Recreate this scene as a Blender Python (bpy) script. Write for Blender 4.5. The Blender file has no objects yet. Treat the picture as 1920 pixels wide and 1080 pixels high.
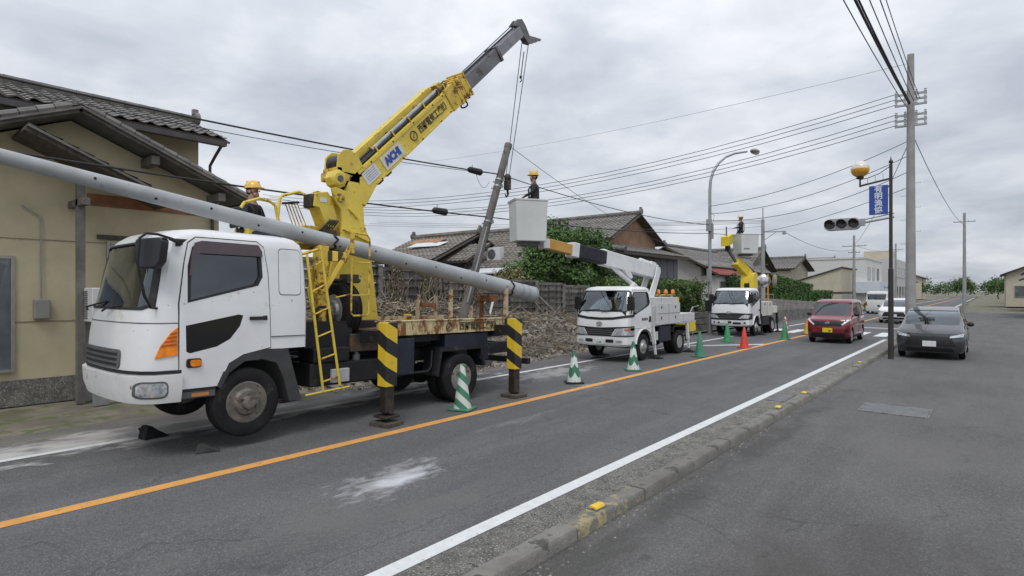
import bpy, bmesh, math, random
from mathutils import Vector, Matrix, noise
R = math.radians
SC = bpy.context.scene
COL = SC.collection
random.seed(7)

# ------------------------------------------------------------------ camera
# world frame: +Y runs along the road away from the viewer, +X to the right, Z up
YAW = 39.633
cam_d = bpy.data.cameras.new('camera')
cam_d.sensor_width = 36.0
cam_d.lens = 36.0 * 1083.0 / 1920.0
cam_d.shift_y = 5.0 / 1920.0
cam_d.clip_end = 3000
cam = bpy.data.objects.new('camera', cam_d)
COL.objects.link(cam)
cam.location = (0, 0, 2.0)
cam.rotation_euler = (R(90), 0, R(YAW))
SC.camera = cam

# ------------------------------------------------------------------ sky, sun, exposure
SUN_EL, SUN_AZ = 58.0, 150.0          # compass azimuth measured clockwise from +Y
wd = bpy.data.worlds.new('World')
SC.world = wd
wd.use_nodes = True
wn, wl = wd.node_tree.nodes, wd.node_tree.links
for n in list(wn):
    wn.remove(n)
w_out = wn.new('ShaderNodeOutputWorld')
sky = wn.new('ShaderNodeTexSky')
sky.sky_type = 'NISHITA'
sky.sun_disc = False
sky.sun_elevation = R(SUN_EL)
sky.sun_rotation = R(SUN_AZ)
bg_sky = wn.new('ShaderNodeBackground')
bg_sky.inputs['Strength'].default_value = 0.07
wl.new(sky.outputs['Color'], bg_sky.inputs['Color'])
tcw = wn.new('ShaderNodeTexCoord')
sepw = wn.new('ShaderNodeSeparateXYZ')
wl.new(tcw.outputs['Generated'], sepw.inputs[0])
# project the view direction on a flat cloud deck so that clouds flatten toward the horizon
zc = wn.new('ShaderNodeMath'); zc.operation = 'MAXIMUM'; zc.inputs[1].default_value = 0.0
wl.new(sepw.outputs['Z'], zc.inputs[0])
za = wn.new('ShaderNodeMath'); za.operation = 'ADD'; za.inputs[1].default_value = 0.22
wl.new(zc.outputs[0], za.inputs[0])
dv = wn.new('ShaderNodeVectorMath'); dv.operation = 'DIVIDE'
wl.new(tcw.outputs['Generated'], dv.inputs[0])
cmb = wn.new('ShaderNodeCombineXYZ')
for i in range(3):
    wl.new(za.outputs[0], cmb.inputs[i])
wl.new(cmb.outputs[0], dv.inputs[1])
def wnoise(scale, detail, rough, dist):
    n = wn.new('ShaderNodeTexNoise')
    n.inputs['Scale'].default_value = scale
    n.inputs['Detail'].default_value = detail
    n.inputs['Roughness'].default_value = rough
    n.inputs['Distortion'].default_value = dist
    wl.new(dv.outputs[0], n.inputs['Vector'])
    return n
n1 = wnoise(1.25, 7, 0.55, 0.3)
n2 = wnoise(3.4, 6, 0.55, 0.3)
mx = wn.new('ShaderNodeMix'); mx.data_type = 'FLOAT'; mx.inputs[0].default_value = 0.34
wl.new(n1.outputs['Fac'], mx.inputs[2]); wl.new(n2.outputs['Fac'], mx.inputs[3])
rmp = wn.new('ShaderNodeValToRGB')
rmp.color_ramp.elements[0].position = 0.37
rmp.color_ramp.elements[0].color = (0.41, 0.445, 0.505, 1)
rmp.color_ramp.elements[1].position = 0.63
rmp.color_ramp.elements[1].color = (0.70, 0.715, 0.75, 1)
e = rmp.color_ramp.elements.new(0.5); e.color = (0.54, 0.568, 0.622, 1)
wl.new(mx.outputs[0], rmp.inputs['Fac'])
# overcast luminance rises from the horizon to the zenith
lum = wn.new('ShaderNodeMath'); lum.operation = 'MULTIPLY_ADD'
lum.inputs[1].default_value = 0.75; lum.inputs[2].default_value = 0.86
wl.new(zc.outputs[0], lum.inputs[0])
bg_cl = wn.new('ShaderNodeBackground')
wl.new(rmp.outputs['Color'], bg_cl.inputs['Color'])
wl.new(lum.outputs[0], bg_cl.inputs['Strength'])
mxs = wn.new('ShaderNodeMixShader'); mxs.inputs[0].default_value = 0.92
wl.new(bg_sky.outputs[0], mxs.inputs[1]); wl.new(bg_cl.outputs[0], mxs.inputs[2])
wl.new(mxs.outputs[0], w_out.inputs['Surface'])

sun_d = bpy.data.lights.new('sun', 'SUN')
sun_d.energy = 1.1
sun_d.angle = R(22)
sun_d.color = (1.0, 0.97, 0.92)
sun = bpy.data.objects.new('sun', sun_d)
COL.objects.link(sun)
_az = R(SUN_AZ)
_sd = Vector((math.sin(_az) * math.cos(R(SUN_EL)), math.cos(_az) * math.cos(R(SUN_EL)), math.sin(R(SUN_EL))))
sun.rotation_euler = (-_sd).to_track_quat('-Z', 'Y').to_euler()
SC.view_settings.view_transform = 'Standard'
SC.view_settings.look = 'None'
SC.view_settings.gamma = 1.0
SC.view_settings.exposure = 0.32
SC.view_settings.use_curve_mapping = False

# ------------------------------------------------------------------ materials
MATS = {}
def _n(nt, t, **kw):
    n = nt.nodes.new(t)
    for k, v in kw.items():
        setattr(n, k, v)
    return n
def pm(name, col, rough=0.5, metal=0.0, var=0.12, scale=4.0, dirt=None, bump=0.0, bscale=60.0,
       stretch=(1, 1, 1), emit=0.0, coat=0.0, island=0.0, objrand=0.0, spec=0.5, spots=None):
    """procedural paint: base colour with soft variation, optional dirt/rust blotches, optional relief"""
    if name in MATS:
        return MATS[name]
    m = bpy.data.materials.new(name)
    m.use_nodes = True
    nt = m.node_tree
    L = nt.links
    b = nt.nodes['Principled BSDF']
    b.inputs['Roughness'].default_value = rough
    b.inputs['Metallic'].default_value = metal
    b.inputs['Specular IOR Level'].default_value = spec
    b.inputs['Coat Weight'].default_value = coat
    tc = _n(nt, 'ShaderNodeTexCoord')
    mp = _n(nt, 'ShaderNodeMapping')
    mp.inputs['Scale'].default_value = stretch
    L.new(tc.outputs['Object'], mp.inputs[0])
    def nz(s, det=5, ro=0.6):
        n = _n(nt, 'ShaderNodeTexNoise')
        n.inputs['Scale'].default_value = s
        n.inputs['Detail'].default_value = det
        n.inputs['Roughness'].default_value = ro
        L.new(mp.outputs[0], n.inputs['Vector'])
        return n.outputs['Fac']
    def mixc(fac, a, c, mode='MIX'):
        x = _n(nt, 'ShaderNodeMix'); x.data_type = 'RGBA'; x.blend_type = mode
        if isinstance(fac, float): x.inputs[0].default_value = fac
        else: L.new(fac, x.inputs[0])
        for i, s in ((6, a), (7, c)):
            if isinstance(s, tuple): x.inputs[i].default_value = (*s[:3], 1)
            else: L.new(s, x.inputs[i])
        return x.outputs[2]
    def ramp(fac, lo, hi):
        r = _n(nt, 'ShaderNodeMapRange'); r.interpolation_type = 'SMOOTHSTEP'
        r.inputs['From Min'].default_value = lo; r.inputs['From Max'].default_value = hi
        L.new(fac, r.inputs[0])
        return r.outputs[0]
    lo = tuple(max(0, c * (1 - var)) for c in col[:3]); hi = tuple(min(1, c * (1 + var)) for c in col[:3])
    c = mixc(ramp(nz(scale), 0.3, 0.7), lo, hi)
    if island:
        g = _n(nt, 'ShaderNodeNewGeometry')
        lo2 = (1 - island,) * 3; hi2 = (1 + island * 0.9, 1 + island * 0.8, 1 + island * 0.5)
        x = mixc(g.outputs['Random Per Island'], lo2, hi2)
        c = mixc(1.0, c, x, 'MULTIPLY')
    if objrand:
        oi = _n(nt, 'ShaderNodeObjectInfo')
        x = mixc(oi.outputs['Random'], (1 - objrand,) * 3, (1 + objrand,) * 3)
        c = mixc(1.0, c, x, 'MULTIPLY')
    rg = None
    if dirt:
        dc, amt, ds = dirt[:3]
        f = ramp(nz(ds, 8, 0.68), 0.635 - amt * 0.30, 0.735 - amt * 0.30)
        c = mixc(f, c, dc)
        if len(dirt) > 3:
            rg = f
    if spots:
        sc_, ss, th = spots
        f = ramp(nz(ss, 3, 0.5), th, th + 0.05)
        c = mixc(f, c, sc_)
    L.new(c, b.inputs['Base Color'])
    if rg is not None:
        rr = _n(nt, 'ShaderNodeMapRange')
        rr.inputs['To Min'].default_value = rough; rr.inputs['To Max'].default_value = dirt[3]
        L.new(rg, rr.inputs[0]); L.new(rr.outputs[0], b.inputs['Roughness'])
    if bump:
        bp = _n(nt, 'ShaderNodeBump')
        bp.inputs['Strength'].default_value = bump
        bp.inputs['Distance'].default_value = 0.02
        L.new(nz(bscale, 6, 0.65), bp.inputs['Height'])
        L.new(bp.outputs[0], b.inputs['Normal'])
    if emit:
        L.new(c, b.inputs['Emission Color']); b.inputs['Emission Strength'].default_value = emit
    MATS[name] = m
    return m

def glass(name, tint=(0.45, 0.5, 0.5), refl=1.0):
    """thin tinted pane: see-through with fresnel reflections"""
    if name in MATS:
        return MATS[name]
    m = bpy.data.materials.new(name); m.use_nodes = True
    nt = m.node_tree; L = nt.links
    for n in list(nt.nodes): nt.nodes.remove(n)
    o = _n(nt, 'ShaderNodeOutputMaterial')
    t = _n(nt, 'ShaderNodeBsdfTransparent'); t.inputs[0].default_value = (*tint, 1)
    g = _n(nt, 'ShaderNodeBsdfGlossy'); g.inputs['Roughness'].default_value = 0.03
    g.inputs[0].default_value = (0.9, 0.95, 1.0, 1)
    f = _n(nt, 'ShaderNodeFresnel'); f.inputs[0].default_value = 1.55
    k = _n(nt, 'ShaderNodeMath'); k.operation = 'MULTIPLY_ADD'; k.use_clamp = True
    k.inputs[1].default_value = refl * 1.6; k.inputs[2].default_value = 0.05
    L.new(f.outputs[0], k.inputs[0])
    x = _n(nt, 'ShaderNodeMixShader')
    L.new(k.outputs[0], x.inputs[0]); L.new(t.outputs[0], x.inputs[1]); L.new(g.outputs[0], x.inputs[2])
    L.new(x.outputs[0], o.inputs[0])
    MATS[name] = m
    return m

# ------------------------------------------------------------------ mesh helpers
class MB:
    """collects shapes into one mesh"""
    def __init__(s):
        s.v, s.f, s.m = [], [], []
    def add(s, vs, fs, mi=0, M=None):
        o = len(s.v)
        if M is not None: vs = [M @ Vector(p) for p in vs]
        s.v.extend(tuple(p) for p in vs)
        for f in fs:
            s.f.append(tuple(o + i for i in f)); s.m.append(mi)
        return s
    def box(s, c, d, mi=0, rz=0.0, M=None):
        x, y, z = d[0] / 2, d[1] / 2, d[2] / 2
        vs = [Vector((i * x, j * y, k * z)) for k in (-1, 1) for j in (-1, 1) for i in (-1, 1)]
        T = Matrix.Translation(Vector(c)) @ Matrix.Rotation(rz, 4, 'Z')
        if M is not None: T = M @ T
        return s.add(vs, [(0, 2, 3, 1), (4, 5, 7, 6), (0, 1, 5, 4), (2, 6, 7, 3), (0, 4, 6, 2), (1, 3, 7, 5)], mi, T)
    def bb(s, x0, x1, y0, y1, z0, z1, mi=0):
        return s.box(((x0 + x1) / 2, (y0 + y1) / 2, (z0 + z1) / 2), (abs(x1 - x0), abs(y1 - y0), abs(z1 - z0)), mi)
    def bar(s, a, b, w, h, mi=0, up=(0, 0, 1)):
        a, b = Vector(a), Vector(b); d = (b - a); l = d.length; d.normalize()
        u = Vector(up)
        if abs(d.dot(u)) > 0.98: u = Vector((1, 0, 0))
        sd = d.cross(u).normalized(); u2 = sd.cross(d).normalized()
        M = Matrix((sd, d, u2)).transposed().to_4x4(); M.translation = (a + b) / 2
        return s.box((0, 0, 0), (w, l, h), mi, 0, M)
    def tube(s, pts, r, n=8, mi=0, cap=True):
        pts = [Vector(p) for p in pts]
        k = len(pts); rs = r if isinstance(r, (list, tuple)) else [r] * k
        vs, fs = [], []
        prev = None
        for i, p in enumerate(pts):
            t = (pts[min(i + 1, k - 1)] - pts[max(i - 1, 0)]).normalized()
            if prev is None:
                u = Vector((0, 0, 1)) if abs(t.z) < 0.9 else Vector((1, 0, 0))
            else:
                u = prev
            sd = t.cross(u).normalized(); u = sd.cross(t).normalized(); prev = u
            for j in range(n):
                a = 2 * math.pi * j / n
                vs.append(p + (sd * math.cos(a) + u * math.sin(a)) * rs[i])
        for i in range(k - 1):
            for j in range(n):
                fs.append((i * n + j, i * n + (j + 1) % n, (i + 1) * n + (j + 1) % n, (i + 1) * n + j))
        if cap:
            fs.append(tuple(range(n - 1, -1, -1))); fs.append(tuple((k - 1) * n + j for j in range(n)))
        return s.add(vs, fs, mi)
    def lathe(s, prof, n=20, M=None, mi=0):
        """prof: (radius, height) list about local z"""
        vs, fs = [], []
        k = len(prof)
        for r, z in prof:
            for j in range(n):
                a = 2 * math.pi * j / n
                vs.append((r * math.cos(a), r * math.sin(a), z))
        for i in range(k - 1):
            for j in range(n):
                fs.append((i * n + j, i * n + (j + 1) % n, (i + 1) * n + (j + 1) % n, (i + 1) * n + j))
        if prof[0][0] > 1e-5: fs.append(tuple(range(n - 1, -1, -1)))
        if prof[-1][0] > 1e-5: fs.append(tuple((k - 1) * n + j for j in range(n)))
        return s.add(vs, fs, mi, M)
    def prism(s, poly, axis, a, b, mi=0, M=None):
        def P(p, t):
            return {'x': (t, p[0], p[1]), 'y': (p[0], t, p[1]), 'z': (p[0], p[1], t)}[axis]
        n = len(poly)
        vs = [P(p, a) for p in poly] + [P(p, b) for p in poly]
        fs = [tuple(range(n - 1, -1, -1)), tuple(range(n, 2 * n))]
        fs += [(i, (i + 1) % n, n + (i + 1) % n, n + i) for i in range(n)]
        return s.add(vs, fs, mi, M)
    def sphere(s, c, r, n=14, k=9, mi=0, sc=(1, 1, 1)):
        prof = [(max(1e-6, r * math.sin(math.pi * i / k)), -r * math.cos(math.pi * i / k)) for i in range(k + 1)]
        return s.lathe(prof, n, Matrix.Translation(Vector(c)) @ Matrix.Diagonal((*sc, 1)), mi)
    def mesh(s, name='m'):
        me = bpy.data.meshes.new(name)
        me.from_pydata(s.v, [], s.f)
        me.polygons.foreach_set('material_index', s.m)
        bm = bmesh.new(); bm.from_mesh(me)
        bmesh.ops.remove_doubles(bm, verts=bm.verts, dist=1e-5)
        bmesh.ops.recalc_face_normals(bm, faces=bm.faces)
        bm.to_mesh(me); bm.free()
        return me
    def build(s, name, mats, parent=None, bevel=0.0, ang=35, loc=None, fast=False):
        if fast:
            me = bpy.data.meshes.new(name); me.from_pydata(s.v, [], s.f)
            me.polygons.foreach_set('material_index', s.m)
        else:
            me = s.mesh(name)
        return mobj(name, me, mats, parent, bevel, ang, loc)

def mobj(name, me, mats, parent=None, bevel=0.0, ang=35, loc=None):
    if not isinstance(mats, (list, tuple)): mats = [mats]
    me.materials.clear()
    for m in mats: me.materials.append(m)
    if ang:
        me.polygons.foreach_set('use_smooth', [True] * len(me.polygons))
        me.set_sharp_from_angle(angle=R(ang))
    o = bpy.data.objects.new(name, me)
    COL.objects.link(o)
    if parent is not None: o.parent = parent
    if loc is not None: o.location = loc
    if bevel:
        bv = o.modifiers.new('bevel', 'BEVEL')
        bv.width = bevel; bv.segments = 2; bv.limit_method = 'ANGLE'; bv.angle_limit = R(40)
        bv.harden_normals = True
    return o

# a scratch scene keeps the evaluation of temporary shapes fast; it is removed at the end
SCRATCH = bpy.data.scenes.new('scratch')
def scratch_mesh(o):
    with bpy.context.temp_override(scene=SCRATCH, view_layer=SCRATCH.view_layers[0]):
        dg = bpy.context.evaluated_depsgraph_get()
        return bpy.data.meshes.new_from_object(o.evaluated_get(dg))
def boolean(A, ops):
    """A: mesh; ops: [(operation, mesh)] -> new mesh"""
    oa = bpy.data.objects.new('tmp', A); SCRATCH.collection.objects.link(oa)
    tmp = []
    for op, B in ops:
        ob = bpy.data.objects.new('tmp', B); SCRATCH.collection.objects.link(ob); tmp.append(ob)
        m = oa.modifiers.new('b', 'BOOLEAN'); m.operation = op; m.object = ob; m.solver = 'EXACT'
    me = scratch_mesh(oa)
    for ob in [oa] + tmp:
        d = ob.data
        bpy.data.objects.remove(ob)
        if d.users == 0: bpy.data.meshes.remove(d)
    return me

def tag(o, label, cat=None, group=None, kind=None):
    if label: o['label'] = label
    if cat: o['category'] = cat
    if group: o['group'] = group
    if kind: o['kind'] = kind
    return o
def thing(name, label, cat, loc=(0, 0, 0), rz=0.0, group=None):
    o = bpy.data.objects.new(name, None); COL.objects.link(o)
    o.empty_display_size = 0.2
    o.location = loc; o.rotation_euler = (0, 0, rz)
    return tag(o, label, cat, group)
def empty(name, parent, loc=(0, 0, 0), rot=(0, 0, 0)):
    o = bpy.data.objects.new(name, None); COL.objects.link(o)
    o.empty_display_size = 0.1
    o.parent = parent; o.location = loc; o.rotation_euler = rot
    return o
def copy_tree(o, parent=None):
    c = o.copy(); COL.objects.link(c); c.parent = parent
    for ch in list(o.children): copy_tree(ch, c)
    return c

def text(body, size, name, mat, parent, origin, xdir, ydir, bold=0.0, sx=1.0, align='CENTER', depth=0.003, space=1.0):
    """lettering as thin raised geometry; origin is the anchor, xdir/ydir the reading and up directions"""
    cu = bpy.data.curves.new(name, 'FONT')
    cu.body = body; cu.size = size; cu.extrude = depth; cu.offset = bold
    cu.align_x = align; cu.align_y = 'CENTER'; cu.resolution_u = 3; cu.space_character = space
    t = bpy.data.objects.new('tmp', cu); SCRATCH.collection.objects.link(t)
    me = scratch_mesh(t)
    bpy.data.objects.remove(t); bpy.data.curves.remove(cu)
    x = Vector(xdir).normalized(); y = Vector(ydir).normalized(); z = x.cross(y).normalized(); y = z.cross(x)
    M = Matrix((x * sx, y, z)).transposed().to_4x4(); M.translation = Vector(origin)
    me.transform(M)
    return mobj(name, me, mat, parent, 0, 0)

def sag_line(a, b, sag, n=18):
    a, b = Vector(a), Vector(b)
    return [a.lerp(b, i / n) - Vector((0, 0, sag * 4 * (i / n) * (1 - i / n))) for i in range(n + 1)]
# ------------------------------------------------------------------ foliage helpers
def leaf_mat(name, col, isl=0.58, rough=0.55):
    return pm(name, col, rough, var=0.3, scale=1.6, island=isl, spec=0.35)
def leaves(b, rnd, centre, rad, n, size, shell=0.55, flat=0.0, mi=0, noise_s=1.3):
    """leaf-sized faces spread through an uneven ellipsoid"""
    cx, cy, cz = centre
    seed = Vector((rnd.uniform(0, 50), rnd.uniform(0, 50), 0))
    k = 0
    while k < n:
        d = Vector((rnd.gauss(0, 1), rnd.gauss(0, 1), rnd.gauss(0, 1))).normalized()
        r = (shell + (1 - shell) * rnd.random()) ** 0.8
        lump = 0.80 + 0.42 * noise.noise(d * noise_s * 1.8 + seed)
        if noise.noise(d * noise_s * 3.5 + seed * 2 + Vector((0, 0, r * 3))) < -0.28: 
            k += 1; continue
        p = Vector((cx + d.x * rad[0] * r * lump, cy + d.y * rad[1] * r * lump, cz + d.z * rad[2] * r * lump))
        add_leaf(b, rnd, p, d, size, mi)
        k += 1
def add_leaf(b, rnd, p, d, size, mi=0):
    nrm = (d + Vector((rnd.gauss(0, .7), rnd.gauss(0, .7), rnd.gauss(0, .7) + .35))).normalized()
    t = nrm.cross(Vector((rnd.gauss(0, 1), rnd.gauss(0, 1), rnd.gauss(0, 1)))).normalized()
    u = nrm.cross(t)
    s = size * rnd.choice((.55, .75, .95, 1.15, 1.5)) * rnd.uniform(.85, 1.15); w = s * .42
    b.add([p - t * s * .5, p + u * w * .5 - nrm * s * .06, p + t * s * .5, p - u * w * .5 - nrm * s * .06], [(0, 1, 2, 3)], mi)
def box_leaves(b, rnd, x0, x1, y0, y1, z0, z1, n, size, lump=0.12, mi=0):
    """clipped hedge: faces near the surface of a box"""
    for k in range(n):
        p = Vector((rnd.uniform(x0, x1), rnd.uniform(y0, y1), rnd.uniform(z0, z1)))
        f = rnd.random()
        dpt = abs(rnd.gauss(0, .07))
        if f < .30: p.x = x1 - dpt; d = Vector((1, 0, 0))
        elif f < .55: p.y = y0 + dpt; d = Vector((0, -1, 0))
        elif f < .62: p.x = x0 + dpt; d = Vector((-1, 0, 0))
        elif f < .68: p.y = y1 - dpt; d = Vector((0, 1, 0))
        else: p.z = z1 - dpt; d = Vector((0, 0, 1))
        p += d * lump * 2 * noise.noise(p * 1.4) + Vector((1, 0, .3)) * lump * noise.noise(p * 3.1)
        add_leaf(b, rnd, p, d, size, mi)
def limb(b, rnd, a, c, r0, r1, wob=.12, n=6):
    a, c = Vector(a), Vector(c); L_ = (c - a).length
    pts = [a.lerp(c, i / n) + Vector((rnd.gauss(0, 1), rnd.gauss(0, 1), rnd.gauss(0, .5))) * (wob * L_ * .3 * (0 if i in (0,) else 1)) for i in range(n + 1)]
    b.tube(pts, [r0 + (r1 - r0) * i / n for i in range(n + 1)], 7)
    return pts
M_BARK = pm('bark', (0.085, 0.068, 0.05), 0.95, var=0.35, scale=9, bump=1.0, bscale=40, stretch=(1, 1, .25))
# ------------------------------------------------------------------ vehicle helpers
class Body:
    """closed body lofted through level outlines; rows: (z, y_front, y_rear, half_width, front_depth, rear_depth)"""
    def __init__(s, rows, nf=2.6, nr=5.0, K=12):
        s.rows, s.nf, s.nr, s.K, s.cache = rows, nf, nr, K, {}
    def loft(s, off=0.0):
        vs, fs = [], []
        n = None
        for i, (z, yf, yr, w, df, dr) in enumerate(s.rows):
            zz = z + (off if i == len(s.rows) - 1 else (-off if i == 0 else 0))
            w_, f_, r_ = w + off, yf - off, yr + off
            ring = []
            for k in range(s.K + 1):
                q = math.sin(math.pi * (k / s.K - .5)); a = abs(q)
                ring.append((w_ * q, f_ + df * (1 - (max(0, 1 - a ** s.nf)) ** (1 / s.nf)), zz))
            for k in range(s.K + 1):
                q = -math.sin(math.pi * (k / s.K - .5)); a = abs(q)
                ring.append((w_ * q, r_ - dr * (1 - (max(0, 1 - a ** s.nr)) ** (1 / s.nr)), zz))
            n = len(ring); vs += ring
        k = len(s.rows)
        for i in range(k - 1):
            for j in range(n):
                fs.append((i * n + j, i * n + (j + 1) % n, (i + 1) * n + (j + 1) % n, (i + 1) * n + j))
        fs.append(tuple(range(n - 1, -1, -1))); fs.append(tuple((k - 1) * n + j for j in range(n)))
        return MB().add(vs, fs)
    def shell(s, o, i):
        key = (o, i)
        if key not in s.cache:
            s.cache[key] = boolean(s.loft(o).mesh(), [('DIFFERENCE', s.loft(i).mesh())])
            s.cache[key].use_fake_user = True
        return s.cache[key].copy()
    def patch(s, poly, axis, a, b, o=.006, i=-.02, cut=None):
        """piece of skin inside a prism: a panel that follows the body"""
        ops = [('INTERSECT', MB().prism(poly, axis, a, b).mesh())]
        for c in (cut or []): ops.append(('DIFFERENCE', MB().prism(c, axis, a - .2, b + .2).mesh()))
        return boolean(s.shell(o, i), ops)
def ringpoly(poly, d):
    """grow a convex-ish polygon by d about its centroid direction"""
    cx = sum(p[0] for p in poly) / len(poly); cy = sum(p[1] for p in poly) / len(poly)
    out = []
    for x, y in poly:
        l = math.hypot(x - cx, y - cy); out.append((x + (x - cx) / l * d, y + (y - cy) / l * d))
    return out
def rpoly(x0, x1, z0, z1, r=.04, n=3):
    pts = []
    for cx, cz, a0 in ((x1 - r, z1 - r, 0), (x0 + r, z1 - r, 90), (x0 + r, z0 + r, 180), (x1 - r, z0 + r, 270)):
        for k in range(n + 1):
            a = R(a0 + 90 * k / n); pts.append((cx + r * math.cos(a), cz + r * math.sin(a)))
    return pts

def stripes(name, ca, cb, vec, freq, phase=0.0, rough=.55, chevron=False, duty=.5, wear=.25):
    m = bpy.data.materials.new(name); m.use_nodes = True
    nt = m.node_tree; L = nt.links; b = nt.nodes['Principled BSDF']; b.inputs['Roughness'].default_value = rough
    tc = _n(nt, 'ShaderNodeTexCoord'); sp = _n(nt, 'ShaderNodeSeparateXYZ'); L.new(tc.outputs['Object'], sp.inputs[0])
    acc = None
    for i in range(3):
        src = sp.outputs[i]
        if chevron and i < 2:
            ab = _n(nt, 'ShaderNodeMath'); ab.operation = 'ABSOLUTE'; L.new(src, ab.inputs[0]); src = ab.outputs[0]
        k = _n(nt, 'ShaderNodeMath'); k.operation = 'MULTIPLY_ADD'; k.inputs[1].default_value = vec[i] * freq
        L.new(src, k.inputs[0])
        if acc is None: k.inputs[2].default_value = phase
        else: L.new(acc, k.inputs[2])
        acc = k.outputs[0]
    fr = _n(nt, 'ShaderNodeMath'); fr.operation = 'FRACT'; L.new(acc, fr.inputs[0])
    gt = _n(nt, 'ShaderNodeMath'); gt.operation = 'GREATER_THAN'; gt.inputs[1].default_value = duty; L.new(fr.outputs[0], gt.inputs[0])
    nz = _n(nt, 'ShaderNodeTexNoise'); nz.inputs['Scale'].default_value = 14; nz.inputs['Detail'].default_value = 8; nz.inputs['Roughness'].default_value = .7
    L.new(tc.outputs['Object'], nz.inputs['Vector'])
    mr = _n(nt, 'ShaderNodeMapRange'); mr.inputs['From Min'].default_value = .58; mr.inputs['From Max'].default_value = .72; mr.inputs['To Max'].default_value = wear * 2
    L.new(nz.outputs['Fac'], mr.inputs[0])
    x = _n(nt, 'ShaderNodeMix'); x.data_type = 'RGBA'; L.new(gt.outputs[0], x.inputs[0])
    x.inputs[6].default_value = (*ca, 1); x.inputs[7].default_value = (*cb, 1)
    y = _n(nt, 'ShaderNodeMix'); y.data_type = 'RGBA'; L.new(mr.outputs[0], y.inputs[0])
    L.new(x.outputs[2], y.inputs[6]); y.inputs[7].default_value = (.13, .11, .09, 1)
    L.new(y.outputs[2], b.inputs['Base Color'])
    MATS[name] = m
    return m

M_TYRE = pm('tyre_rubber', (0.014, 0.014, 0.015), .82, var=.3, scale=5, dirt=((.045, .042, .038), .22, 4), spec=.3)
M_BLK = pm('black_plastic', (0.013, 0.013, 0.015), .5, var=.25, dirt=((.04, .038, .035), .2, 5))
M_FRAME = pm('chassis_black', (0.010, 0.011, 0.013), .65, var=.3, dirt=((.05, .042, .034), .22, 5))
M_RIMD = pm('rim_dirty', (0.17, 0.155, 0.135), .65, .3, var=.3, scale=8, dirt=((.09, .065, .045), .30, 9))
M_RIML = pm('rim_silver', (0.42, 0.42, 0.42), .45, .5, var=.2, dirt=((.24, .21, .18), .2, 9))
M_WHITE = pm('truck_white', (0.75, 0.76, 0.765), .32, var=.055, scale=1.6, dirt=((.62, .60, .56), .10, 2.2, .5), coat=.3, spots=((.40, .33, .26), 17, .70))
M_WHITE2 = pm('truck_white_clean', (0.74, 0.75, 0.755), .32, var=.04, scale=2, dirt=((.60, .59, .56), .06, 3, .5), coat=.3)
M_AMBER = pm('amber_lens', (0.85, 0.24, 0.015), .15, var=.2, scale=14, coat=.6)
M_CLEAR = pm('clear_lens', (0.52, 0.54, 0.55), .12, .35, var=.35, scale=22, coat=.8)
M_GLASS = glass('cab_glass', (0.66, 0.71, 0.70))
M_GLASSD = glass('dark_glass', (0.10, 0.115, 0.125), .95)
M_INT = pm('cab_interior', (0.045, 0.047, 0.05), .8, var=.2)
M_SEAT = pm('seat_cloth', (0.055, 0.06, 0.07), .9, var=.25)
M_CHROME = pm('chrome', (0.62, 0.63, 0.64), .18, .95, var=.05)
M_GREYP = pm('grey_plastic', (0.10, 0.10, 0.105), .6, var=.2)

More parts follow.
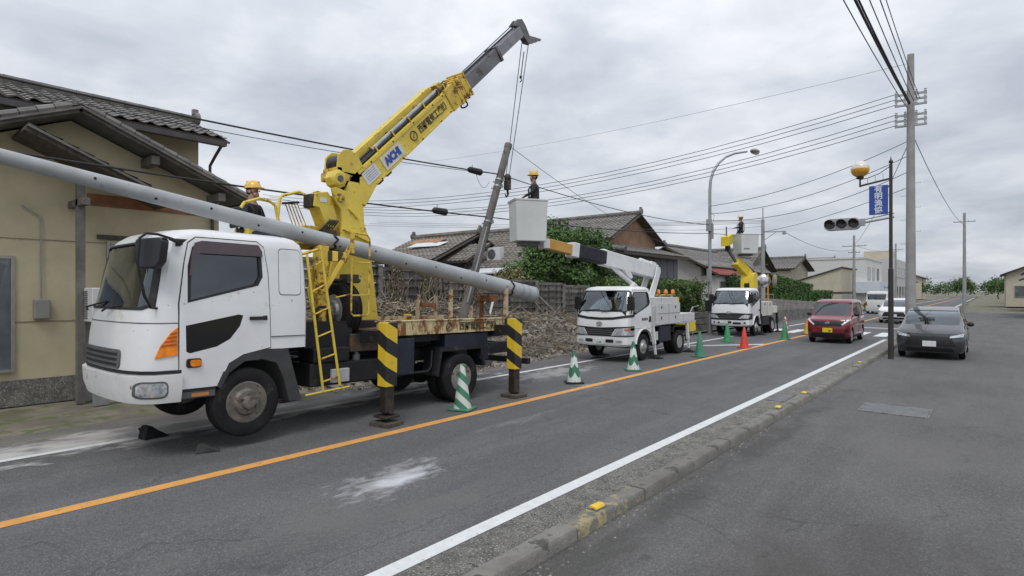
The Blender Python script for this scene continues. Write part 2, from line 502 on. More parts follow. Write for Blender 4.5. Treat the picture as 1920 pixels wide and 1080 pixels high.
WHEELS = {}
def wheel(parent, loc, r, w, rim, side, style='disc', dual=False, mat=None, turn=0.0):
    """wheel (> tyre, rim), axis along x; side +1 faces +x"""
    key = (r, w, rim, style, dual)
    if key not in WHEELS:
        MX = Matrix.Rotation(R(90), 4, 'Y')
        t = MB()
        def tyre(x0):
            h = w / 2
            prof = [(rim, -h + .015), (rim + .03, -h + .004), (r * .86, -h), (r * .955, -h + .012), (r, -h + .045)]
            for g in (-.3, 0, .3):
                prof += [(r, (g - .05) * w), (r - .014, (g - .03) * w), (r - .014, (g + .03) * w), (r, (g + .05) * w)]
            prof += [(r, h - .045), (r * .955, h - .012), (r * .86, h), (rim + .03, h - .004), (rim, h - .015)]
            t.lathe(prof, 40, Matrix.Translation((x0, 0, 0)) @ MX)
        tyre(0)
        if dual: tyre(-w - .06)
        q = MB(); h = w / 2
        if style == 'convex':      # front truck wheel, disc bulging out
            prof = [(rim, h - .01), (rim - .02, h - .005), (rim - .035, h - .04), (rim * .80, h - .05), (rim * .62, h + .005), (rim * .56, h + .03), (rim * .34, h + .035), (rim * .30, h + .075), (rim * .17, h + .085), (.0005, h + .085)]
            hr, hx = rim * .73, h - .022
        elif style == 'dish':      # rear dual wheel, deep dish
            prof = [(rim, h - .01), (rim - .02, h - .005), (rim - .035, h - .05), (rim * .86, h - .11), (rim * .80, h - .15), (rim * .52, h - .155), (rim * .46, h - .10), (rim * .26, h - .09), (rim * .2, h - .03), (.0005, h - .03)]
            hr, hx = rim * .66, h - .149
        else:                      # car wheel
            prof = [(rim, h - .01), (rim - .015, h - .004), (rim - .03, h - .03), (rim * .75, h - .02), (rim * .3, h - .012), (rim * .2, h - .005), (.0005, h - .004)]
            hr, hx = rim * .62, h - .014
        q.lathe(prof, 32, MX)
        for k in range(6):         # hand holes and nuts
            a = 2 * math.pi * k / 6
            q.lathe([(.0005, 0), (rim * .115, 0), (rim * .115, .004), (.0005, .004)], 10, Matrix.Translation((hx, hr * math.cos(a), hr * math.sin(a))) @ MX, 1)
            a += .5
            nr_ = rim * .44 if style != 'car' else rim * .25
            q.lathe([(.0005, 0), (.016, 0), (.016, .03), (.0005, .03)], 6, Matrix.Translation((h + (.03 if style == 'convex' else (-.11 if style == 'dish' else -.012)), nr_ * math.cos(a), nr_ * math.sin(a))) @ MX)
        q.lathe([(.0005, -h), (rim * .98, -h), (rim * .98, h - .06 if style != 'dish' else h - .17), (.0005, h - .06 if style != 'dish' else h - .17)], 20, MX, 1)
        WHEELS[key] = (t.mesh('tyre'), q.mesh('rim'))
    e_ = empty('wheel', parent, loc, (turn, 0, 0 if side > 0 else math.pi))
    tm, qm = WHEELS[key]
    mobj('tyre', tm, M_TYRE, e_)
    mobj('rim', qm, [mat or M_RIMD, M_FRAME], e_)
    return e_
# ------------------------------------------------------------------ palette
def asphalt(name, base, stains, tracks=(), seams=()):
    m = bpy.data.materials.new(name); m.use_nodes = True
    nt = m.node_tree; L = nt.links; b = nt.nodes['Principled BSDF']
    tc = _n(nt, 'ShaderNodeTexCoord')
    def mapping(s, loc=(0, 0, 0), rz=0.0):
        q = _n(nt, 'ShaderNodeMapping'); q.vector_type = 'POINT'
        q.inputs['Scale'].default_value = s; q.inputs['Location'].default_value = loc
        q.inputs['Rotation'].default_value = (0, 0, rz)
        L.new(tc.outputs['Object'], q.inputs[0]); return q.outputs[0]
    def nz(vec, s, det=6, ro=0.6, dist=0.0):
        n = _n(nt, 'ShaderNodeTexNoise'); n.inputs['Scale'].default_value = s
        n.inputs['Detail'].default_value = det; n.inputs['Roughness'].default_value = ro
        n.inputs['Distortion'].default_value = dist
        L.new(vec, n.inputs['Vector']); return n.outputs['Fac']
    def rng(f, lo, hi, t0=0.0, t1=1.0):
        r = _n(nt, 'ShaderNodeMapRange'); r.interpolation_type = 'SMOOTHSTEP'
        for k, v in (('From Min', lo), ('From Max', hi), ('To Min', t0), ('To Max', t1)): r.inputs[k].default_value = v
        L.new(f, r.inputs[0]); return r.outputs[0]
    def mix(f, a, c, mode='MIX'):
        x = _n(nt, 'ShaderNodeMix'); x.data_type = 'RGBA'; x.blend_type = mode
        if isinstance(f, float): x.inputs[0].default_value = f
        else: L.new(f, x.inputs[0])
        for i, s in ((6, a), (7, c)):
            if isinstance(s, tuple): x.inputs[i].default_value = (*s, 1)
            else: L.new(s, x.inputs[i])
        return x.outputs[2]
    def mul(a, c):
        k = _n(nt, 'ShaderNodeMath'); k.operation = 'MULTIPLY'
        for i, s in ((0, a), (1, c)):
            if isinstance(s, float): k.inputs[i].default_value = s
            else: L.new(s, k.inputs[i])
        return k.outputs[0]
    plain = mapping((1, 1, 1)); lane = mapping((1, 0.16, 1)); lane2 = mapping((1, 0.07, 1))
    c = mix(rng(nz(plain, 0.55, 4), 0.3, 0.7), tuple(x * 0.82 for x in base), tuple(x * 1.12 for x in base))
    c = mix(rng(nz(lane, 1.5, 5, 0.6), 0.45, 0.75, 0, 0.55), c, tuple(x * 0.62 for x in base))
    c = mix(rng(nz(lane2, 2.6, 5, 0.6), 0.5, 0.78, 0, 0.45), c, tuple(x * 1.45 for x in base))
    v = _n(nt, 'ShaderNodeTexVoronoi'); v.inputs['Scale'].default_value = 95.0
    L.new(plain, v.inputs['Vector'])
    sp = _n(nt, 'ShaderNodeSeparateColor'); L.new(v.outputs['Color'], sp.inputs[0])
    c = mix(rng(sp.outputs[0], 0.55, 1.0, 0, 0.75), c, tuple(x * 1.75 for x in base))
    c = mix(rng(sp.outputs[1], 0.6, 1.0, 0, 0.6), c, tuple(x * 0.45 for x in base))
    c = mix(rng(nz(plain, 260, 2, 0.5), 0.72, 0.8, 0, 0.7), c, (0.42, 0.41, 0.38))
    # hairline cracks
    vc = _n(nt, 'ShaderNodeTexVoronoi'); vc.feature = 'DISTANCE_TO_EDGE'; vc.inputs['Scale'].default_value = 0.42
    wv = _n(nt, 'ShaderNodeTexNoise'); wv.inputs['Scale'].default_value = 2.2; wv.inputs['Detail'].default_value = 6
    L.new(plain, wv.inputs['Vector'])
    ad = _n(nt, 'ShaderNodeMix'); ad.data_type = 'VECTOR'; ad.inputs[0].default_value = 0.35
    L.new(plain, ad.inputs[4]); L.new(wv.outputs['Color'], ad.inputs[5]); L.new(ad.outputs[1], vc.inputs['Vector'])
    crack = mul(rng(vc.outputs['Distance'], 0.0, 0.006, 1, 0), rng(nz(plain, 0.7, 3), 0.48, 0.56))
    c = mix(mul(crack, 0.5), c, tuple(x * 0.35 for x in base))
    sx_ = _n(nt, 'ShaderNodeSeparateXYZ'); L.new(tc.outputs['Object'], sx_.inputs[0])
    wob = nz(mapping((0.6, 0.6, 0.6)), 1.4, 6, 0.6)
    wob2 = _n(nt, 'ShaderNodeMath'); wob2.operation = 'MULTIPLY_ADD'; wob2.inputs[1].default_value = 0.45
    L.new(wob, wob2.inputs[0]); L.new(sx_.outputs[0], wob2.inputs[2])
    def near(src, x0, w, soft):
        a = _n(nt, 'ShaderNodeMath'); a.operation = 'SUBTRACT'; a.inputs[1].default_value = x0; L.new(src, a.inputs[0])
        q = _n(nt, 'ShaderNodeMath'); q.operation = 'ABSOLUTE'; L.new(a.outputs[0], q.inputs[0])
        return rng(q.outputs[0], w, w + soft, 1, 0)
    for x0 in tracks:       # tyre polished bands
        c = mix(mul(mul(near(sx_.outputs[0], x0, .12, .35), rng(nz(lane, 0.9, 4), .3, .7, .35, 1.0)), 0.30), c, tuple(x * 0.66 for x in base))
    for x0, w in seams:     # long paving seams and cracks
        c = mix(mul(mul(near(wob2.outputs[0], x0 + .225, w, .006), rng(nz(lane2, 1.7, 3), .47, .56)), .5), c, tuple(x * 0.33 for x in base))
    c = mix(rng(nz(plain, 2.1, 3, .5), .69, .74, 0, .45), c, tuple(x * 0.5 for x in base))
    for (cx, cy, sx, sy, rz, lo, hi, colr, amt, ns) in stains:
        q = _n(nt, 'ShaderNodeVectorMath'); q.operation = 'SUBTRACT'; q.inputs[1].default_value = (cx, cy, 0)
        L.new(tc.outputs['Object'], q.inputs[0])
        rt = _n(nt, 'ShaderNodeMapping'); rt.inputs['Rotation'].default_value = (0, 0, rz)
        L.new(q.outputs[0], rt.inputs[0])
        q2 = _n(nt, 'ShaderNodeVectorMath'); q2.operation = 'DIVIDE'; q2.inputs[1].default_value = (sx, sy, 1)
        L.new(rt.outputs[0], q2.inputs[0])
        ln = _n(nt, 'ShaderNodeVectorMath'); ln.operation = 'LENGTH'; L.new(q2.outputs[0], ln.inputs[0])
        nn = nz(mapping((1, 0.5, 1)), ns, 8, 0.65, 0.6)
        s = _n(nt, 'ShaderNodeMath'); s.operation = 'MULTIPLY_ADD'; s.inputs[1].default_value = 2.4
        L.new(nn, s.inputs[0])
        k = _n(nt, 'ShaderNodeMath'); k.operation = 'MULTIPLY'; k.inputs[1].default_value = -1.0
        L.new(ln.outputs['Value'], k.inputs[0]); L.new(k.outputs[0], s.inputs[2])
        f = rng(s.outputs[0], lo, hi, 0, amt)
        c = mix(f, c, colr)
    L.new(c, b.inputs['Base Color'])
    L.new(rng(nz(lane, 1.1, 4), 0.3, 0.7, 0.72, 0.9), b.inputs['Roughness'])
    b.inputs['Specular IOR Level'].default_value = 0.35
    bp = _n(nt, 'ShaderNodeBump'); bp.inputs['Strength'].default_value = 0.55; bp.inputs['Distance'].default_value = 0.008
    L.new(v.outputs['Distance'], bp.inputs['Height']); L.new(bp.outputs[0], b.inputs['Normal'])
    MATS[name] = m
    return m

M_ROAD = asphalt('road_asphalt', (0.118, 0.118, 0.120), [
    (-4.85, 3.95, 0.24, 0.72, R(-12), 0.35, 0.95, (0.62, 0.63, 0.65), 0.95, 3.2),
    (-4.9, 3.9, 0.60, 1.25, R(-12), 0.55, 1.0, (0.40, 0.41, 0.42), 0.5, 7.0),
    (-9.25, 4.5, 0.80, 7.0, 0.0, 0.25, 0.85, (0.52, 0.51, 0.49), 0.9, 3.0),
    (-8.2, 11.5, 0.9, 3.2, 0.0, 0.55, 1.1, (0.40, 0.40, 0.39), 0.6, 4.0),
    (-6.5, 10.4, 0.8, 0.9, 0.0, 0.8, 1.2, (0.42, 0.42, 0.42), 0.6, 5.0),
    (-5.6, 6.8, 0.35, 2.4, 0.0, 0.75, 1.25, (0.26, 0.26, 0.26), 0.4, 4.0),
    (-5.0, 12.0, 1.2, 6.0, 0.0, 0.35, 1.2, (0.078, 0.077, 0.077), 0.6, 1.6),
    (-4.3, 3.0, 0.8, 2.5, 0.3, 0.5, 1.2, (0.15, 0.148, 0.142), 0.5, 2.2),
    (-9.9, 7.0, 0.7, 14.0, 0.0, 0.15, 1.1, (0.185, 0.17, 0.145), 0.75, 2.0)],
    (-5.75, -4.15, -8.6, -7.2), ((-5.05, .004), (-3.75, .003), (-7.9, .004)))
M_LOT = asphalt('lot_asphalt', (0.112, 0.109, 0.106), [
    (-0.9, 4.2, 1.5, 3.0, 0.4, 0.2, 1.1, (0.060, 0.056, 0.053), 0.6, 1.1),
    (0.4, 5.2, 0.9, 1.1, 0.0, 0.6, 1.2, (0.14, 0.135, 0.13), 0.5, 6.0),
    (-2.35, 6.0, 0.35, 9.0, 0.0, 0.3, 1.2, (0.052, 0.050, 0.046), 0.65, 2.4),
    (-0.4, 9.0, 1.8, 2.2, 0.5, 0.4, 1.2, (0.135, 0.13, 0.125), 0.5, 1.3)],
    (), ((-0.2, .003),))
M_GROUND = pm('ground_soil', (0.17, 0.15, 0.115), 0.95, var=0.3, scale=1.3, bump=0.6, bscale=22, dirt=((0.10, 0.12, 0.05), 0.45, 2.2))
M_LINEW = pm('line_white', (0.66, 0.67, 0.67), 0.7, var=0.07, scale=9, dirt=((0.36, 0.36, 0.36), 0.14, 14), bump=0.25, bscale=120)
M_LINEO = pm('line_orange', (0.66, 0.325, 0.085), 0.7, var=0.09, scale=5, dirt=((0.24, 0.17, 0.10), 0.20, 16), bump=0.25, bscale=120)
M_CONC = pm('gutter_concrete', (0.165, 0.158, 0.144), 0.9, var=0.3, scale=5, bump=1.0, bscale=70, dirt=((0.065, 0.065, 0.058), 0.34, 22), spots=((0.42, 0.41, 0.38), 60, 0.585))
M_KERB = pm('kerb_concrete', (0.195, 0.187, 0.168), 0.9, var=0.25, scale=3, bump=0.8, bscale=45, dirt=((0.085, 0.083, 0.070), 0.32, 6), objrand=.13)
M_KERBY = pm('kerb_worn_yellow', (0.185, 0.178, 0.160), 0.9, var=0.25, scale=3, bump=0.8, bscale=45, dirt=((0.36, 0.30, 0.16), 0.50, 7, .9), objrand=.05)
M_YEL = pm('reflector_yellow', (0.80, 0.50, 0.02), 0.35, var=0.1)
M_STEEL = pm('galvanised_steel', (0.40, 0.41, 0.42), 0.45, 0.6, var=0.15, scale=6)

def sheet(name, x0, x1, y0, y1, z, mat, nx=1, ny=1):
    b = MB()
    for i in range(nx):
        for j in range(ny):
            a0 = x0 + (x1 - x0) * i / nx; a1 = x0 + (x1 - x0) * (i + 1) / nx
            c0 = y0 + (y1 - y0) * j / ny; c1 = y0 + (y1 - y0) * (j + 1) / ny
            b.add([(a0, c0, z), (a1, c0, z), (a1, c1, z), (a0, c1, z)], [(0, 1, 2, 3)])
    o = b.build(name, mat, ang=0)
    o['kind'] = 'structure'
    return o
sheet('ground', -900, 900, -300, 1500, -0.16, M_GROUND)
sheet('road', -10.35, -3.2, -25, 260, 0.0, M_ROAD)
sheet('car_park', -2.6, 14, -25, 70, -0.05, M_LOT)
gut = MB().bb(-3.2, -2.78, -25, 120, -0.14, 0.014).build('gutter', M_CONC, bevel=0.004); gut['kind'] = 'structure'

def marking(name, poly, mat, z=0.004):
    o = MB().add([(x, y, z) for x, y in poly], [tuple(range(len(poly)))]).build(name, mat, ang=0)
    o['kind'] = 'structure'
    return o
def stripe(name, x, w, y0, y1, mat, x1=None):
    x1 = x if x1 is None else x1
    return marking(name, [(x - w / 2, y0), (x + w / 2, y0), (x1 + w / 2, y1), (x1 - w / 2, y1)], mat)
stripe('edge_line', -3.30, 0.15, -20, 27.9, M_LINEW)
stripe('edge_line', -3.30, 0.15, 35, 200, M_LINEW)
stripe('edge_line', -9.12, 0.13, -20, 16, M_LINEW, -8.80)
stripe('edge_line', -8.80, 0.13, 16.0, 28, M_LINEW, -8.70)
stripe('edge_line', -8.75, 0.14, 35, 200, M_LINEW)
stripe('centre_line', -6.57, 0.17, -20, 28.6, M_LINEO, -6.40)
stripe('centre_line', -6.40, 0.17, 34.5, 200, M_LINEO)
marking('stop_line', [(-8.62, 19.75), (-8.50, 20.15), (-6.50, 22.75), (-6.50, 22.30)], M_LINEW, 0.006)
marking('stop_line', [(-6.2, 36.0), (-3.5, 36.0), (-3.5, 36.4), (-6.2, 36.4)], M_LINEW, 0.006)
for x in (-8.3, -7.4, -6.5, -5.55, -4.62, -3.72):
    marking('crossing_stripe', [(x - .24, 29.5), (x + .24, 29.5), (x + .24, 32.3), (x - .24, 32.3)], M_LINEW, 0.006)

# kerb of separate stones, lowered at the driveway
kerb = empty('kerb', None); kerb['kind'] = 'structure'
ks_me = {}
def kerb_stone(y0, y1, h):
    key = (round(y1 - y0, 3), h)
    if key not in ks_me:
        l = y1 - y0
        b = MB().prism([(-2.78, -0.14), (-2.605, -0.14), (-2.605, h - 0.03), (-2.625, h), (-2.78, h)], 'y', 0.004, l - 0.004)
        ks_me[key] = b.mesh('kerb_stone')
    o = mobj('kerb_stone', ks_me[key] if not 3.0 < y0 < 4.3 else ks_me[key].copy(), M_KERB if not 3.0 < y0 < 4.3 else M_KERBY, kerb, bevel=0.008, loc=(random.uniform(-.006, .006), y0, random.uniform(-.006, .006)))
    return o
y = -2.0
while y < 44:
    l = 1.2
    kerb_stone(y, y + l, 0.055 if not (12.3 < y + l / 2 < 17.6) else 0.018)
    y += l

# yellow kerb reflectors: a sloped block on a plate
refl_spots = [(4.48, 'yellow kerb reflector nearest the camera, beside worn yellow paint'),
              (10.21, 'yellow kerb reflector just before the drain in the gutter'),
              (11.95, 'yellow kerb reflector at the end of the raised kerb by the driveway'),
              (18.0, 'small yellow kerb reflector where the kerb rises again after the driveway')]
for i, (yy, lab) in enumerate(refl_spots):
    r = thing('kerb_reflector', lab, 'reflector', (-2.72, yy, 0.058), R(4 * ((i % 3) - 1)), 'yellow reflectors along the kerb')
    MB().prism([(-.045, 0.004), (.045, 0.004), (.028, .028), (-.028, .028)], 'y', -.07, .07).build('lens_block', M_YEL, r, bevel=0.006)
    MB().bb(-.052, .052, -.08, .08, -.004, 0.006).build('base_plate', M_KERB, r)
# grit washed against the kerb and along the gutter
rg2 = random.Random(11); gt_ = MB()
for i in range(420):
    yy = rg2.uniform(2.4, 14); xx = -2.58 + abs(rg2.gauss(0, .10)) if i % 3 else -2.80 - abs(rg2.gauss(0, .05)); s = rg2.uniform(.004, .013)
    z = -.05 if i % 3 else .014
    gt_.add([(xx - s, yy - s, z), (xx + s, yy - s * .6, z), (xx + s * .7, yy + s, z), (xx - s * .8, yy + s * .8, z), (xx, yy, z + s)], [(0, 1, 4), (1, 2, 4), (2, 3, 4), (3, 0, 4)])
tag(gt_.build('grit', pm('grit_grey', (.20, .19, .175), .95, island=.5), ang=0, fast=True), 'fine grit washed along the kerb and gutter', None, None, 'stuff')
# drain gratings
def grating(name, label, x0, x1, y0, y1, z):
    g = thing(name, label, 'drain grate', ((x0 + x1) / 2, (y0 + y1) / 2, z))
    w, l = (x1 - x0) / 2, (y1 - y0) / 2
    f = MB(); f.bb(-w, w, -l, -l + .05, 0, .012).bb(-w, w, l - .05, l, 0, .012).bb(-w, -w + .05, -l + .05, l - .05, 0, .0115).bb(w - .05, w, -l + .05, l - .05, 0, .0115)
    f.build('frame', M_CONC, g)
    MB().bb(-w + .05, w - .05, -l + .05, l - .05, -.02, 0.002).build('pit', pm('black_void', (0.012, 0.012, 0.012), 0.9), g)
    n = 12
    for k in range(n):
        yy = -l + .07 + (2 * l - .14) * k / (n - 1)
        MB().bb(-w + .05, w - .05, yy - .009, yy + .009, 0.003, .012).build('bar', M_STEEL, g)
grating('drain_grate', 'grey steel drain grate set in the dark car park asphalt', -1.76, -0.75, 11.35, 12.25, -.05)
grating('drain_grate', 'small steel grate in the roadside gutter beside the white line', -3.12, -2.84, 11.0, 11.9, .012)
# ------------------------------------------------------------------ buildings
M_EAVE = pm('eave_grey_timber', (0.15, 0.138, 0.125), .8, var=.25, scale=4)
M_TILE = pm('roof_tile_grey', (0.165, 0.158, 0.152), .6, var=.22, scale=3, island=.25, dirt=((.21, .20, .18), .2, 4))
M_TILEB = pm('roof_tile_brown', (0.165, 0.15, 0.135), .7, var=.25, scale=3, island=.25, dirt=((.22, .19, .15), .2, 3))
M_TILER = pm('roof_tile_red', (0.23, 0.055, 0.045), .6, var=.2, scale=3)
M_CREAM = pm('wall_cream', (0.52, 0.46, 0.31), .9, var=.08, scale=1.5, dirt=((.40, .35, .225), .12, 2), bump=.3, bscale=90)
M_WHITEW = pm('wall_white', (0.58, 0.57, 0.53), .9, var=.08, scale=1.2, dirt=((.48, .46, .42), .14, 1.6))
M_BEIGE = pm('wall_beige', (0.47, 0.43, 0.34), .9, var=.08, scale=1.2, dirt=((.40, .365, .29), .12, 1.6))
M_BROWNW = pm('wall_brown_plaster', (0.31, 0.19, 0.12), .9, var=.2, scale=1.5, dirt=((.30, .19, .12), .3, 2))
M_DARKW = pm('wall_dark_board', (0.075, 0.08, 0.09), .8, var=.2, scale=2)
M_BLUEW = pm('wall_blue_sheet', (0.05, 0.10, 0.17), .6, var=.15, scale=2)
M_WOOD = pm('dark_timber', (0.075, 0.062, 0.052), .8, var=.3, scale=5, stretch=(1, 4, 1))
M_WOODP = pm('orange_timber', (0.27, 0.12, 0.055), .8, var=.25, scale=5)
M_SASH = pm('sash_aluminium', (0.34, 0.33, 0.31), .4, .5, var=.1)
M_PANE = pm('window_pane', (0.11, 0.125, 0.14), .06, var=.25, scale=1.5, coat=.5)
M_PANEW = pm('frosted_pane', (0.42, 0.44, 0.46), .25, var=.1)
M_GUTTER = pm('rain_gutter', (0.06, 0.055, 0.055), .5, var=.2)
M_SHED = pm('shed_sheet_white', (0.60, 0.61, 0.62), .5, var=.06)
def wave(x):
    t = (x / .27) % 1.0
    return .030 * math.sin(t * 2 * math.pi) + (.012 if t > .5 else 0)
def tiles(name, p0, u, L, v, S, mat, parent, row=.24, step=.028, lift=.02):
    p0, u, v = Vector(p0), Vector(u).normalized(), Vector(v).normalized()
    n = u.cross(v).normalized()
    if n.z < 0: n = -n
    b = MB(); nu = max(2, int(L / .27 * 6)); nv = max(1, int(round(S / row))); row = S / nv
    for r in range(nv):
        lo, hi, lip = [], [], []
        off = random.uniform(-.006, .006)
        for i in range(nu + 1):
            x = L * i / nu; h = wave(x) + lift + off
            lo.append(p0 + u * x + v * (r * row - .012) + n * (h + step)); hi.append(p0 + u * x + v * ((r + 1) * row) + n * (h + .004))
            lip.append(p0 + u * x + v * (r * row - .012) + n * (h - .004))
        k = nu + 1
        b.add(lo + hi + lip, [(i, i + 1, k + i + 1, k + i) for i in range(nu)] + [(2 * k + i, 2 * k + i + 1, i + 1, i) for i in range(nu)])
    o = b.build(name, mat, parent, ang=50, fast=True); o['kind'] = 'stuff'
    return o
def slab(name, p0, u, L, v, S, th, mat, parent):
    p0, u, v = Vector(p0), Vector(u).normalized(), Vector(v).normalized(); n = u.cross(v).normalized()
    if n.z < 0: n = -n
    q = [p0, p0 + u * L, p0 + u * L + v * S, p0 + v * S]
    b = MB(); b.add(q + [x - n * th for x in q], [(0, 1, 2, 3), (7, 6, 5, 4), (0, 4, 5, 1), (1, 5, 6, 2), (2, 6, 7, 3), (3, 7, 4, 0)])
    return b.build(name, mat, parent, ang=0)
def ridge(a, c, r, mat, parent, ends=True):
    a, c = Vector(a), Vector(c)
    n = max(2, int((c - a).length / .3)); b = MB()
    for i in range(n): b.tube([a.lerp(c, i / n), a.lerp(c, (i + .96) / n)], [r * 1.06, r], 10)
    d = (c - a).normalized(); b.bar(a, c, r * 1.5, r * 1.6)
    if ends:
        for q, s in ((a, -1), (c, 1)):
            b.lathe([(r * 1.5, -.06), (r * 1.5, .06)], 12, Matrix.Translation(q + d * s * .06 + Vector((0, 0, r * .4))) @ d.to_track_quat('Z', 'Y').to_matrix().to_4x4())
            b.box(q + d * s * .04 + Vector((0, 0, r * 1.9)), (.12, .12, r * 1.2))
    return b.build('ridge_tiles', mat, parent)
def window(parent, axis, pos, a0, a1, z0, z1, out, split=2, pane=None, frame=None):
    """axis 'x': wall plane x=pos, spans y a0..a1; axis 'y': plane y=pos spans x; out=+1/-1 outward"""
    def bx(b, s0, s1, p0, p1, q0, q1):
        if axis == 'x': b.bb(p0, p1, s0, s1, q0, q1)
        else: b.bb(s0, s1, p0, p1, q0, q1)
    f = MB(); t = .05; d0, d1 = pos - .02 * out, pos + .05 * out
    bx(f, a0, a1, d0, d1, z1 - t, z1); bx(f, a0, a1, d0, d1 + .03 * out, z0, z0 + t); bx(f, a0, a0 + t, d0, d1 - .002 * out, z0 + t, z1 - t); bx(f, a1 - t, a1, d0, d1 - .002 * out, z0 + t, z1 - t)
    fo = f.build('window', frame or M_SASH, parent)
    for k in range(split):
        s0 = a0 + t + (a1 - a0 - 2 * t) * k / split; s1 = a0 + t + (a1 - a0 - 2 * t) * (k + 1) / split
        g = MB(); bx(g, s0 + .015, s1 - .015, pos - .01 * out, pos + (.018 + .012 * (k % 2)) * out, z0 + t, z1 - t); g.build('pane', pane or M_PANE, fo)
    return fo
def wallbox(parent, x0, x1, y0, y1, z0, z1, mat, name='wall'):
    return MB().bb(x0, x1, y0, y1, z0, z1).build(name, mat, parent)

# --- cream house on the left
hl = thing('house', 'cream two storey house with grey tiled gables behind the crane cab', 'house', (-13, 2, 0))
def HL(x, y, z): return (x + 13, y - 2, z)
b = MB(); b.prism([(-3.9, 0), (3.6, 0), (3.6, 4.03), (1.0, 5.12), (-3.9, 3.0)], 'x', -3.0, 0); b.build('lower_wall', M_CREAM, hl)
wallbox(hl, -6.0, -1.25, -8, 3.72, 0, 5.50, M_CREAM, 'upper_wall')
b = MB(); b.bb(0, .03, 1.25, 3.60, 3.60, 3.82); b.build('timber_band', M_WOODP, hl)
b = MB(); b.bb(0.0, .025, 3.5, 3.63, 0, 4.2); b.build('corner_trim', M_CREAM, hl)
for nm, (ya, za), (yb, zb_) in (('roof_lower', (3.98, 3.97), (1.0, 5.24)), ('roof_lower', (-2.0, 3.97), (1.0, 5.24))):
    v = Vector((0, yb - ya, zb_ - za)); S = v.length; u = (1, 0, 0)
    sl = slab(nm, (-2.9, ya, za), u, 3.55, v, S, .08, M_EAVE, hl)
    tiles('roof_tiles', (-2.9, ya, za), u, 3.55, v, S, M_TILE, sl)
    MB().bar((.66, ya, za - .01), (.66, yb, zb_ - .01), .04, .13, 0, (1, 0, 0)).build('barge_board', M_EAVE, sl)
    rt = MB()
    for k in range(int(S / .26)): 
        q = Vector((.60, ya, za)) + v.normalized() * (.26 * k); rt.tube([q + Vector((0, 0, .07)), q + v.normalized() * .25 + Vector((0, 0, .065))], [.075, .068], 8)
    o = rt.build('verge_tiles', M_TILE, sl); o['kind'] = 'stuff'
for (yy, zz) in ((2.2, 4.62), (3.45, 4.06)):
    MB().bb(0, .6, yy - .07, yy + .07, zz - .18, zz - .02).build('purlin_end', M_EAVE, hl)
MB().bb(-2.9, .62, 3.95, 4.07, 3.86, 3.97).build('gutter', M_GUTTER, hl)
# upper roof: eave along y, tiles near the visible corner are single pieces
ev, rg_ = Vector((-.42, -8.4, 5.44)), Vector((-2.5, -8.4, 6.22))
vv_ = (rg_ - ev); S = vv_.length; Lr = 12.40
su = slab('roof_upper', tuple(ev), (0, 1, 0), Lr, vv_, S, .10, M_WOOD, hl)
slab('roof_upper', (-6.2, -8.4, 4.83), (0, 1, 0), Lr, (3.7, 0, 1.39), 3.95, .10, M_WOOD, hl)
tiles('roof_tiles', tuple(ev), (0, 1, 0), Lr - 3.51, vv_, S, M_TILE, su)
nrm = Vector((0, 1, 0)).cross(vv_.normalized()); nrm = nrm if nrm.z > 0 else -nrm
tm_ = MB()
for i in range(7):
    pass
vs = []; nn_ = 6; vd = vv_.normalized(); row = S / 9
for th in (0, -.018):
    for q, st in ((-.012, .03), (row + .02, .006)):
        for i in range(nn_ + 1): vs.append(Vector((0, 1, 0)) * (.265 * i / nn_) + vd * q + nrm * (wave(.27 * i / nn_) + .022 + st + th))
k = nn_ + 1
fs = [(i, i + 1, k + i + 1, k + i) for i in range(nn_)] + [(2 * k + i, 3 * k + i, 3 * k + i + 1, 2 * k + i + 1) for i in range(nn_)] + [(i, 2 * k + i, 2 * k + i + 1, i + 1) for i in range(nn_)]
tile_me = MB().add(vs, fs).mesh('roof_tile'); tile_me.materials.append(M_TILE)
for r in range(9):
    for c in range(13):
        p = ev + Vector((0, Lr - 3.51 + .27 * c, 0)) + vd * (row * r) + nrm * random.uniform(-.004, .004)
        o = bpy.data.objects.new('roof_tile', tile_me); COL.objects.link(o); o.parent = su; o.location = p
tile_me.polygons.foreach_set('use_smooth', [True] * len(tile_me.polygons)); tile_me.set_sharp_from_angle(angle=R(50))
ridge((-2.5, -8.4, 6.30), (-2.5, 4.1, 6.30), .11, M_TILE, hl)
MB().bar((-.45, 4.02, 5.39), (-2.5, 4.02, 6.16), .05, .13, 0, (0, 1, 0)).build('barge_board', M_EAVE, hl)
g = MB(); g.bb(-.52, -.36, -8.4, 3.98, 5.28, 5.39); g.tube([(-.44, 3.95, 5.4), (-.9, 3.96, 5.15), (-1.2, 3.96, 4.95), (-1.2, 3.96, 3.0)], .035, 8); g.build('upper_gutter', M_GUTTER, hl)
# small porch roof nearer the road
for (ya, za), (yb, zb_) in (((2.42, 3.72), (.2, 4.70)),):
    v = Vector((0, yb - ya, zb_ - za)); S = v.length
    sl = slab('porch_roof', (0.02, ya, za), (1, 0, 0), .95, v, S, .10, M_WOOD, hl)
    tiles('roof_tiles', (0.02, ya, za), (1, 0, 0), .95, v, S, M_TILE, sl)
    MB().bar((.97, ya, za - .01), (.97, yb, zb_ - .01), .04, .12, 0, (1, 0, 0)).build('barge_board', M_EAVE, sl)
MB().bb(.5, .62, .95, 1.07, 0, 3.95).build('porch_post', M_EAVE, hl)
MB().bb(.02, .9, .95, 1.07, 3.50, 3.62).build('porch_beam', M_EAVE, hl)
window(hl, 'x', .0, 1.55, 3.35, 2.0, 2.95, 1, 2, M_PANEW)
window(hl, 'x', .0, -2.2, .2, .6, 2.6, 1, 2, M_PANE)
MB().bb(.0, .06, 1.40, 3.45, 2.98, 3.06).build('window_hood', M_WOOD, hl)
MB().bb(0, .04, -3.9, 3.6, 0, .45).build('plinth', M_CONC, hl)
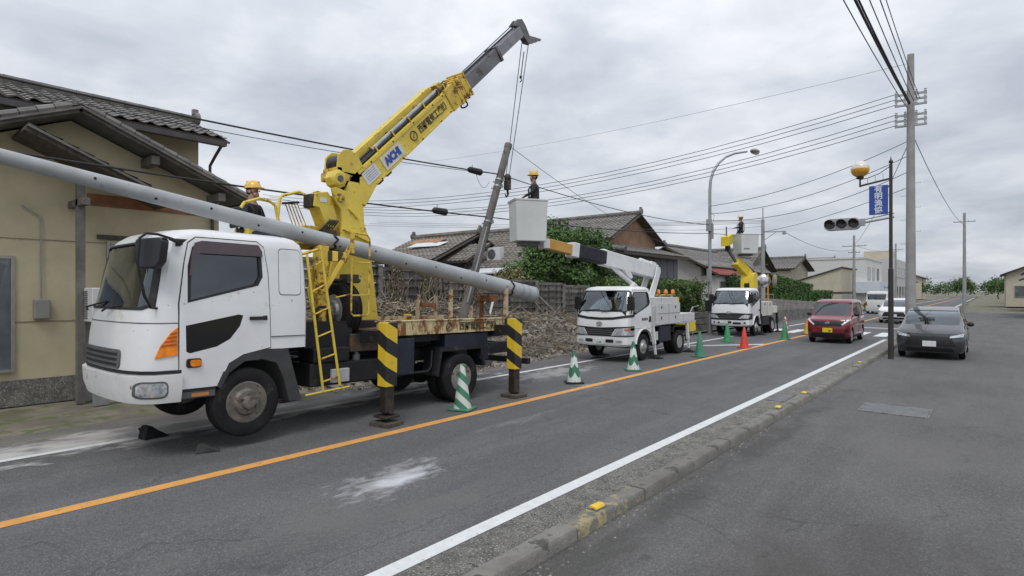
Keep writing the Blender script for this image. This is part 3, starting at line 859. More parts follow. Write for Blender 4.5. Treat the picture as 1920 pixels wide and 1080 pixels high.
dp = MB(); dp.tube([(.06, 3.48, 3.9), (.06, 3.48, .1)], .035, 8); dp.build('downpipe', M_GUTTER, hl)
MB().bb(.0, .12, .45, .68, 1.5, 1.85).build('meter_box', M_SASH, hl, bevel=.02)
cbm = MB(); cbm.tube([(.05, .56, 1.85), (.05, .56, 3.3), (.05, .3, 3.5)], .014, 6); cbm.build('meter_conduit', M_SASH, hl)
for z_ in (1.45, 2.9): MB().bb(.0, .012, -3.9, 3.5, z_, z_ + .015).build('render_joint', pm('joint_dark_cream', (.27, .23, .145), .9), hl)  # joint strips in a darker cream than the wall
acu = thing('air_conditioner', 'white outdoor air conditioner unit beside the cream house wall', 'air conditioner', (-12.3, 3.2, 0))
MB().bb(-.38, .38, -.15, .15, 1.45, 2.05).build('casing', M_SHED, acu, bevel=.02)
for k in range(14): MB().bb(-.30, .12, -.163, -.15, 1.51 + k * .036, 1.525 + k * .036).build('grille_slat', M_GREYP, acu)
b = MB(); b.bb(-.34, -.28, -.12, .12, 0, 1.45); b.bb(.28, .34, -.12, .12, 0, 1.45); b.build('stand', M_STEEL, acu)

def gable_house(name, label, base, x0, x1, y0, y1, ze, zr, ridge_axis, wall, tile, over=.5, gwall=None, th=.12):
    """box house, ridge along x or y"""
    h = thing(name, label, 'house', base); bx, by, bz = base
    if ridge_axis == 'x':
        ym = (y0 + y1) / 2
        b = MB(); b.prism([(y0 - by, 0), (y1 - by, 0), (y1 - by, ze - bz), (ym - by, zr - bz - .15), (y0 - by, ze - bz)], 'x', x0 - bx, x1 - bx); b.build('wall', wall, h)
        if gwall: MB().prism([(y0 - by + .02, ze - bz - .9), (y1 - by - .02, ze - bz - .9), (y1 - by - .02, ze - bz), (ym - by, zr - bz - .17), (y0 - by + .02, ze - bz)], 'x', x1 - bx, x1 - bx + .02).build('gable_panel', gwall, h)
        sl_ = (zr - ze) / (ym - y0)
        for s, ye in ((1, y0 - over), (-1, y1 + over)):
            v = Vector((0, ym - ye, abs(ym - ye) * sl_)); S = v.length
            p = (x0 - over - bx, ye - by, zr - abs(ym - ye) * sl_ - bz); L = x1 - x0 + 2 * over
            o = slab('roof', p, (1, 0, 0), L, v, S, th, M_WOOD, h); tiles('roof_tiles', p, (1, 0, 0), L, v, S, tile, o)
            MB().bar((x1 + over - bx + .01, ye - by, p[2] - .05), (x1 + over - bx + .01, ym - by, zr - bz - .05), .05, .2, 0, (1, 0, 0)).build('barge_board', M_WOOD, o)
        ridge((x0 - over - bx, ym - by, zr - bz + .10), (x1 + over - bx, ym - by, zr - bz + .10), .12, tile, h)
    else:
        xm = (x0 + x1) / 2
        b = MB(); b.prism([(x0 - bx, 0), (x1 - bx, 0), (x1 - bx, ze - bz), (xm - bx, zr - bz - .15), (x0 - bx, ze - bz)], 'y', y0 - by, y1 - by); b.build('wall', wall, h)
        sl_ = (zr - ze) / (xm - x0)
        for s, xe in ((1, x0 - over), (-1, x1 + over)):
            v = Vector((xm - xe, 0, abs(xm - xe) * sl_)); S = v.length
            p = (xe - bx, y0 - over - by, zr - abs(xm - xe) * sl_ - bz); L = y1 - y0 + 2 * over
            o = slab('roof', p, (0, 1, 0), L, v, S, th, M_WOOD, h); tiles('roof_tiles', p, (0, 1, 0), L, v, S, tile, o)
            MB().bar((xe - bx, y0 - over - by - .01, p[2] - .05), (xm - bx, y0 - over - by - .01, zr - bz - .05), .05, .2, 0, (0, 1, 0)).build('barge_board', M_WOOD, o)
        ridge((xm - bx, y0 - over - by, zr - bz + .10), (xm - bx, y1 + over - by, zr - bz + .10), .12, tile, h)
    return h
# --- weathered house behind the fence, part of its ridge stripped
hb_ = gable_house('house', 'low weathered house with patched grey tile roof behind the board fence', (-20, 20.3, 0), -23.0, -19.4, 17.9, 22.7, 3.62, 4.72, 'x', M_DARKW, M_TILEB, .55)
slab('bare_roof_patch', (-2.6, -1.30, 4.30), (1, 0, 0), 2.2, (0, .75, .344), .72, .03, pm('bare_clay', (.30, .17, .10), .95, var=.35, scale=4), hb_)
slab('patch_sheet', (-2.1, -1.75, 4.12), (1, .08, 0), 2.1, (.3, .5, .25), .55, .02, M_SHED, hb_)
window(hb_, 'y', -2.4, -1.8, -.9, 2.5, 3.2, -1, 2)
wallbox(hb_, .62, 2.0, -.5, 2.4, 0, 3.4, M_DARKW)
v = Vector((0, 1.6, .85)); sl = slab('lean_roof', (-.2, -2.2, 3.3), (1, 0, 0), 2.6, v, v.length, .08, M_WOOD, hb_); tiles('roof_tiles', (-.2, -2.2, 3.3), (1, 0, 0), 2.6, v, v.length, M_TILEB, sl)
hb2 = gable_house('house', 'grey tiled house whose roof shows between leaning pole and white bucket', (-16.2, 22.5, 0), -20.5, -17.2, 20.6, 25.0, 3.72, 5.0, 'x', M_DARKW, M_TILEB, .5)
v = Vector((0, 1.9, .9)); sl = slab('lean_roof', (-2.6, -3.6, 3.0), (1, 0, 0), 4.6, v, v.length, .08, M_WOOD, hb2); tiles('roof_tiles', (-2.6, -3.6, 3.0), (1, 0, 0), 4.6, v, v.length, M_TILEB, sl)
slab('white_lean_roof', (-2.9, -4.75, 2.75), (1, 0, 0), 3.6, (0, 1.3, .28), 1.33, .05, M_SHED, hb2)
wallbox(hb2, -2.7, .6, -4.0, -1.9, 0, 2.7, M_WOOD, 'lean_wall')
ac2 = thing('air_conditioner', 'white air conditioner unit on the tiled roof right of the leaning pole', 'air conditioner', (-17.35, 19.75, 3.15))
MB().bb(-.40, .40, -.15, .15, .22, .80).build('casing', M_SHED, ac2, bevel=.02)
MB().lathe([(.23, 0), (.23, .015), (.18, .02)], 20, Matrix.Translation((-.08, -.15, .5)) @ Matrix.Rotation(R(90), 4, 'X')).build('fan_guard', M_GREYP, ac2)
b = MB(); b.bb(-.38, -.33, -.14, .14, 0, .22); b.bb(.33, .38, -.14, .14, 0, .22); b.bb(-.4, .4, -.14, -.1, -.03, .03); b.build('stand', M_SHED, ac2)
# --- house with brown plaster gable
hc = gable_house('house', 'house with brown plastered gable and grey tiles behind the bushy tree', (-18, 30.4, 0), -22, -16.0, 27.6, 33.2, 5.05, 6.42, 'x', M_DARKW, M_TILE, .42, M_BROWNW)
MB().bb(2.0, 2.03, -2.4, 2.4, 4.1, 4.9).build('gable_lower', M_BROWNW, hc)
b = MB(); b.prism([(2.0, 4.55), (4.2, 3.95), (4.2, 3.80), (2.0, 4.4)], 'y', -5.3, 2.6); b.build('pent_roof_slab', M_WOOD, hc)
tiles('roof_tiles', (4.2, -5.3, 3.95), (0, 1, 0), 7.9, (-2.2, 0, .6), 2.28, M_TILE, hc)
wallbox(hc, 2.0, 3.7, -5.0, 2.3, 0, 3.85, pm('wall_slate_board', (0.135, 0.14, 0.15), .7, var=.12, scale=2), 'lower_wall')
ridge((2.05, -5.3, 4.62), (4.25, -5.3, 4.02), .10, M_TILE, hc)
for k in range(8): MB().bb(3.70, 3.715, -4.6 + k * .9, -4.57 + k * .9, 0, 3.8).build('board_batten', M_DARKW, hc)
bs_ = thing('shed', 'blue sheet metal shed wall behind the nearer bucket truck', 'shed', (-14.4, 23.6, 0))
wallbox(bs_, -1.5, .0, -2.2, 2.0, 0, 2.75, M_BLUEW)
for k in range(16): MB().bb(.0, .02, -2.15 + k * .26, -2.05 + k * .26, .02, 2.73).build('rib', M_BLUEW, bs_)
slab('roof', (-1.6, -2.3, 2.78), (1, 0, 0), 1.8, (0, 1, 0.02), 4.4, .05, M_DARKW, bs_)
# --- white house with red lean-to
hd_ = gable_house('house', 'white walled house with grey ridge and red lean-to roof left of the street lamp', (-16.2, 38, 0), -18.4, -14.0, 35.5, 44, 3.75, 4.85, 'y', M_WHITEW, M_TILE, .5)
v = Vector((-1.5, 0, .75)); sl = slab('red_roof', (3.5, -2.8, 2.95), (0, 1, 0), 4.5, v, v.length, .08, M_WOOD, hd_); tiles('roof_tiles', (3.5, -2.8, 2.95), (0, 1, 0), 4.5, v, v.length, M_TILER, sl)
wallbox(hd_, 2.2, 3.2, -2.4, 1.6, 0, 2.95, M_WHITEW, 'lean_wall')
MB().bb(3.2, 3.26, .6, .8, 0, 2.9).build('timber_post', M_WOODP, hd_)
window(hd_, 'x', 3.2, -2.0, -.8, 1.6, 2.6, 1, 2)
he = gable_house('house', 'white walled house with dark tile roof and small gable behind the farther bucket truck', (-15, 43.5, 0), -19.0, -13.2, 41.6, 46.6, 3.75, 5.0, 'x', M_WHITEW, M_TILE, .5)
b = MB(); b.prism([(.95, 0), (2.55, 0), (2.55, 3.25), (1.75, 4.0), (.95, 3.25)], 'y', -2.7, 0); b.build('gable_wall', M_BEIGE, he)
for xe in (.72, 2.78):
    v = Vector((1.75 - xe, 0, 4.25 - 3.22)); sl = slab('gable_roof', (xe, -3.05, 3.22), (0, 1, 0), 3.6, v, v.length, .08, M_WOOD, he); tiles('roof_tiles', (xe, -3.05, 3.22), (0, 1, 0), 3.6, v, v.length, M_TILE, sl)
ridge((1.75, -3.05, 4.33), (1.75, .5, 4.33), .10, M_TILE, he)
window(he, 'y', -1.9, -2.6, -1.2, 1.9, 3.0, -1, 2)
# --- far buildings
hf = gable_house('house', 'far brown and cream house with dark roof left of the white building', (-20, 80, 0), -26, -15.5, 76, 84, 4.6, 5.9, 'x', M_BEIGE, M_TILE, .7)
for k in range(3): window(hf, 'y', -4.0, -5 + k * 2.4, -3.4 + k * 2.4, 2.9, 4.1, -1, 2)
hf2 = gable_house('house', 'low dark roofed house between tall hedge and beige garage', (-17, 64, 0), -21, -15.1, 61, 68, 4.3, 5.35, 'x', M_BEIGE, M_TILE, .5)
window(hf2, 'y', -3.0, -3.2, -1.8, 2.6, 3.7, -1, 2); window(hf2, 'y', -3.0, -.6, .8, 2.6, 3.7, -1, 2)
MB().bb(-4.0, 1.9, -3.03, -3.0, 3.95, 4.15).build('timber_band', M_WOOD, hf2)
ga = thing('garage', 'beige garage with sloping roofline, brown band and shutters beyond the hedge', 'garage', (-12.7, 59.7, 0))
MB().prism([(-2.2, 0), (2.2, 0), (2.2, 4.04), (-2.2, 2.62)], 'y', 0, 7.6).build('wall', M_BEIGE, ga)
MB().prism([(-2.35, 2.62), (2.3, 4.10), (2.3, 4.19), (-2.35, 2.71)], 'y', -.15, 7.7).build('roof', M_WOOD, ga)
b = MB(); b.bb(-2.2, 2.2, -.03, 0, 1.72, 1.90); b.build('front_band', M_WOOD, ga); b = MB(); b.bb(2.2, 2.23, -.03, 7.6, 1.72, 1.90); b.build('side_band', M_WOOD, ga)
for k in range(3):
    sh = MB(); y0 = .5 + k * 2.35; sh.bb(2.2, 2.22, y0, y0 + 2.0, 0, 1.65); so = sh.build('shutter', pm('shutter_grey', (.36, .35, .32), .6, var=.1), ga)
    for j in range(6): MB().bb(2.22, 2.232, y0, y0 + 2.0, .2 + j * .25, .23 + j * .25).build('shutter_rib', M_SASH, so)
wb2 = thing('commercial_building', 'white flat roofed commercial building with sign canopy at the far crossing', 'building', (-13.3, 72, 0))
wallbox(wb2, -3.1, 3.0, 0, 12, 0, 5.45, pm('wall_white_panel', (.60, .60, .58), .8, var=.06, dirt=((.42, .40, .36), .25, 1.2)))
b = MB(); b.bb(-3.2, 3.08, -.08, 12.1, 5.45, 5.62); b.build('parapet', M_WHITEW, wb2)
b = MB(); b.bb(3.0, 4.3, -.5, 11.5, 1.75, 2.95); b.bb(1.2, 3.0, -.6, 0, 1.75, 2.95); b.build('sign_canopy', pm('sign_canopy_white', (.58, .63, .68), .5, var=.05), wb2)
text('●  ━━  ■■', .55, 'sign_lettering', pm('sign_grey', (.20, .21, .30), .6), wb2, (4.32, 5, 2.35), (0, 1, 0), (0, 0, 1), .0, 1.3)
for k in range(3): window(wb2, 'x', 3.0, 1.2 + k * 3.2, 2.8 + k * 3.2, 3.2, 4.6, 1, 2)
for k in range(2): window(wb2, 'x', 3.0, 1.5 + k * 4.5, 4.5 + k * 4.5, .3, 1.6, 1, 3)
for yy in (.5, 6, 11): MB().bb(3.9, 4.15, yy - .12, yy + .12, 0, 1.75).build('canopy_post', M_WHITEW, wb2)
gb = thing('apartment_block', 'pale grey block with small windows at the far end of the left side', 'building', (-13, 92, 0))
wallbox(gb, -4, 3.2, 0, 14, 0, 6.3, pm('wall_pale_grey', (.50, .50, .49), .8, var=.06))
wallbox(gb, -1, 2.4, 4, 9, 6.3, 7.6, M_BEIGE, 'roof_house')
for f in range(2):
    for k in range(4): window(gb, 'x', 3.2, 1 + k * 3.3, 2.8 + k * 3.3, 1.2 + f * 2.6, 2.6 + f * 2.6, 1, 2)
    for k in range(2): window(gb, 'y', 0, -3 + k * 3, -1.4 + k * 3, 1.2 + f * 2.6, 2.6 + f * 2.6, -1, 2)
far = [(6.5, 82, 'low beige house right of the far right pole', M_BEIGE, M_TILEB, 3.0, 9.5, 78, 88, 3.4, 4.7), (7.5, 128, 'distant white house deep on the right side', M_WHITEW, M_TILEB, 3.5, 11, 122, 134, 4.6, 6.0), (-17, 172, 'faint grey roofed house near the end of the road', M_BEIGE, M_TILE, -21, -12.5, 166, 178, 5.2, 6.8), (-14, 118, 'distant white house down the road on the left', M_WHITEW, M_TILE, -17, -11.5, 112, 122, 4.2, 5.6), (-14, 140, 'distant beige house further down the road on the left', M_BEIGE, M_TILEB, -18, -12, 134, 146, 4.0, 5.6),
       (4, 100, 'distant house on the right side of the road', M_BEIGE, M_TILE, 1.5, 8, 95, 106, 4.2, 5.6), (5, 60, 'grey roofed house at the right edge beyond the car park', M_WHITEW, M_TILE, 2.5, 9, 56, 66, 3.6, 5.0)]
for x, yv, lab, wm, tmn, x0, x1, y0, y1, ze, zr in far:
    hh = gable_house('house', lab, (x, yv, 0), x0, x1, y0, y1, ze, zr, 'y', wm, tmn, .5)
    for k in range(2): window(hh, 'y', y0 - yv, x0 - x + .8 + k * 2.6, x0 - x + 2.2 + k * 2.6, 1.2, 2.6, -1, 2)
# ------------------------------------------------------------------ fence, rubble lot, walls, hedges and trees on the left
M_FENCE = pm('fence_concrete', (0.215, 0.20, 0.178), .95, var=.28, scale=3, dirt=((.065, .06, .055), .48, 5), stretch=(1, 1.6, .35), bump=.5, bscale=30, objrand=.28)
M_FPOST = pm('fence_post_concrete', (0.215, 0.20, 0.18), .95, var=.22, scale=4, dirt=((.08, .075, .07), .4, 5), bump=.4)
FX = -12.6
def ftop(y): return 2.64 - .049 * (y - 9.3)
fn = thing('board_fence', 'weathered grey concrete board fence behind the rubble lot', 'fence', (FX, 12, 0))
y0 = 6.2; sp = 1.72; k = 0
while y0 < 19.5:
    y1 = y0 + sp; zt = ftop((y0 + y1) / 2)
    MB().bb(-.07, .09, y0 - .075 - 12, y0 + .075 - 12, .2, ftop(y0) + .06).build('post', M_FPOST, fn, bevel=.01)
    for r in range(7):
        zb = zt - .225 * (r + 1)
        bq = MB(); bq.bb(-.03, .03, y0 + .08 - 12, y1 - .08 - 12, 0, .195); bq.bb(-.03, .085, y0 + .08 - 12, y1 - .08 - 12, .186, .214)
        o = bq.build('board', M_FENCE, fn, loc=(random.uniform(-.012, .012), 0, zb + random.uniform(-.004, .004))); o.rotation_euler = (R(.0), R(random.uniform(-1.5, 1.5)), 0)
    MB().bb(-.06, .07, y0 + .076 - 12, y1 - .076 - 12, zt + .0, zt + .055).build('top_rail', M_FPOST, fn)
    y0 = y1; k += 1
MB().bb(-.07, .09, y0 - .075 - 12, y0 + .075 - 12, .2, ftop(y0) + .06).build('post', M_FPOST, fn)

# rubble slope: uneven ground plus broken pieces and brush
def rub_h(x, y):
    t = max(0, min(1, (-10.25 - x) / 1.75)); f = t * t * (3 - 2 * t)
    e_ = max(0, min(1, (y - 5.2) / 2.0)) * max(0, min(1, (20.5 - y) / 2.0))
    base = (1.24 - .03 * (y - 9)) * f * e_
    p = Vector((x, y, 0))
    return base + e_ * min(1, t * 4) * (.16 * noise.noise(p * 1.1) + .09 * noise.noise(p * 2.7) + .04 * noise.noise(p * 6.1)) + .004
NX, NY = 42, 150
b = MB(); vs = []
for j in range(NY + 1):
    for i in range(NX + 1):
        x = -10.2 - 4.2 * i / NX; y = 4.5 + 16.5 * j / NY
        vs.append((x, y, rub_h(x, y)))
b.add(vs, [(j * (NX + 1) + i, j * (NX + 1) + i + 1, (j + 1) * (NX + 1) + i + 1, (j + 1) * (NX + 1) + i) for j in range(NY) for i in range(NX)])
em_ = b.build('embankment', pm('rubble_soil', (0.26, 0.235, 0.20), .95, var=.35, scale=3.5, bump=1.0, bscale=18, dirt=((.15, .13, .11), .3, 6)), ang=60, fast=True); em_['kind'] = 'structure'
rnd = random.Random(3)
M_RUB = pm('rubble_pieces', (0.32, 0.295, 0.265), .95, var=.25, scale=3, island=.55)
M_STICK = pm('dry_sticks', (0.26, 0.23, 0.195), .95, var=.25, scale=3, island=.55)
M_DRYG = pm('dry_grass', (0.27, 0.205, 0.13), .95, var=.25, scale=2, island=.4)
rb_ = MB(); stk = MB(); gra = MB()
def chunk(b, p, s):
    M = Matrix.Translation(p) @ Matrix.Rotation(rnd.uniform(0, 6.28), 4, 'Z') @ Matrix.Rotation(rnd.gauss(0, .5), 4, 'X') @ Matrix.Rotation(rnd.gauss(0, .5), 4, 'Y')
    d = (s * rnd.uniform(.6, 1.6), s * rnd.uniform(.5, 1.1), s * rnd.uniform(.25, .7))
    vs = [Vector((i * d[0] * rnd.uniform(.6, 1.1), j * d[1] * rnd.uniform(.6, 1.1), k_ * d[2] * rnd.uniform(.6, 1.1))) * .5 for k_ in (-1, 1) for j in (-1, 1) for i in (-1, 1)]
    b.add(vs, [(0, 2, 3, 1), (4, 5, 7, 6), (0, 1, 5, 4), (2, 6, 7, 3), (0, 4, 6, 2), (1, 3, 7, 5)], 0, M)
for i in range(4200):
    y = rnd.uniform(5.5, 20); x = -10.32 - 2.2 * rnd.random() ** .85
    s = rnd.choice((.03, .04, .05, .06, .08, .11, .15)) * rnd.uniform(.7, 1.3)
    chunk(rb_, Vector((x, y, rub_h(x, y) + s * .12)), s)
for i in range(2300):
    y = rnd.gauss(10.6, 1.6) if i < 900 else rnd.uniform(6, 19); x = (-12.4 + abs(rnd.gauss(0, .45))) if i < 900 else -10.4 - 2.1 * rnd.random()
    L_ = rnd.uniform(.2, .9); z = rub_h(x, y) + rnd.uniform(0, .42 if i < 900 else .16); a = rnd.uniform(0, 6.28); e = rnd.gauss(.1, .4)
    d = Vector((math.cos(a) * math.cos(e), math.sin(a) * math.cos(e), math.sin(e))) * L_
    p = Vector((x, y, z)); r_ = rnd.uniform(.006, .02)
    stk.tube([p - d * .5, p + Vector((rnd.gauss(0, .03), rnd.gauss(0, .03), rnd.gauss(0, .03))), p + d * .5], [r_, r_ * .9, r_ * .6], 4, 0, False)
for i in range(5200):
    y = rnd.uniform(6, 20); x = -10.4 - 2.0 * rnd.random()
    if noise.noise(Vector((x, y, 9)) * .9) < .02: continue
    h = rnd.uniform(.08, .28); p = Vector((x, y, rub_h(x, y))); a = rnd.uniform(0, 6.28); w = .008
    t = Vector((math.cos(a), math.sin(a), 0)); tip_ = p + Vector((rnd.gauss(0, .1), rnd.gauss(0, .1), h))
    gra.add([p - t * w, p + t * w, tip_], [(0, 1, 2)])
for bb_, nm, mt, lab in ((rb_, 'rubble', M_RUB, 'broken grey brown rubble heaped below the fence'), (stk, 'brushwood', M_STICK, 'tangle of dry sticks and cut branches against the fence'), (gra, 'dry_grass', M_DRYG, 'dry brown grass tufts on the rubble slope')):
    o = bb_.build(nm, mt, ang=0, fast=True); tag(o, lab, None, None, 'stuff')
# dead creeper on two fence posts
for (yy, w, lab) in ((10.05, .22, 'dead creeper clinging to the fence left of the leaning pole'), (11.25, .38, 'thicker half green creeper on the fence behind the deck stakes'), (13.1, .30, 'withered creeper on the fence just right of the leaning pole')):
    cr = thing('creeper', lab, 'creeper', (FX + .12, yy, 0), 0, 'creepers on the board fence')
    s_ = MB()
    for i in range(60):
        q = Vector((rnd.uniform(.0, .12), rnd.gauss(0, w * .5), rnd.uniform(1.0, 1.4)))
        pts = [q.copy()]
        for j in range(5): q = q + Vector((rnd.gauss(0, .04), rnd.gauss(0, .09), rnd.uniform(.08, .28))); q.z = min(q.z, ftop(yy) + .12); pts.append(q.copy())
        s_.tube(pts, .008, 4, 0, False)
    s_.build('stems', M_STICK, cr, ang=0, fast=True)
    l_ = MB()
    for i in range(900):
        add_leaf(l_, rnd, Vector((rnd.uniform(0, .16), rnd.gauss(0, w * .45), rnd.uniform(1.2, ftop(yy) + .1))), Vector((1, 0, .2)), .07)
    l_.build('leaves', leaf_mat('creeper_leaf', (.16, .135, .09)), cr, ang=0, fast=True)
# loose things on the slope
def loose(name, lab, cat, a, c, w, h, mat):
    a, c = Vector(a), Vector(c); m = MB(); m.bar(a - a, c - a, w, h)
    tag(m.build(name, mat, bevel=.008, loc=tuple(a)), lab, cat)
M_PLANK = pm('grey_plank', (.23, .21, .185), .9, var=.25, stretch=(1, 5, 1), scale=4)
loose('timber_prop', 'grey timber prop leaning against the fence, longer of two', 'timber prop', (-11.95, 17.3, .95), (-12.45, 15.95, 2.15), .07, .07, M_PLANK)
loose('timber_prop', 'shorter thin prop crossing behind the longer one at the fence', 'timber prop', (-12.2, 16.7, 1.0), (-12.47, 15.9, 1.95), .05, .05, M_PLANK)
loose('concrete_beam', 'dark broken concrete beam lying on the rubble behind the rear outrigger', 'concrete beam', (-10.35, 10.2, .36), (-10.2, 11.4, .16), .24, .16, pm('dark_concrete', (.10, .10, .10), .9, var=.2))
loose('timber_prop', 'short white slat stuck in the brush beside the pole butt', 'slat', (-12.0, 13.4, 1.25), (-12.1, 13.7, 1.75), .07, .03, M_SHED)
loose('concrete_slab', 'flat broken concrete slab on the verge behind the rear outrigger', 'concrete slab', (-10.5, 9.9, .12), (-10.45, 10.6, .12), .5, .08, pm('pale_concrete', (.27, .255, .235), .9, var=.2))
st_ = thing('tree_stump', 'ragged brown tree stump at the foot of the fence', 'stump', (-12.1, 17.55, .80))
b = MB(); b.tube([(0, 0, -.2), (.02, 0, .15), (-.01, .02, .42), (.02, 0, .56)], [.17, .13, .11, .05], 9); b.tube([(.02, 0, .3), (.09, .06, .62)], [.07, .03], 7); b.build('trunk', M_BARK, st_)
l_ = MB()
for i in range(160): add_leaf(l_, rnd, Vector((rnd.gauss(0, .12), rnd.gauss(0, .12), rnd.uniform(-.05, .35))), Vector((1, 0, .3)), .06)
l_.build('dead_leaves', M_DRYG, st_, ang=0, fast=True)
# verge rubble near the truck rear, small loose stones by the roadside
vs_ = MB()
for i in range(420):
    y = rnd.uniform(6.5, 14.5); x = -10.3 + abs(rnd.gauss(0, .28)); s = rnd.uniform(.02, .07); chunk(vs_, Vector((x, y, s * .15 + .004)), s)
tag(vs_.build('roadside_stones', M_RUB, ang=0, fast=True), 'loose stones spilled along the road edge below the rubble', None, None, 'stuff')
gw = MB()
for i in range(1500):
    y = rnd.uniform(4.6, 7.4); x = -10.45 - abs(rnd.gauss(0, .35)); h = rnd.uniform(.05, .2); p = Vector((x, y, 0)); t = Vector((rnd.gauss(0, 1), rnd.gauss(0, 1), 0)).normalized() * .009
    gw.add([p - t, p + t, p + Vector((rnd.gauss(0, .06), rnd.gauss(0, .06), h))], [(0, 1, 2)])
tag(gw.build('weeds', leaf_mat('weed_green', (.075, .11, .03)), ang=0, fast=True), 'low green weeds along the road edge behind the crane truck', None, None, 'stuff')

# --- trees
M_LEAFD = leaf_mat('juniper_leaf', (0.068, 0.135, 0.034))
M_LEAFM = leaf_mat('bush_leaf', (0.088, 0.155, 0.040))
M_LEAFY = leaf_mat('olive_leaf', (0.155, 0.16, 0.065))
M_LEAFH = leaf_mat('hedge_leaf', (0.065, 0.145, 0.038))
def tree(name, label, base, clumps, n, size, mat, group=None, h=None, cat='tree'):
    r = random.Random(hash(label) % 9999 if False else len(label) * 13 + int(abs(base[1]) * 10))
    t = thing(name, label, cat, base, 0, group)
    tr_ = MB(); top = max(c[2] for c, _ in clumps)
    limb(tr_, r, (0, 0, -.2), (0, 0, top * .55), .16, .10)
    for c, rd in clumps: limb(tr_, r, (0, 0, top * .35), (c[0], c[1], c[2]), .07, .02)
    tr_.build('trunk', M_BARK, t)
    cr_ = MB(); vol = sum(a[0] * a[1] * a[2] for _, a in clumps)
    for c, rd in clumps: leaves(cr_, r, c, rd, int(n * (rd[0] * rd[1] * rd[2]) / vol), size, .35, noise_s=1.5)
    cr_.build('crown', mat, t, ang=0, fast=True)
    return t
tree('juniper_tree', 'large dark green bushy juniper behind the board fence under the white boom', (-14.0, 20.0, .8),
     [((0, -.3, 3.2), (1.4, 1.5, 1.15)), ((.5, -1.7, 2.6), (1.2, 1.2, 1.1)), ((.4, 1.6, 3.0), (1.3, 1.5, 1.25)), ((-.2, 3.0, 2.3), (1.2, 1.3, 1.0)), ((.4, -2.8, 1.7), (1.1, 1.0, 1.0)), ((.6, .3, 1.6), (1.2, 1.5, .9)), ((.2, -2.0, 1.5), (.9, .8, .9)), ((-.3, .9, 3.3), (.8, .9, .7)), ((.5, 2.6, 1.2), (1.0, .9, .8))], 36000, .15, M_LEAFD)
tree('shrub', 'olive green rounded shrub rising over the fence left of the juniper', (-13.5, 16.2, .9), [((0, 0, 1.5), (.9, .9, .7)), ((.1, -.7, 1.3), (.6, .6, .5)), ((.1, .8, 1.25), (.7, .7, .6))], 5200, .11, M_LEAFY, cat='shrub')
tree('shrub', 'green camellia bush between the shed and the nearer bucket truck', (-12.6, 22.0, .4), [((0, 0, 1.7), (.9, 1.0, .8)), ((.2, 1.0, 1.4), (.9, .9, .8)), ((.2, -.8, 1.2), (.7, .7, .7))], 6000, .12, M_LEAFM, cat='shrub')
def hedge(label, x0, x1, y0, y1, z0, z1, n, size, mat, group=None, lump=.12):
    r = random.Random(int(y0 * 7))
    t = thing('hedge', label, 'hedge', ((x0 + x1) / 2, (y0 + y1) / 2, z0), 0, group); cx, cy = (x0 + x1) / 2, (y0 + y1) / 2
    core = MB(); core.bb(x0 - cx + .18, x1 - cx - .18, y0 - cy + .18, y1 - cy - .18, 0, z1 - z0 - .2); core.build('branches', pm('hedge_core', (.018, .028, .012), .95), t)
    b = MB(); box_leaves(b, r, x0 - cx, x1 - cx, y0 - cy, y1 - cy, 0, z1 - z0, n, size, lump); b.build('foliage', mat, t, ang=0, fast=True)
hedge('loose green hedge above the stone wall behind the nearer bucket truck', -13.0, -11.3, 23.2, 29.3, .75, 2.42, 15000, .12, M_LEAFM, lump=.22)
for i in range(9):
    y = 41.8 + i * 1.22
    hedge(('leftmost', 'second', 'third', 'fourth', 'fifth', 'sixth', 'seventh', 'eighth', 'rightmost')[i] + ' column of the tall clipped hedge on the retaining wall', -12.2, -11.3, y, y + 1.12, 1.45 - i * .05, 3.1 - i * .07, 1300, .14, M_LEAFH, 'clipped hedge columns', .05)
hedge('clipped dark hedge before the beige garage', -12.0, -10.9, 54, 58.5, .5, 2.0, 2600, .16, M_LEAFH, None, .05)
hedge('low dark hedge at the foot of the white commercial building', -9.6, -8.9, 66, 72, 0, .8, 1800, .16, M_LEAFD)
hedge('trimmed shrub between the lamp post and the cream house', -13.3, -12.4, 37, 39.4, .9, 2.9, 1800, .14, M_LEAFH)
for i, (x, y, s, lab) in enumerate(((-13.5, 168, 3.4, 'distant tree left of the vanishing road'), (-6.0, 210, 4.5, 'distant tree closing the end of the road'), (3, 150, 3.6, 'distant tree right of the vanishing road'), (1.5, 190, 4.0, 'distant tree just right of the road end'), (9, 44, 2.2, 'dark tree at the right edge beyond the car park'), (-32, 66, 2.6, 'dark tree peeking between the far roofs'))):
    tree('broadleaf_tree', lab, (x, y, 0), [((0, 0, s * .95), (s * .6, s * .6, s * .55)), ((s * .35, 0, s * .7), (s * .5, s * .45, s * .4)), ((-s * .35, .2, s * .75), (s * .5, s * .5, s * .45))], 2600, s * .10, M_LEAFD, 'far trees')
wd_s = MB(); rw_ = random.Random(5)
for i in range(46):
    x = -70 + i * 3.6 + rw_.uniform(-1, 1); h = rw_.uniform(4.5, 8.5)
    leaves(wd_s, rw_, (x, 262 + rw_.uniform(-6, 6), h * .5), (3.4, 3.0, h * .55), 420, .75, .3)
tag(wd_s.build('far_woodland', M_LEAFD, ang=0, fast=True), 'dark far-off woodland closing the end of the road', None, None, 'stuff')
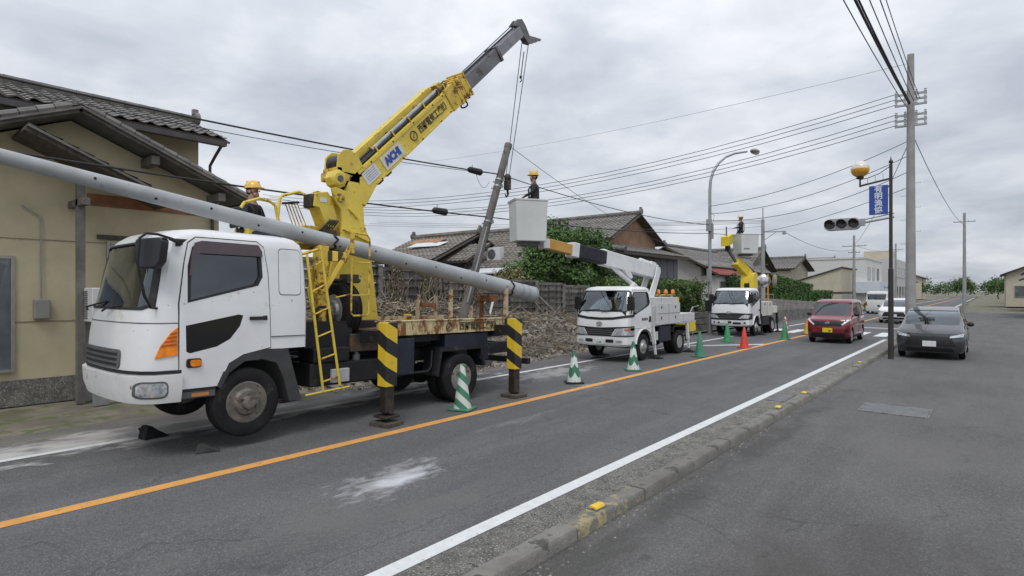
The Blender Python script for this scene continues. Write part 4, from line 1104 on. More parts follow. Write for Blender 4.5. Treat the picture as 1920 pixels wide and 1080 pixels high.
# --- retaining walls
M_STONEW = pm('retaining_wall', (0.135, 0.13, 0.122), .95, var=.25, scale=2, bump=.6, bscale=14, dirt=((.06, .06, .055), .4, 2.5))
M_BLOCK = pm('block_wall', (0.26, 0.245, 0.22), .95, var=.2, scale=2, dirt=((.13, .125, .115), .35, 3))
rw = thing('retaining_wall', 'dark stone retaining wall under the hedge behind the nearer bucket truck', 'wall', (-11.2, 25.5, 0))
b = MB(); b.prism([(-.5, 0), (.25, 0), (.05, .95), (-.5, .95)], 'y', -4.6, 4.6); b.build('face', M_STONEW, rw)
for k in range(22):
    for r_ in range(3):
        q = .02 + r_ * .31; s = MB(); s.prism([(.25 - q * .21, q), (.25 - (q + .29) * .21, q + .29), (.29 - (q + .27) * .21, q + .27), (.29 - q * .21, q + .02)], 'y', -4.55 + k * .415 + (r_ % 2) * .2, -4.55 + k * .415 + .395 + (r_ % 2) * .2)
        s.build('stone', M_STONEW, rw)
rl = thing('stair_handrail', 'sloping white handrail at the steps beside the street lamp', 'handrail', (-10.4, 25.2, 0))
b = MB(); b.tube([(0, -1.1, .15), (0, .2, 1.25), (0, .9, 1.3)], .03, 7); b.tube([(0, .2, 0), (0, .2, 1.25)], .025, 7); b.tube([(0, -1.0, 0), (0, -1.0, .25)], .025, 7); b.build('rail', M_STEEL, rl)
rw2 = thing('retaining_wall', 'long grey retaining wall with block courses right of the farther bucket truck', 'wall', (-10.5, 47, 0))
def wtop(y): return 1.55 - .030 * (y - 36)
b = MB(); b.add([(-.3, -11, 0), (.12, -11, 0), (.0, -11, .85), (-.3, -11, .85), (-.3, 13, 0), (.12, 13, 0), (.0, 13, .35), (-.3, 13, .35)], [(0, 1, 2, 3), (7, 6, 5, 4), (1, 5, 6, 2), (2, 6, 7, 3), (0, 4, 5, 1), (3, 7, 4, 0)]); b.build('base', M_STONEW, rw2)
for c in range(4):
    for k in range(15):
        y_ = -11 + k * 1.6 + (c % 2) * .0; yy = 47 + y_ + .8
        z = wtop(yy) - .19 * (c + 1)
        MB().bb(-.20, -.02 - .005 * (k % 2), y_ + .006, y_ + 1.594, z + .006, z + .186).build('block', M_BLOCK, rw2)
fe = thing('wire_fence', 'thin grey rail fence on the wall beside the farther bucket truck', 'fence', (-10.8, 35, 0))
b = MB(); b.tube([(0, -5, 1.95), (0, 4.5, 1.75)], .02, 6); b.build('rail', M_STEEL, fe)
for k in range(6): MB().tube([(0, -5 + k * 1.9, .9), (0, -5 + k * 1.9, 1.95 - .021 * k * 1.9)], .02, 6).build('post', M_STEEL, fe)
for k in range(20): MB().tube([(0, -4.8 + k * .47, 1.0), (0, -4.8 + k * .47, 1.93 - .0215 * k * .47)], .005, 4).build('wire', M_STEEL, fe)
sheet('side_yard', -30, -10.35, -25, 5.0, -.02, M_GROUND)
b = MB(); b.add([(-10.8, 20.5, 0), (-10.8, 140, 0), (-60, 140, .7), (-60, 20.5, .7), (-13.2, 20.5, .7), (-13.2, 140, .7)], [(0, 4, 5, 1), (4, 3, 2, 5)]); o = b.build('terrace', M_GROUND, ang=0); o['kind'] = 'structure'
# ------------------------------------------------------------------ crane truck (pole setting truck)
M_YPAINT = pm('crane_yellow', (0.70, 0.53, 0.075), .42, var=.10, scale=2.2, dirt=((.30, .19, .05), .20, 5, .7), spots=((.13, .075, .03), 26, .66))
M_YRUST = pm('crane_yellow_rusty', (0.66, 0.46, 0.06), .5, var=.15, scale=3, dirt=((.17, .075, .028), .46, 6.5, .9))
M_DECK = pm('deck_rail_rusty', (0.56, 0.47, 0.26), .6, var=.16, scale=4, dirt=((.21, .085, .03), .50, 5, .9), stretch=(1, 1, .45))
M_RUST = pm('rusty_steel', (0.19, 0.085, 0.04), .9, var=.4, scale=8, bump=.4)
M_NAVY = pm('navy_paint', (0.012, 0.017, 0.034), .5, var=.3, dirt=((.04, .038, .036), .2, 4))
M_BOOMG = pm('boom_grey', (0.155, 0.15, 0.165), .5, .2, var=.16, scale=5, dirt=((.07, .065, .06), .35, 4))
M_BOOML = pm('boom_light_grey', (0.235, 0.23, 0.25), .45, .2, var=.12, scale=5, dirt=((.12, .11, .10), .3, 4))
M_OIL = pm('dark_grease', (0.03, 0.026, 0.022), .45, var=.3, dirt=((.11, .06, .03), .3, 8))
M_HAZ = stripes('hazard_stripes', (0.72, 0.50, 0.03), (0.018, 0.018, 0.02), (.55, .55, 1.0), 2.3, .05)
M_PLATE = pm('label_plate', (0.66, 0.68, 0.68), .5, var=.08)
M_BLUE = pm('print_blue', (0.03, 0.07, 0.36), .5, var=.05)
M_PRINTD = pm('print_dark', (0.075, 0.06, 0.025), .6, var=.2)
M_VISOR = pm('tinted_visor', (0.085, 0.06, 0.068), .25, var=.1)
M_PADW = pm('pad_timber', (0.085, 0.07, 0.055), .9, var=.35, scale=6, stretch=(1, 6, 1), bump=.6)
M_LENSO = pm('orange_reflector', (0.55, 0.22, 0.06), .4, var=.15)

def TL(Y, Z):
    return (Y - 7.44, Z + (Y - 7.44) * 0.01746)
def TP(X, Y, Z):
    return (X + 8.45, Y - 7.44, Z + (Y - 7.44) * 0.01746)
ct = thing('crane_truck', 'white cab crane truck with rusty yellow boom, jacked up on striped outriggers', 'crane truck', (-8.45, 7.44, 0))
ct.rotation_euler = (R(-1.0), 0, 0)

rows = [(.66, -5.16, -3.07, 1.06, .46, .05), (.74, -5.20, -3.06, 1.09, .48, .05), (1.0, -5.22, -3.06, 1.10, .50, .05), (1.35, -5.20, -3.06, 1.10, .50, .05),
        (1.70, -5.15, -3.06, 1.10, .46, .05), (2.20, -5.05, -3.08, 1.065, .40, .05), (2.48, -4.98, -3.10, 1.045, .36, .06),
        (2.58, -4.88, -3.13, 1.03, .30, .07), (2.65, -4.78, -3.20, .98, .28, .1), (2.69, -4.55, -3.36, .86, .2, .12), (2.70, -4.3, -3.6, .6, .2, .12)]
cb = Body(rows, nf=3.0)
door_p = [(-4.72, .75), (-4.73, 1.76), (-4.67, 2.26), (-4.63, 2.49), (-4.54, 2.565), (-3.79, 2.57), (-3.70, 2.50), (-3.65, 2.16), (-3.61, 1.19), (-3.97, 1.12), (-4.15, 1.02), (-4.27, .75)]
dwin = [(-4.63, 1.79), (-4.62, 2.22), (-4.57, 2.44), (-4.50, 2.49), (-3.80, 2.49), (-3.755, 2.45), (-3.74, 2.12), (-3.80, 2.01)]
lwin = [(-4.65, 1.50), (-4.05, 1.62), (-3.99, 1.61), (-4.03, 1.48), (-4.15, 1.33), (-4.30, 1.25), (-4.60, 1.18), (-4.64, 1.20)]
wsh = [(-.98, 1.74), (-.93, 2.46), (-.80, 2.50), (.80, 2.50), (.93, 2.46), (.98, 1.74), (.85, 1.70), (-.85, 1.70)]
arch = [(-3.90 + .60 * math.cos(R(a)), .50 + .64 * math.sin(R(a))) for a in range(0, 181, 12)] + [(-4.50, .3), (-2.9, .3), (-2.9, .55)]
arch2 = [(-4.31, .2), (-4.31, .72), (-4.18, .98), (-3.97, 1.12), (-3.66, 1.16), (-2.8, 1.17), (-2.8, .2)]
hollow = cb.shell(0, -.05)
body = boolean(hollow, [('DIFFERENCE', MB().prism(dwin, 'x', -2, 2).mesh()), ('DIFFERENCE', MB().prism(lwin, 'x', .6, 2).mesh()),
                        ('DIFFERENCE', MB().prism(wsh, 'y', -6, -4.3).mesh()), ('DIFFERENCE', MB().prism(arch2, 'x', -2, 2).mesh())])
mobj('cab_body', body, M_WHITE, ct)
for s in (1, -1):
    dr = mobj('door', cb.patch(door_p, 'x', .7 * s, 1.6 * s, .008, -.03, [dwin, lwin] if s > 0 else [dwin]), M_WHITE, ct)
    mobj('door_seam', cb.patch(ringpoly(door_p, .014), 'x', .7 * s, 1.6 * s, .003, -.012, [dwin, lwin] if s > 0 else [dwin]), M_BLK, ct)
    mobj('window_seal', cb.patch(ringpoly(dwin, .02), 'x', .7 * s, 1.6 * s, .011, -.045, [ringpoly(dwin, -.025)]), M_BLK, ct)
    mobj('door_window', cb.patch(ringpoly(dwin, .005), 'x', .7 * s, 1.6 * s, -.012, -.02), glass('door_glass', (.20, .22, .235), .95), ct)
    if s > 0:
        mobj('window_visor', cb.patch([(-4.63, 2.10), (-4.60, 2.36), (-4.56, 2.50), (-4.48, 2.53), (-3.78, 2.53), (-3.73, 2.44), (-3.73, 2.38), (-4.5, 2.375), (-4.575, 2.33), (-4.60, 2.10)], 'x', .7, 1.6, .035, .012), M_VISOR, ct)
        mobj('lower_window', cb.patch(ringpoly(lwin, .012), 'x', .7, 1.6, .009, -.02), pm('black_glass', (.008, .009, .010), .08, var=.1, coat=.5), ct)
        h = MB(); h.bb(1.105, 1.135, -3.90, -3.68, 1.555, 1.60); h.bb(1.09, 1.12, -3.72, -3.66, 1.55, 1.61)
        h.build('handle', M_BLK, dr, bevel=.01)
        MB().bb(1.10, 1.106, -3.93, -3.66, 1.50, 1.56).build('handle_recess', M_GREYP, dr)
        mobj('side_panel', cb.patch(rpoly(-3.49, -3.18, 1.89, 2.50, .05), 'x', .7, 1.6, .006, -.02), M_WHITE, ct)
        mobj('panel_seam', cb.patch(ringpoly(rpoly(-3.49, -3.18, 1.89, 2.50, .05), .012), 'x', .7, 1.6, .002, -.02), M_GREYP, ct)
        MB().bb(1.10, 1.112, -3.60, -3.09, 1.325, 1.335).build('seam_strip', M_GREYP, ct)
        mobj('side_lamp_mount', cb.patch(rpoly(-4.65, -4.48, 1.0, 1.11, .03), 'x', .7, 1.6, .02, -.01), M_BLK, ct)
        mobj('side_lamp', cb.patch(rpoly(-4.61, -4.49, 1.015, 1.095, .03), 'x', .7, 1.6, .04, -.01), M_AMBER, ct)
        lamp = cb.patch([(-4.97, 1.13), (-4.92, 1.27), (-4.82, 1.42), (-4.745, 1.49), (-4.745, 1.16)], 'x', .3, 1.6, .012, -.02)
        tl = mobj('turn_lamp', lamp, M_AMBER, ct)
        for k in range(4):
            z0 = 1.27 + k * .045
            mobj('lens_rib', cb.patch([(-4.915 + k * .03, z0), (-4.90 + k * .03, z0 + .014), (-4.76, z0 + .03), (-4.76, z0 + .012)], 'x', .3, 1.6, .019, -.02), pm('amber_rib', (.42, .09, .01), .3), tl)
# bumper with lamp, skirt, grille, wipers
bump = boolean(cb.shell(.05, -.10), [('INTERSECT', MB().prism([(-5.6, .60), (-4.70, .60), (-4.70, .94), (-5.6, .92)], 'x', -2, 2).mesh())])
bo = mobj('bumper', bump, pm('bumper_white', (0.72, 0.72, 0.71), .4, var=.06, dirt=((.26, .14, .07), .13, 6, .9)), ct)
for s in (1, -1):
    mobj('headlamp', boolean(cb.shell(.058, .0), [('INTERSECT', MB().prism(rpoly(-5.13, -4.86, .69, .85, .05), 'x', s * .45, s * 1.6).mesh())]), M_CLEAR, ct)
    mobj('headlamp_surround', boolean(cb.shell(.054, .0), [('INTERSECT', MB().prism(rpoly(-5.145, -4.845, .67, .87, .06), 'x', s * .42, s * 1.6).mesh())]), M_GREYP, ct)
mobj('bumper_gap', boolean(cb.shell(.012, -.05), [('INTERSECT', MB().bb(-2, 2, -5.6, -4.70, .945, .985).mesh())]), M_BLK, ct)
gr_p = rpoly(-.62, .62, 1.0, 1.22, .05)
g_ = mobj('grille', boolean(cb.shell(.015, -.03), [('INTERSECT', MB().prism(gr_p, 'y', -5.6, -4.9).mesh())]), pm('grille_grey', (.10, .105, .115), .5), ct)
for k in range(3):
    mobj('grille_slot', boolean(cb.shell(.02, -.0), [('INTERSECT', MB().prism([(-.57, 1.03 + k * .06), (.57, 1.03 + k * .06), (.57, 1.06 + k * .06), (-.57, 1.06 + k * .06)], 'y', -5.6, -4.9).mesh())]), M_BLK, g_)
mobj('windscreen', cb.patch(ringpoly(wsh, .005), 'y', -6, -4.4, -.01, -.018), M_GLASS, ct)
mobj('windscreen_seal', cb.patch(ringpoly(wsh, .03), 'y', -6, -4.4, .008, -.03, [ringpoly(wsh, -.035)]), M_BLK, ct)
mobj('front_seam', cb.patch([(-1.2, 1.53), (1.2, 1.53), (1.2, 1.542), (-1.2, 1.542)], 'y', -6, -4.70, .003, -.01), M_GREYP, ct)
w_ = MB()
for x0, x1 in ((-.75, -.1), (.05, .78)):
    w_.tube([(x0, -5.22 + .1 * x0 * x0, 1.66), (x0 + .1, -5.20, 1.70), (x1, -5.14 + .22 * x1 * x1, 1.78)], .012, 6)
w_.build('wipers', M_BLK, ct)
sk = MB(); sk.bb(1.02, 1.095, -4.70, -4.30, .63, .715)
sk.build('skirt', M_GREYP, ct, bevel=.01)
MB().bb(1.09, 1.10, -4.58, -4.38, .65, .69).build('side_reflector', M_LENSO, ct)
MB().bb(1.0, 1.097, -4.71, -4.30, .715, .745).build('skirt_gap', M_BLK, ct)
# mud guards around the front wheels, cab floor, interior
for s in (1, -1):
    gd = MB()
    outer = [(-4.29, .74), (-4.19, .98), (-3.97, 1.13), (-3.66, 1.17), (-3.36, 1.16), (-3.26, .82), (-3.15, .44)]
    inner = [(-3.33, .44), (-3.42, .78), (-3.52, .98), (-3.72, 1.04), (-3.95, 1.03), (-4.14, .90), (-4.24, .72)]
    gd.prism(outer + inner, 'x', .72 * s, 1.105 * s)
    gd.build('mudguard', pm('mudguard_grey', (.045, .046, .049), .6, var=.2), ct)
it = MB(); it.bb(-1.0, 1.0, -4.6, -3.14, 1.17, 1.22); it.bb(-.7, .7, -4.95, -4.6, 1.17, 1.22); it.bb(-.80, .80, -4.98, -4.62, 1.22, 1.66)
it.bb(-.98, .98, -3.20, -3.15, 1.2, 2.3)
it.build('cab_floor', M_INT, ct)
for s in (.52, -.45):
    st = MB(); st.bb(s - .26, s + .26, -4.15, -3.60, 1.40, 1.56); st.bb(s - .25, s + .25, -3.66, -3.50, 1.5, 2.05); st.bb(s - .13, s + .13, -3.62, -3.52, 2.08, 2.28)
    st.build('seat', M_SEAT, ct, bevel=.04)
swm = MB(); c0 = Vector((.52, -4.55, 1.78)); tm = Matrix.Rotation(R(-35), 3, 'X')
swm.tube([c0 + tm @ Vector((.23 * math.cos(a * math.pi / 10), .23 * math.sin(a * math.pi / 10), 0)) for a in range(21)], .017, 7)
swm.tube([c0, c0 + Vector((0, -.25, -.3))], .03, 7)
swm.tube([c0 + Vector((-.22, 0, 0)), c0 + Vector((.22, 0, 0))], .014, 6)
swm.build('steering_wheel', pm('wheel_grey', (.12, .12, .12), .6), ct)
# mirror on its tubular arm
ma = MB()
ma.tube([(1.0, -4.62, 2.50), (1.06, -4.80, 2.52), (1.10, -4.98, 2.56), (1.12, -5.10, 2.56), (1.14, -5.17, 2.50), (1.14, -5.19, 2.23), (1.12, -5.11, 1.86), (1.06, -5.02, 1.72), (.97, -4.86, 1.70)], .016, 7)
ma.box((.98, -4.68, 2.49), (.10, .16, .09)); ma.tube([(.99, -4.64, 2.46), (1.10, -4.85, 2.52)], .02, 7)
ma.build('mirror_arm', M_BLK, ct)
mi = MB(); mi.prism([(-.19, .17), (.17, .19), (.20, .15), (.17, -.10), (.10, -.18), (-.12, -.19), (-.18, -.14), (-.21, .12)], 'y', -.06, .06, 0, Matrix.Translation((1.10, -5.03, 2.34)) @ Matrix.Rotation(R(32), 4, 'Z') @ Matrix.Diagonal((.86, 1, .95, 1)))
mi.build('mirror', pm('mirror_grey', (.028, .029, .033), .45), ct, bevel=.025)
for k, (x, z) in enumerate(((-.7, 2.69), (.3, 2.70), (.72, 2.70))):
    pass

# chassis
ch = MB()
for s in (1, -1):
    ch.bb(.36 * s, .44 * s, -4.9, 2.3, .72, .95)
for yy in (-4.2, -2.6, -1.0, .6, 2.2): ch.bb(-.38, .38, yy - .05, yy + .05, .75, .92)
ch.build('chassis_frame', M_FRAME, ct)
ax = MB(); ax.tube([(-.8, 0, .43), (.8, 0, .43)], .07, 10); ax.sphere((0, 0, .43), .2)
ax.build('rear_axle', M_FRAME, ct)
ax = MB(); ax.tube([(-.9, -3.9, .46), (.9, -3.9, .46)], .055, 8); ax.build('front_axle', M_FRAME, ct)
wheel(ct, (.98, -3.90, .50), .44, .22, .265, 1, 'convex')
wheel(ct, (-.98, -3.90, .50), .44, .22, .265, -1, 'convex')
wheel(ct, (1.0, 0, .435), .435, .21, .25, 1, 'dish', True, pm('rim_mid', (0.27, 0.26, 0.24), .55, .4, var=.25, dirt=((.10, .07, .045), .4, 9)))
wheel(ct, (-1.0, 0, .435), .435, .21, .23, -1, 'dish', True, M_RIML)
for s in (1, -1):
    rg = MB(); rg.prism([(-.62, .52), (-.56, .50), (-.48, .93), (.5, .93), (.58, .60), (.64, .62), (.56, 1.0), (-.53, 1.0)], 'x', .72 * s, 1.1 * s)
    rg.build('rear_mudguard', M_FRAME, ct)
# side boxes, skirts and tanks under the deck
sb = MB(); sb.bb(.75, 1.085, -1.50, -1.10, .60, 1.20); sb.build('tool_box', M_NAVY, ct, bevel=.015)
sb = MB(); sb.bb(.70, 1.08, -.40, .72, .98, 1.22); sb.bb(.98, 1.085, .52, .74, .72, .99); sb.build('side_valance', M_NAVY, ct, bevel=.01)
sb = MB(); sb.tube([(.98, -1.08, .60), (.98, -.72, .60), (.98, -.64, .66), (.98, -.62, .95)], .022, 6); sb.tube([(.98, -1.5, .58), (.98, -1.0, .60)], .022, 6)
sb.build('side_guard', M_FRAME, ct)
sb = MB(); sb.bb(.30, .98, -2.95, -1.62, .56, .90); sb.bb(.55, 1.0, -2.9, -2.3, .90, 1.12); sb.build('fuel_tank', M_FRAME, ct, bevel=.03)
sb = MB(); sb.bb(.80, 1.03, -2.62, -2.32, .60, .80); sb.build('grey_case', pm('case_grey', (.42, .43, .44), .5), ct, bevel=.01)
sb = MB(); sb.tube([(.9, -2.12, .78), (.9, -2.12, .98)], .06, 12); sb.tube([(.9, -2.12, .98), (.9, -2.12, 1.03)], .035, 10); sb.build('air_dryer', M_GREYP, ct)
sb = MB(); sb.bb(.2, .95, -2.25, -1.75, 1.02, 1.30); sb.build('gear_housing', pm('oily_brown', (.06, .045, .032), .6, var=.4, dirt=((.12, .06, .03), .4, 6)), ct, bevel=.02)
sb = MB(); sb.bb(-1.05, -.6, -2.9, 1.8, .6, 1.22); sb.build('off_side_boxes', M_NAVY, ct)
sb = MB(); sb.bb(-1.0, 1.0, 2.05, 2.15, .50, .62); sb.bb(-.7, -.6, 2.05, 2.15, .6, .9); sb.bb(.6, .7, 2.05, 2.15, .6, .9); sb.build('rear_under_bar', M_FRAME, ct)

# deck: near rail with lettering, floor, far rail
dk = MB(); dk.bb(-1.0, .98, -1.9, 1.55, 1.30, 1.36); dk.build('deck_floor', M_RUST, ct)
rail = MB(); rail.bb(1.0, 1.10, -1.82, 1.18, 1.245, 1.47); rail.bb(.96, 1.115, -1.84, 1.19, 1.47, 1.492); rail.build('deck_rail', M_DECK, ct, bevel=.006)
ra2 = MB(); ra2.bb(-1.10, -1.0, -1.82, 1.55, 1.245, 1.47); ra2.build('deck_rail', M_DECK, ct)
rs = MB(); rs.bb(.88, .96, -1.8, 1.2, 1.12, 1.246); rs.build('deck_sill', M_FRAME, ct)
sb = MB(); sb.bb(.9, 1.09, 1.2, 1.34, 1.28, 1.48); sb.build('rail_end_block', M_BLK, ct)
text('西部電気工業㈱', .155, 'lettering', M_PRINTD, ct, (1.1035, .42, 1.355), (0, 1, 0), (0, 0, 1), .005, .92)
em = MB(); em.tube([Vector((1.1035, -.33 + .07 * math.cos(a * math.pi / 8), 1.355 + .07 * math.sin(a * math.pi / 8))) for a in range(17)], .010, 5)
em.bar((1.104, -.375, 1.325), (1.104, -.285, 1.385), .006, .018, 0, (0, 0, 1)); em.build('emblem', M_PRINTD, ct)
# stakes and bolsters that carry the long pole
def stake(Y, x, z1, w=.055):
    b = MB(); b.bb(x - w / 2, x + w / 2, Y - w / 2, Y + w / 2, 1.36, z1); b.build('stake', M_RUST if w < .05 else pm('stake_rusty_cream', (.50, .40, .27), .7, var=.2, dirt=((.20, .085, .035), .48, 7)), ct)
stake(-.62, .60, 1.92); stake(-.18, .98, 2.02); stake(.62, .72, 1.72); stake(1.33, 1.0, 2.12, .07); stake(1.2, -.9, 1.9)
for q in ((.55, .99, .98, 1.10, 1.80, 1.93), (.56, .66, .3, 1.3, 1.362, 1.46), (.58, .99, -.60, -.53, 1.70, 1.78), (.5, .95, -.62, -.1, 1.362, 1.48), (.58, .64, 1.0, 1.08, 1.362, 1.80)):
    MB().bb(*q).build('rear_bolster', M_RUST, ct, bevel=.008)

# outriggers
def outrigger(x, Y, near, foot):
    e_ = empty('outrigger', ct, (x, Y, 0))
    s = 1 if x > 0 else -1
    MB().bb(-.10, .10, -.105, .105, .545, 1.49).build('sleeve', M_HAZ, e_, bevel=.008)
    MB().bb(-.075, .075, -.08, .08, .12 + foot, .56).build('leg', M_OIL, e_, bevel=.015)
    f = MB(); f.lathe([(.06, .10), (.06, .15)], 12, Matrix.Translation((0, 0, foot))); f.bb(-.14, .14, -.14, .14, .045 + foot, .085 + foot); f.tube([(-.1, 0, .13 + foot), (.1, 0, .13 + foot)], .03, 8)
    f.build('foot', M_OIL, e_, bevel=.01)
    MB().bb(-.102 * s - .9 * s if False else -.10 * s, -1.1 * s, -.085, .085, 1.17, 1.36).build('beam', M_FRAME, e_)
    return e_
outrigger(1.53, -2.01, True, .035)
outrigger(1.53, .97, True, -.015)
outrigger(-1.45, -2.01, False, .035)
outrigger(-1.45, .97, False, -.015)
blocks = [(-6.92, 5.43, 'timber block under the striped outrigger foot just behind the crane truck cab'), (-6.92, 8.41, 'timber block under the rear striped outrigger foot nearest the orange line'),
          (-9.9, 5.43, 'timber block under the far side front outrigger of the crane truck'), (-9.9, 8.41, 'timber block under the far side rear outrigger of the crane truck')]
for i, (x, yy, lab) in enumerate(blocks):
    b = MB(); b.bb(-.19, .19, -.17, -.003, 0, .062); b.bb(-.19, .19, .003, .17, 0, .058)
    tag(b.build('outrigger_block', M_PADW, bevel=.008, loc=(x, yy, .001)), lab, 'timber block', 'timber blocks under the outrigger feet').rotation_euler = (0, 0, R((8, -6, 4, 0)[i]))

# turret and boom
tp = [TL(*q) for q in [(5.25, 3.65), (5.32, 3.68), (5.60, 3.62), (5.82, 3.50), (5.86, 3.39), (5.88, 3.15), (5.96, 2.94), (6.10, 2.15), (6.20, 1.47), (5.30, 1.47), (5.18, 2.0), (5.30, 2.6), (5.44, 2.85), (5.45, 3.19), (5.42, 3.34), (5.29, 3.51)]]
for s in (1, -1):
    MB().prism(tp, 'x', .24 * s, .29 * s).build('turret_plate', M_YPAINT, ct, bevel=.006)
tr = MB(); tr.prism([TL(*q) for q in [(5.36, 1.40), (6.12, 1.40), (5.92, 2.9), (5.80, 3.2), (5.55, 3.2), (5.40, 2.6)]], 'x', -.24, .24); tr.build('turret_core', M_YPAINT, ct)
rb = MB(); rb.bar(TP(-8.14, 5.46, 3.02), TP(-8.14, 5.97, 2.84), .04, .04); rb.bar(TP(-8.14, 5.5, 2.72), TP(-8.14, 5.98, 2.66), .03, .03); rb.bar(TP(-8.14, 5.55, 3.36), TP(-8.14, 5.75, 3.2), .02, .02)
rb.build('plate_rib', M_YPAINT, ct)
tb = MB(); tb.lathe([(.55, 0), (.55, .14), (.50, .15)], 28, Matrix.Translation((0, -1.72, 1.33))); tb.build('slew_ring', M_FRAME, ct)
BA = R(44.1)
B0 = Vector(TP(-8.45, 6.21, 3.85))
BM = Matrix(((1, 0, 0), (0, math.cos(BA), -math.sin(BA)), (0, math.sin(BA), math.cos(BA)))).to_4x4(); BM.translation = B0
def bbox(b, x0, x1, a0, a1, u0, u1, mi=0):
    b.box(((x0 + x1) / 2, (a0 + a1) / 2, (u0 + u1) / 2), (abs(x1 - x0), abs(a1 - a0), abs(u1 - u0)), mi, 0, BM); return b
boom = MB()
boom.prism([(-.46, -.13), (-.02, 0), (3.30, 0), (3.30, .42), (-.36, .42), (-.62, .30)], 'x', -.20, .20, 0, BM)
boom.build('boom', M_YPAINT, ct, bevel=.012)
e_ = MB(); bbox(e_, .195, .215, -.2, 3.0, .35, .40); bbox(e_, .195, .212, .0, 3.2, .015, .04); e_.build('boom_rib', M_YPAINT, ct)
cl = MB()
for a in (2.86, 2.97, 3.10, 3.24):
    bbox(cl, -.235, .235, a, a + .045, -.04, .46)
bbox(cl, -.225, .225, 2.55, 3.28, -.015, .435)
cl.build('boom_collar', M_YRUST, ct, bevel=.006)
tb2 = MB(); bbox(tb2, -.20, .02, .05, 2.45, .43, .62); tb2.build('boom_top_box', M_YPAINT, ct, bevel=.01)
hs = MB()
for k, (x, u) in enumerate(((.08, .46), (.13, .47), (.17, .455), (.10, .50))):
    hs.tube([BM @ Vector((x, -.75, u - .28)), BM @ Vector((x, -.35, u - .02)), BM @ Vector((x, .1, u)), BM @ Vector((x, 2.5, u + .01)), BM @ Vector((x, 2.75, u + .03))], .022, 7)
hs.build('hydraulic_hoses', M_BLK, ct)
pipe = MB(); pipe.tube([BM @ Vector((.15, .35, .50)), BM @ Vector((.15, 2.45, .51))], .035, 8); pipe.build('steel_pipe', M_STEEL, ct)
br = MB()
for a in (.4, .9, 1.4, 1.9, 2.4, 2.62): bbox(br, .03, .205, a, a + .03, .42, .53)
bbox(br, .0, .16, 2.48, 2.62, .43, .60); bbox(br, -.18, .14, 2.62, 2.80, .44, .52); br.build('hose_bracket', M_YRUST, ct)
lp = MB(); lp.tube([BM @ Vector((.1 + .05 * math.sin(a), 3.0 + .07 * math.cos(a * .5), -.05 - .10 * math.sin(a * .5))) for a in [i * .4 for i in range(16)]], .018, 6)
lp.build('hose_loop', M_BLK, ct)
s2 = MB(); bbox(s2, -.155, .155, 3.2, 4.72, .04, .33); s2.build('boom_middle_section', M_BOOMG, ct, bevel=.01)
s2 = MB(); bbox(s2, -.175, .175, 4.66, 4.74, .02, .36); s2.build('boom_middle_collar', M_BOOMG, ct, bevel=.006)
s3 = MB(); bbox(s3, -.115, .115, 4.7, 5.86, .08, .31); s3.build('boom_end_section', M_BOOML, ct, bevel=.01)
s3 = MB(); bbox(s3, .0, .05, 3.3, 5.7, .345, .375); s3.tube([BM @ Vector((.03, 3.3, .40)), BM @ Vector((.02, 5.85, .42))], .012, 5); s3.build('boom_cable_guide', M_BLK, ct)
hp = [TL(*q) for q in [(10.02, 8.05), (10.16, 8.24), (10.33, 8.31), (10.46, 8.22), (10.63, 8.02), (10.86, 8.06), (11.08, 8.09), (11.06, 8.04), (10.84, 7.95), (10.73, 7.86), (10.55, 7.84), (10.40, 7.95), (10.22, 8.1)]]
hd = MB(); hd.prism(hp, 'x', .05, .075); hd.prism(hp, 'x', -.075, -.05)
for (Y, Z, r_) in ((10.30, 8.20, .10), (10.60, 7.93, .09)): hd.lathe([(.0005, -.05), (r_, -.05), (r_ * .8, 0), (r_, .05), (.0005, .05)], 16, Matrix.Translation(TP(-8.45, Y, Z)) @ Matrix.Rotation(R(90), 4, 'Y'))
hd.build('boom_head', M_BOOMG, ct)
# winch, slew motor, hydraulic blocks
wn_ = MB()
wp_ = [TL(*q) for q in [(5.40, 3.98), (5.42, 4.24), (5.52, 4.34), (5.66, 4.36), (5.80, 4.28), (5.90, 4.12), (5.96, 3.98), (5.80, 3.90)]]
wn_.prism(wp_, 'x', .16, .20); wn_.build('winch_plate', M_YPAINT, ct, bevel=.006); MB().prism(wp_, 'x', -.20, -.16).build('winch_plate', M_YPAINT, ct, bevel=.006)
wd_ = MB(); wd_.lathe([(.0005, -.15), (.17, -.15), (.17, .15), (.0005, .15)], 20, Matrix.Translation(TP(-8.45, 5.58, 4.12)) @ Matrix.Rotation(R(90), 4, 'Y')); wd_.build('winch_drum', M_OIL, ct)
wb = MB(); wb.bb(-.2, .2, -2.05, -1.95, 3.86, 4.0); wb.bb(-.25, .2, -2.06, -1.6, 3.80, 3.94); wb.build('winch_base', M_YRUST, ct)
mo = MB(); mo.lathe([(.0005, .24), (.10, .24), (.155, .20), (.155, .02), (.13, 0), (.0005, 0)], 8, Matrix.Translation(TP(-8.40, 5.40, 3.83)) @ Matrix.Rotation(R(90), 4, 'Y')); mo.build('winch_motor', M_YPAINT, ct, bevel=.006)
mo = MB(); mo.lathe([(.05, .0), (.05, .02), (.0005, .02)], 14, Matrix.Translation(TP(-8.16, 5.40, 3.83)) @ Matrix.Rotation(R(90), 4, 'Y')); mo.build('motor_cap', M_GREYP, ct)
pv = MB(); pv.lathe([(.07, 0), (.07, .03), (.045, .04), (.0005, .04)], 14, Matrix.Translation(TP(-8.16, 5.40, 3.52)) @ Matrix.Rotation(R(90), 4, 'Y')); pv.build('pivot_pin', M_YRUST, ct)
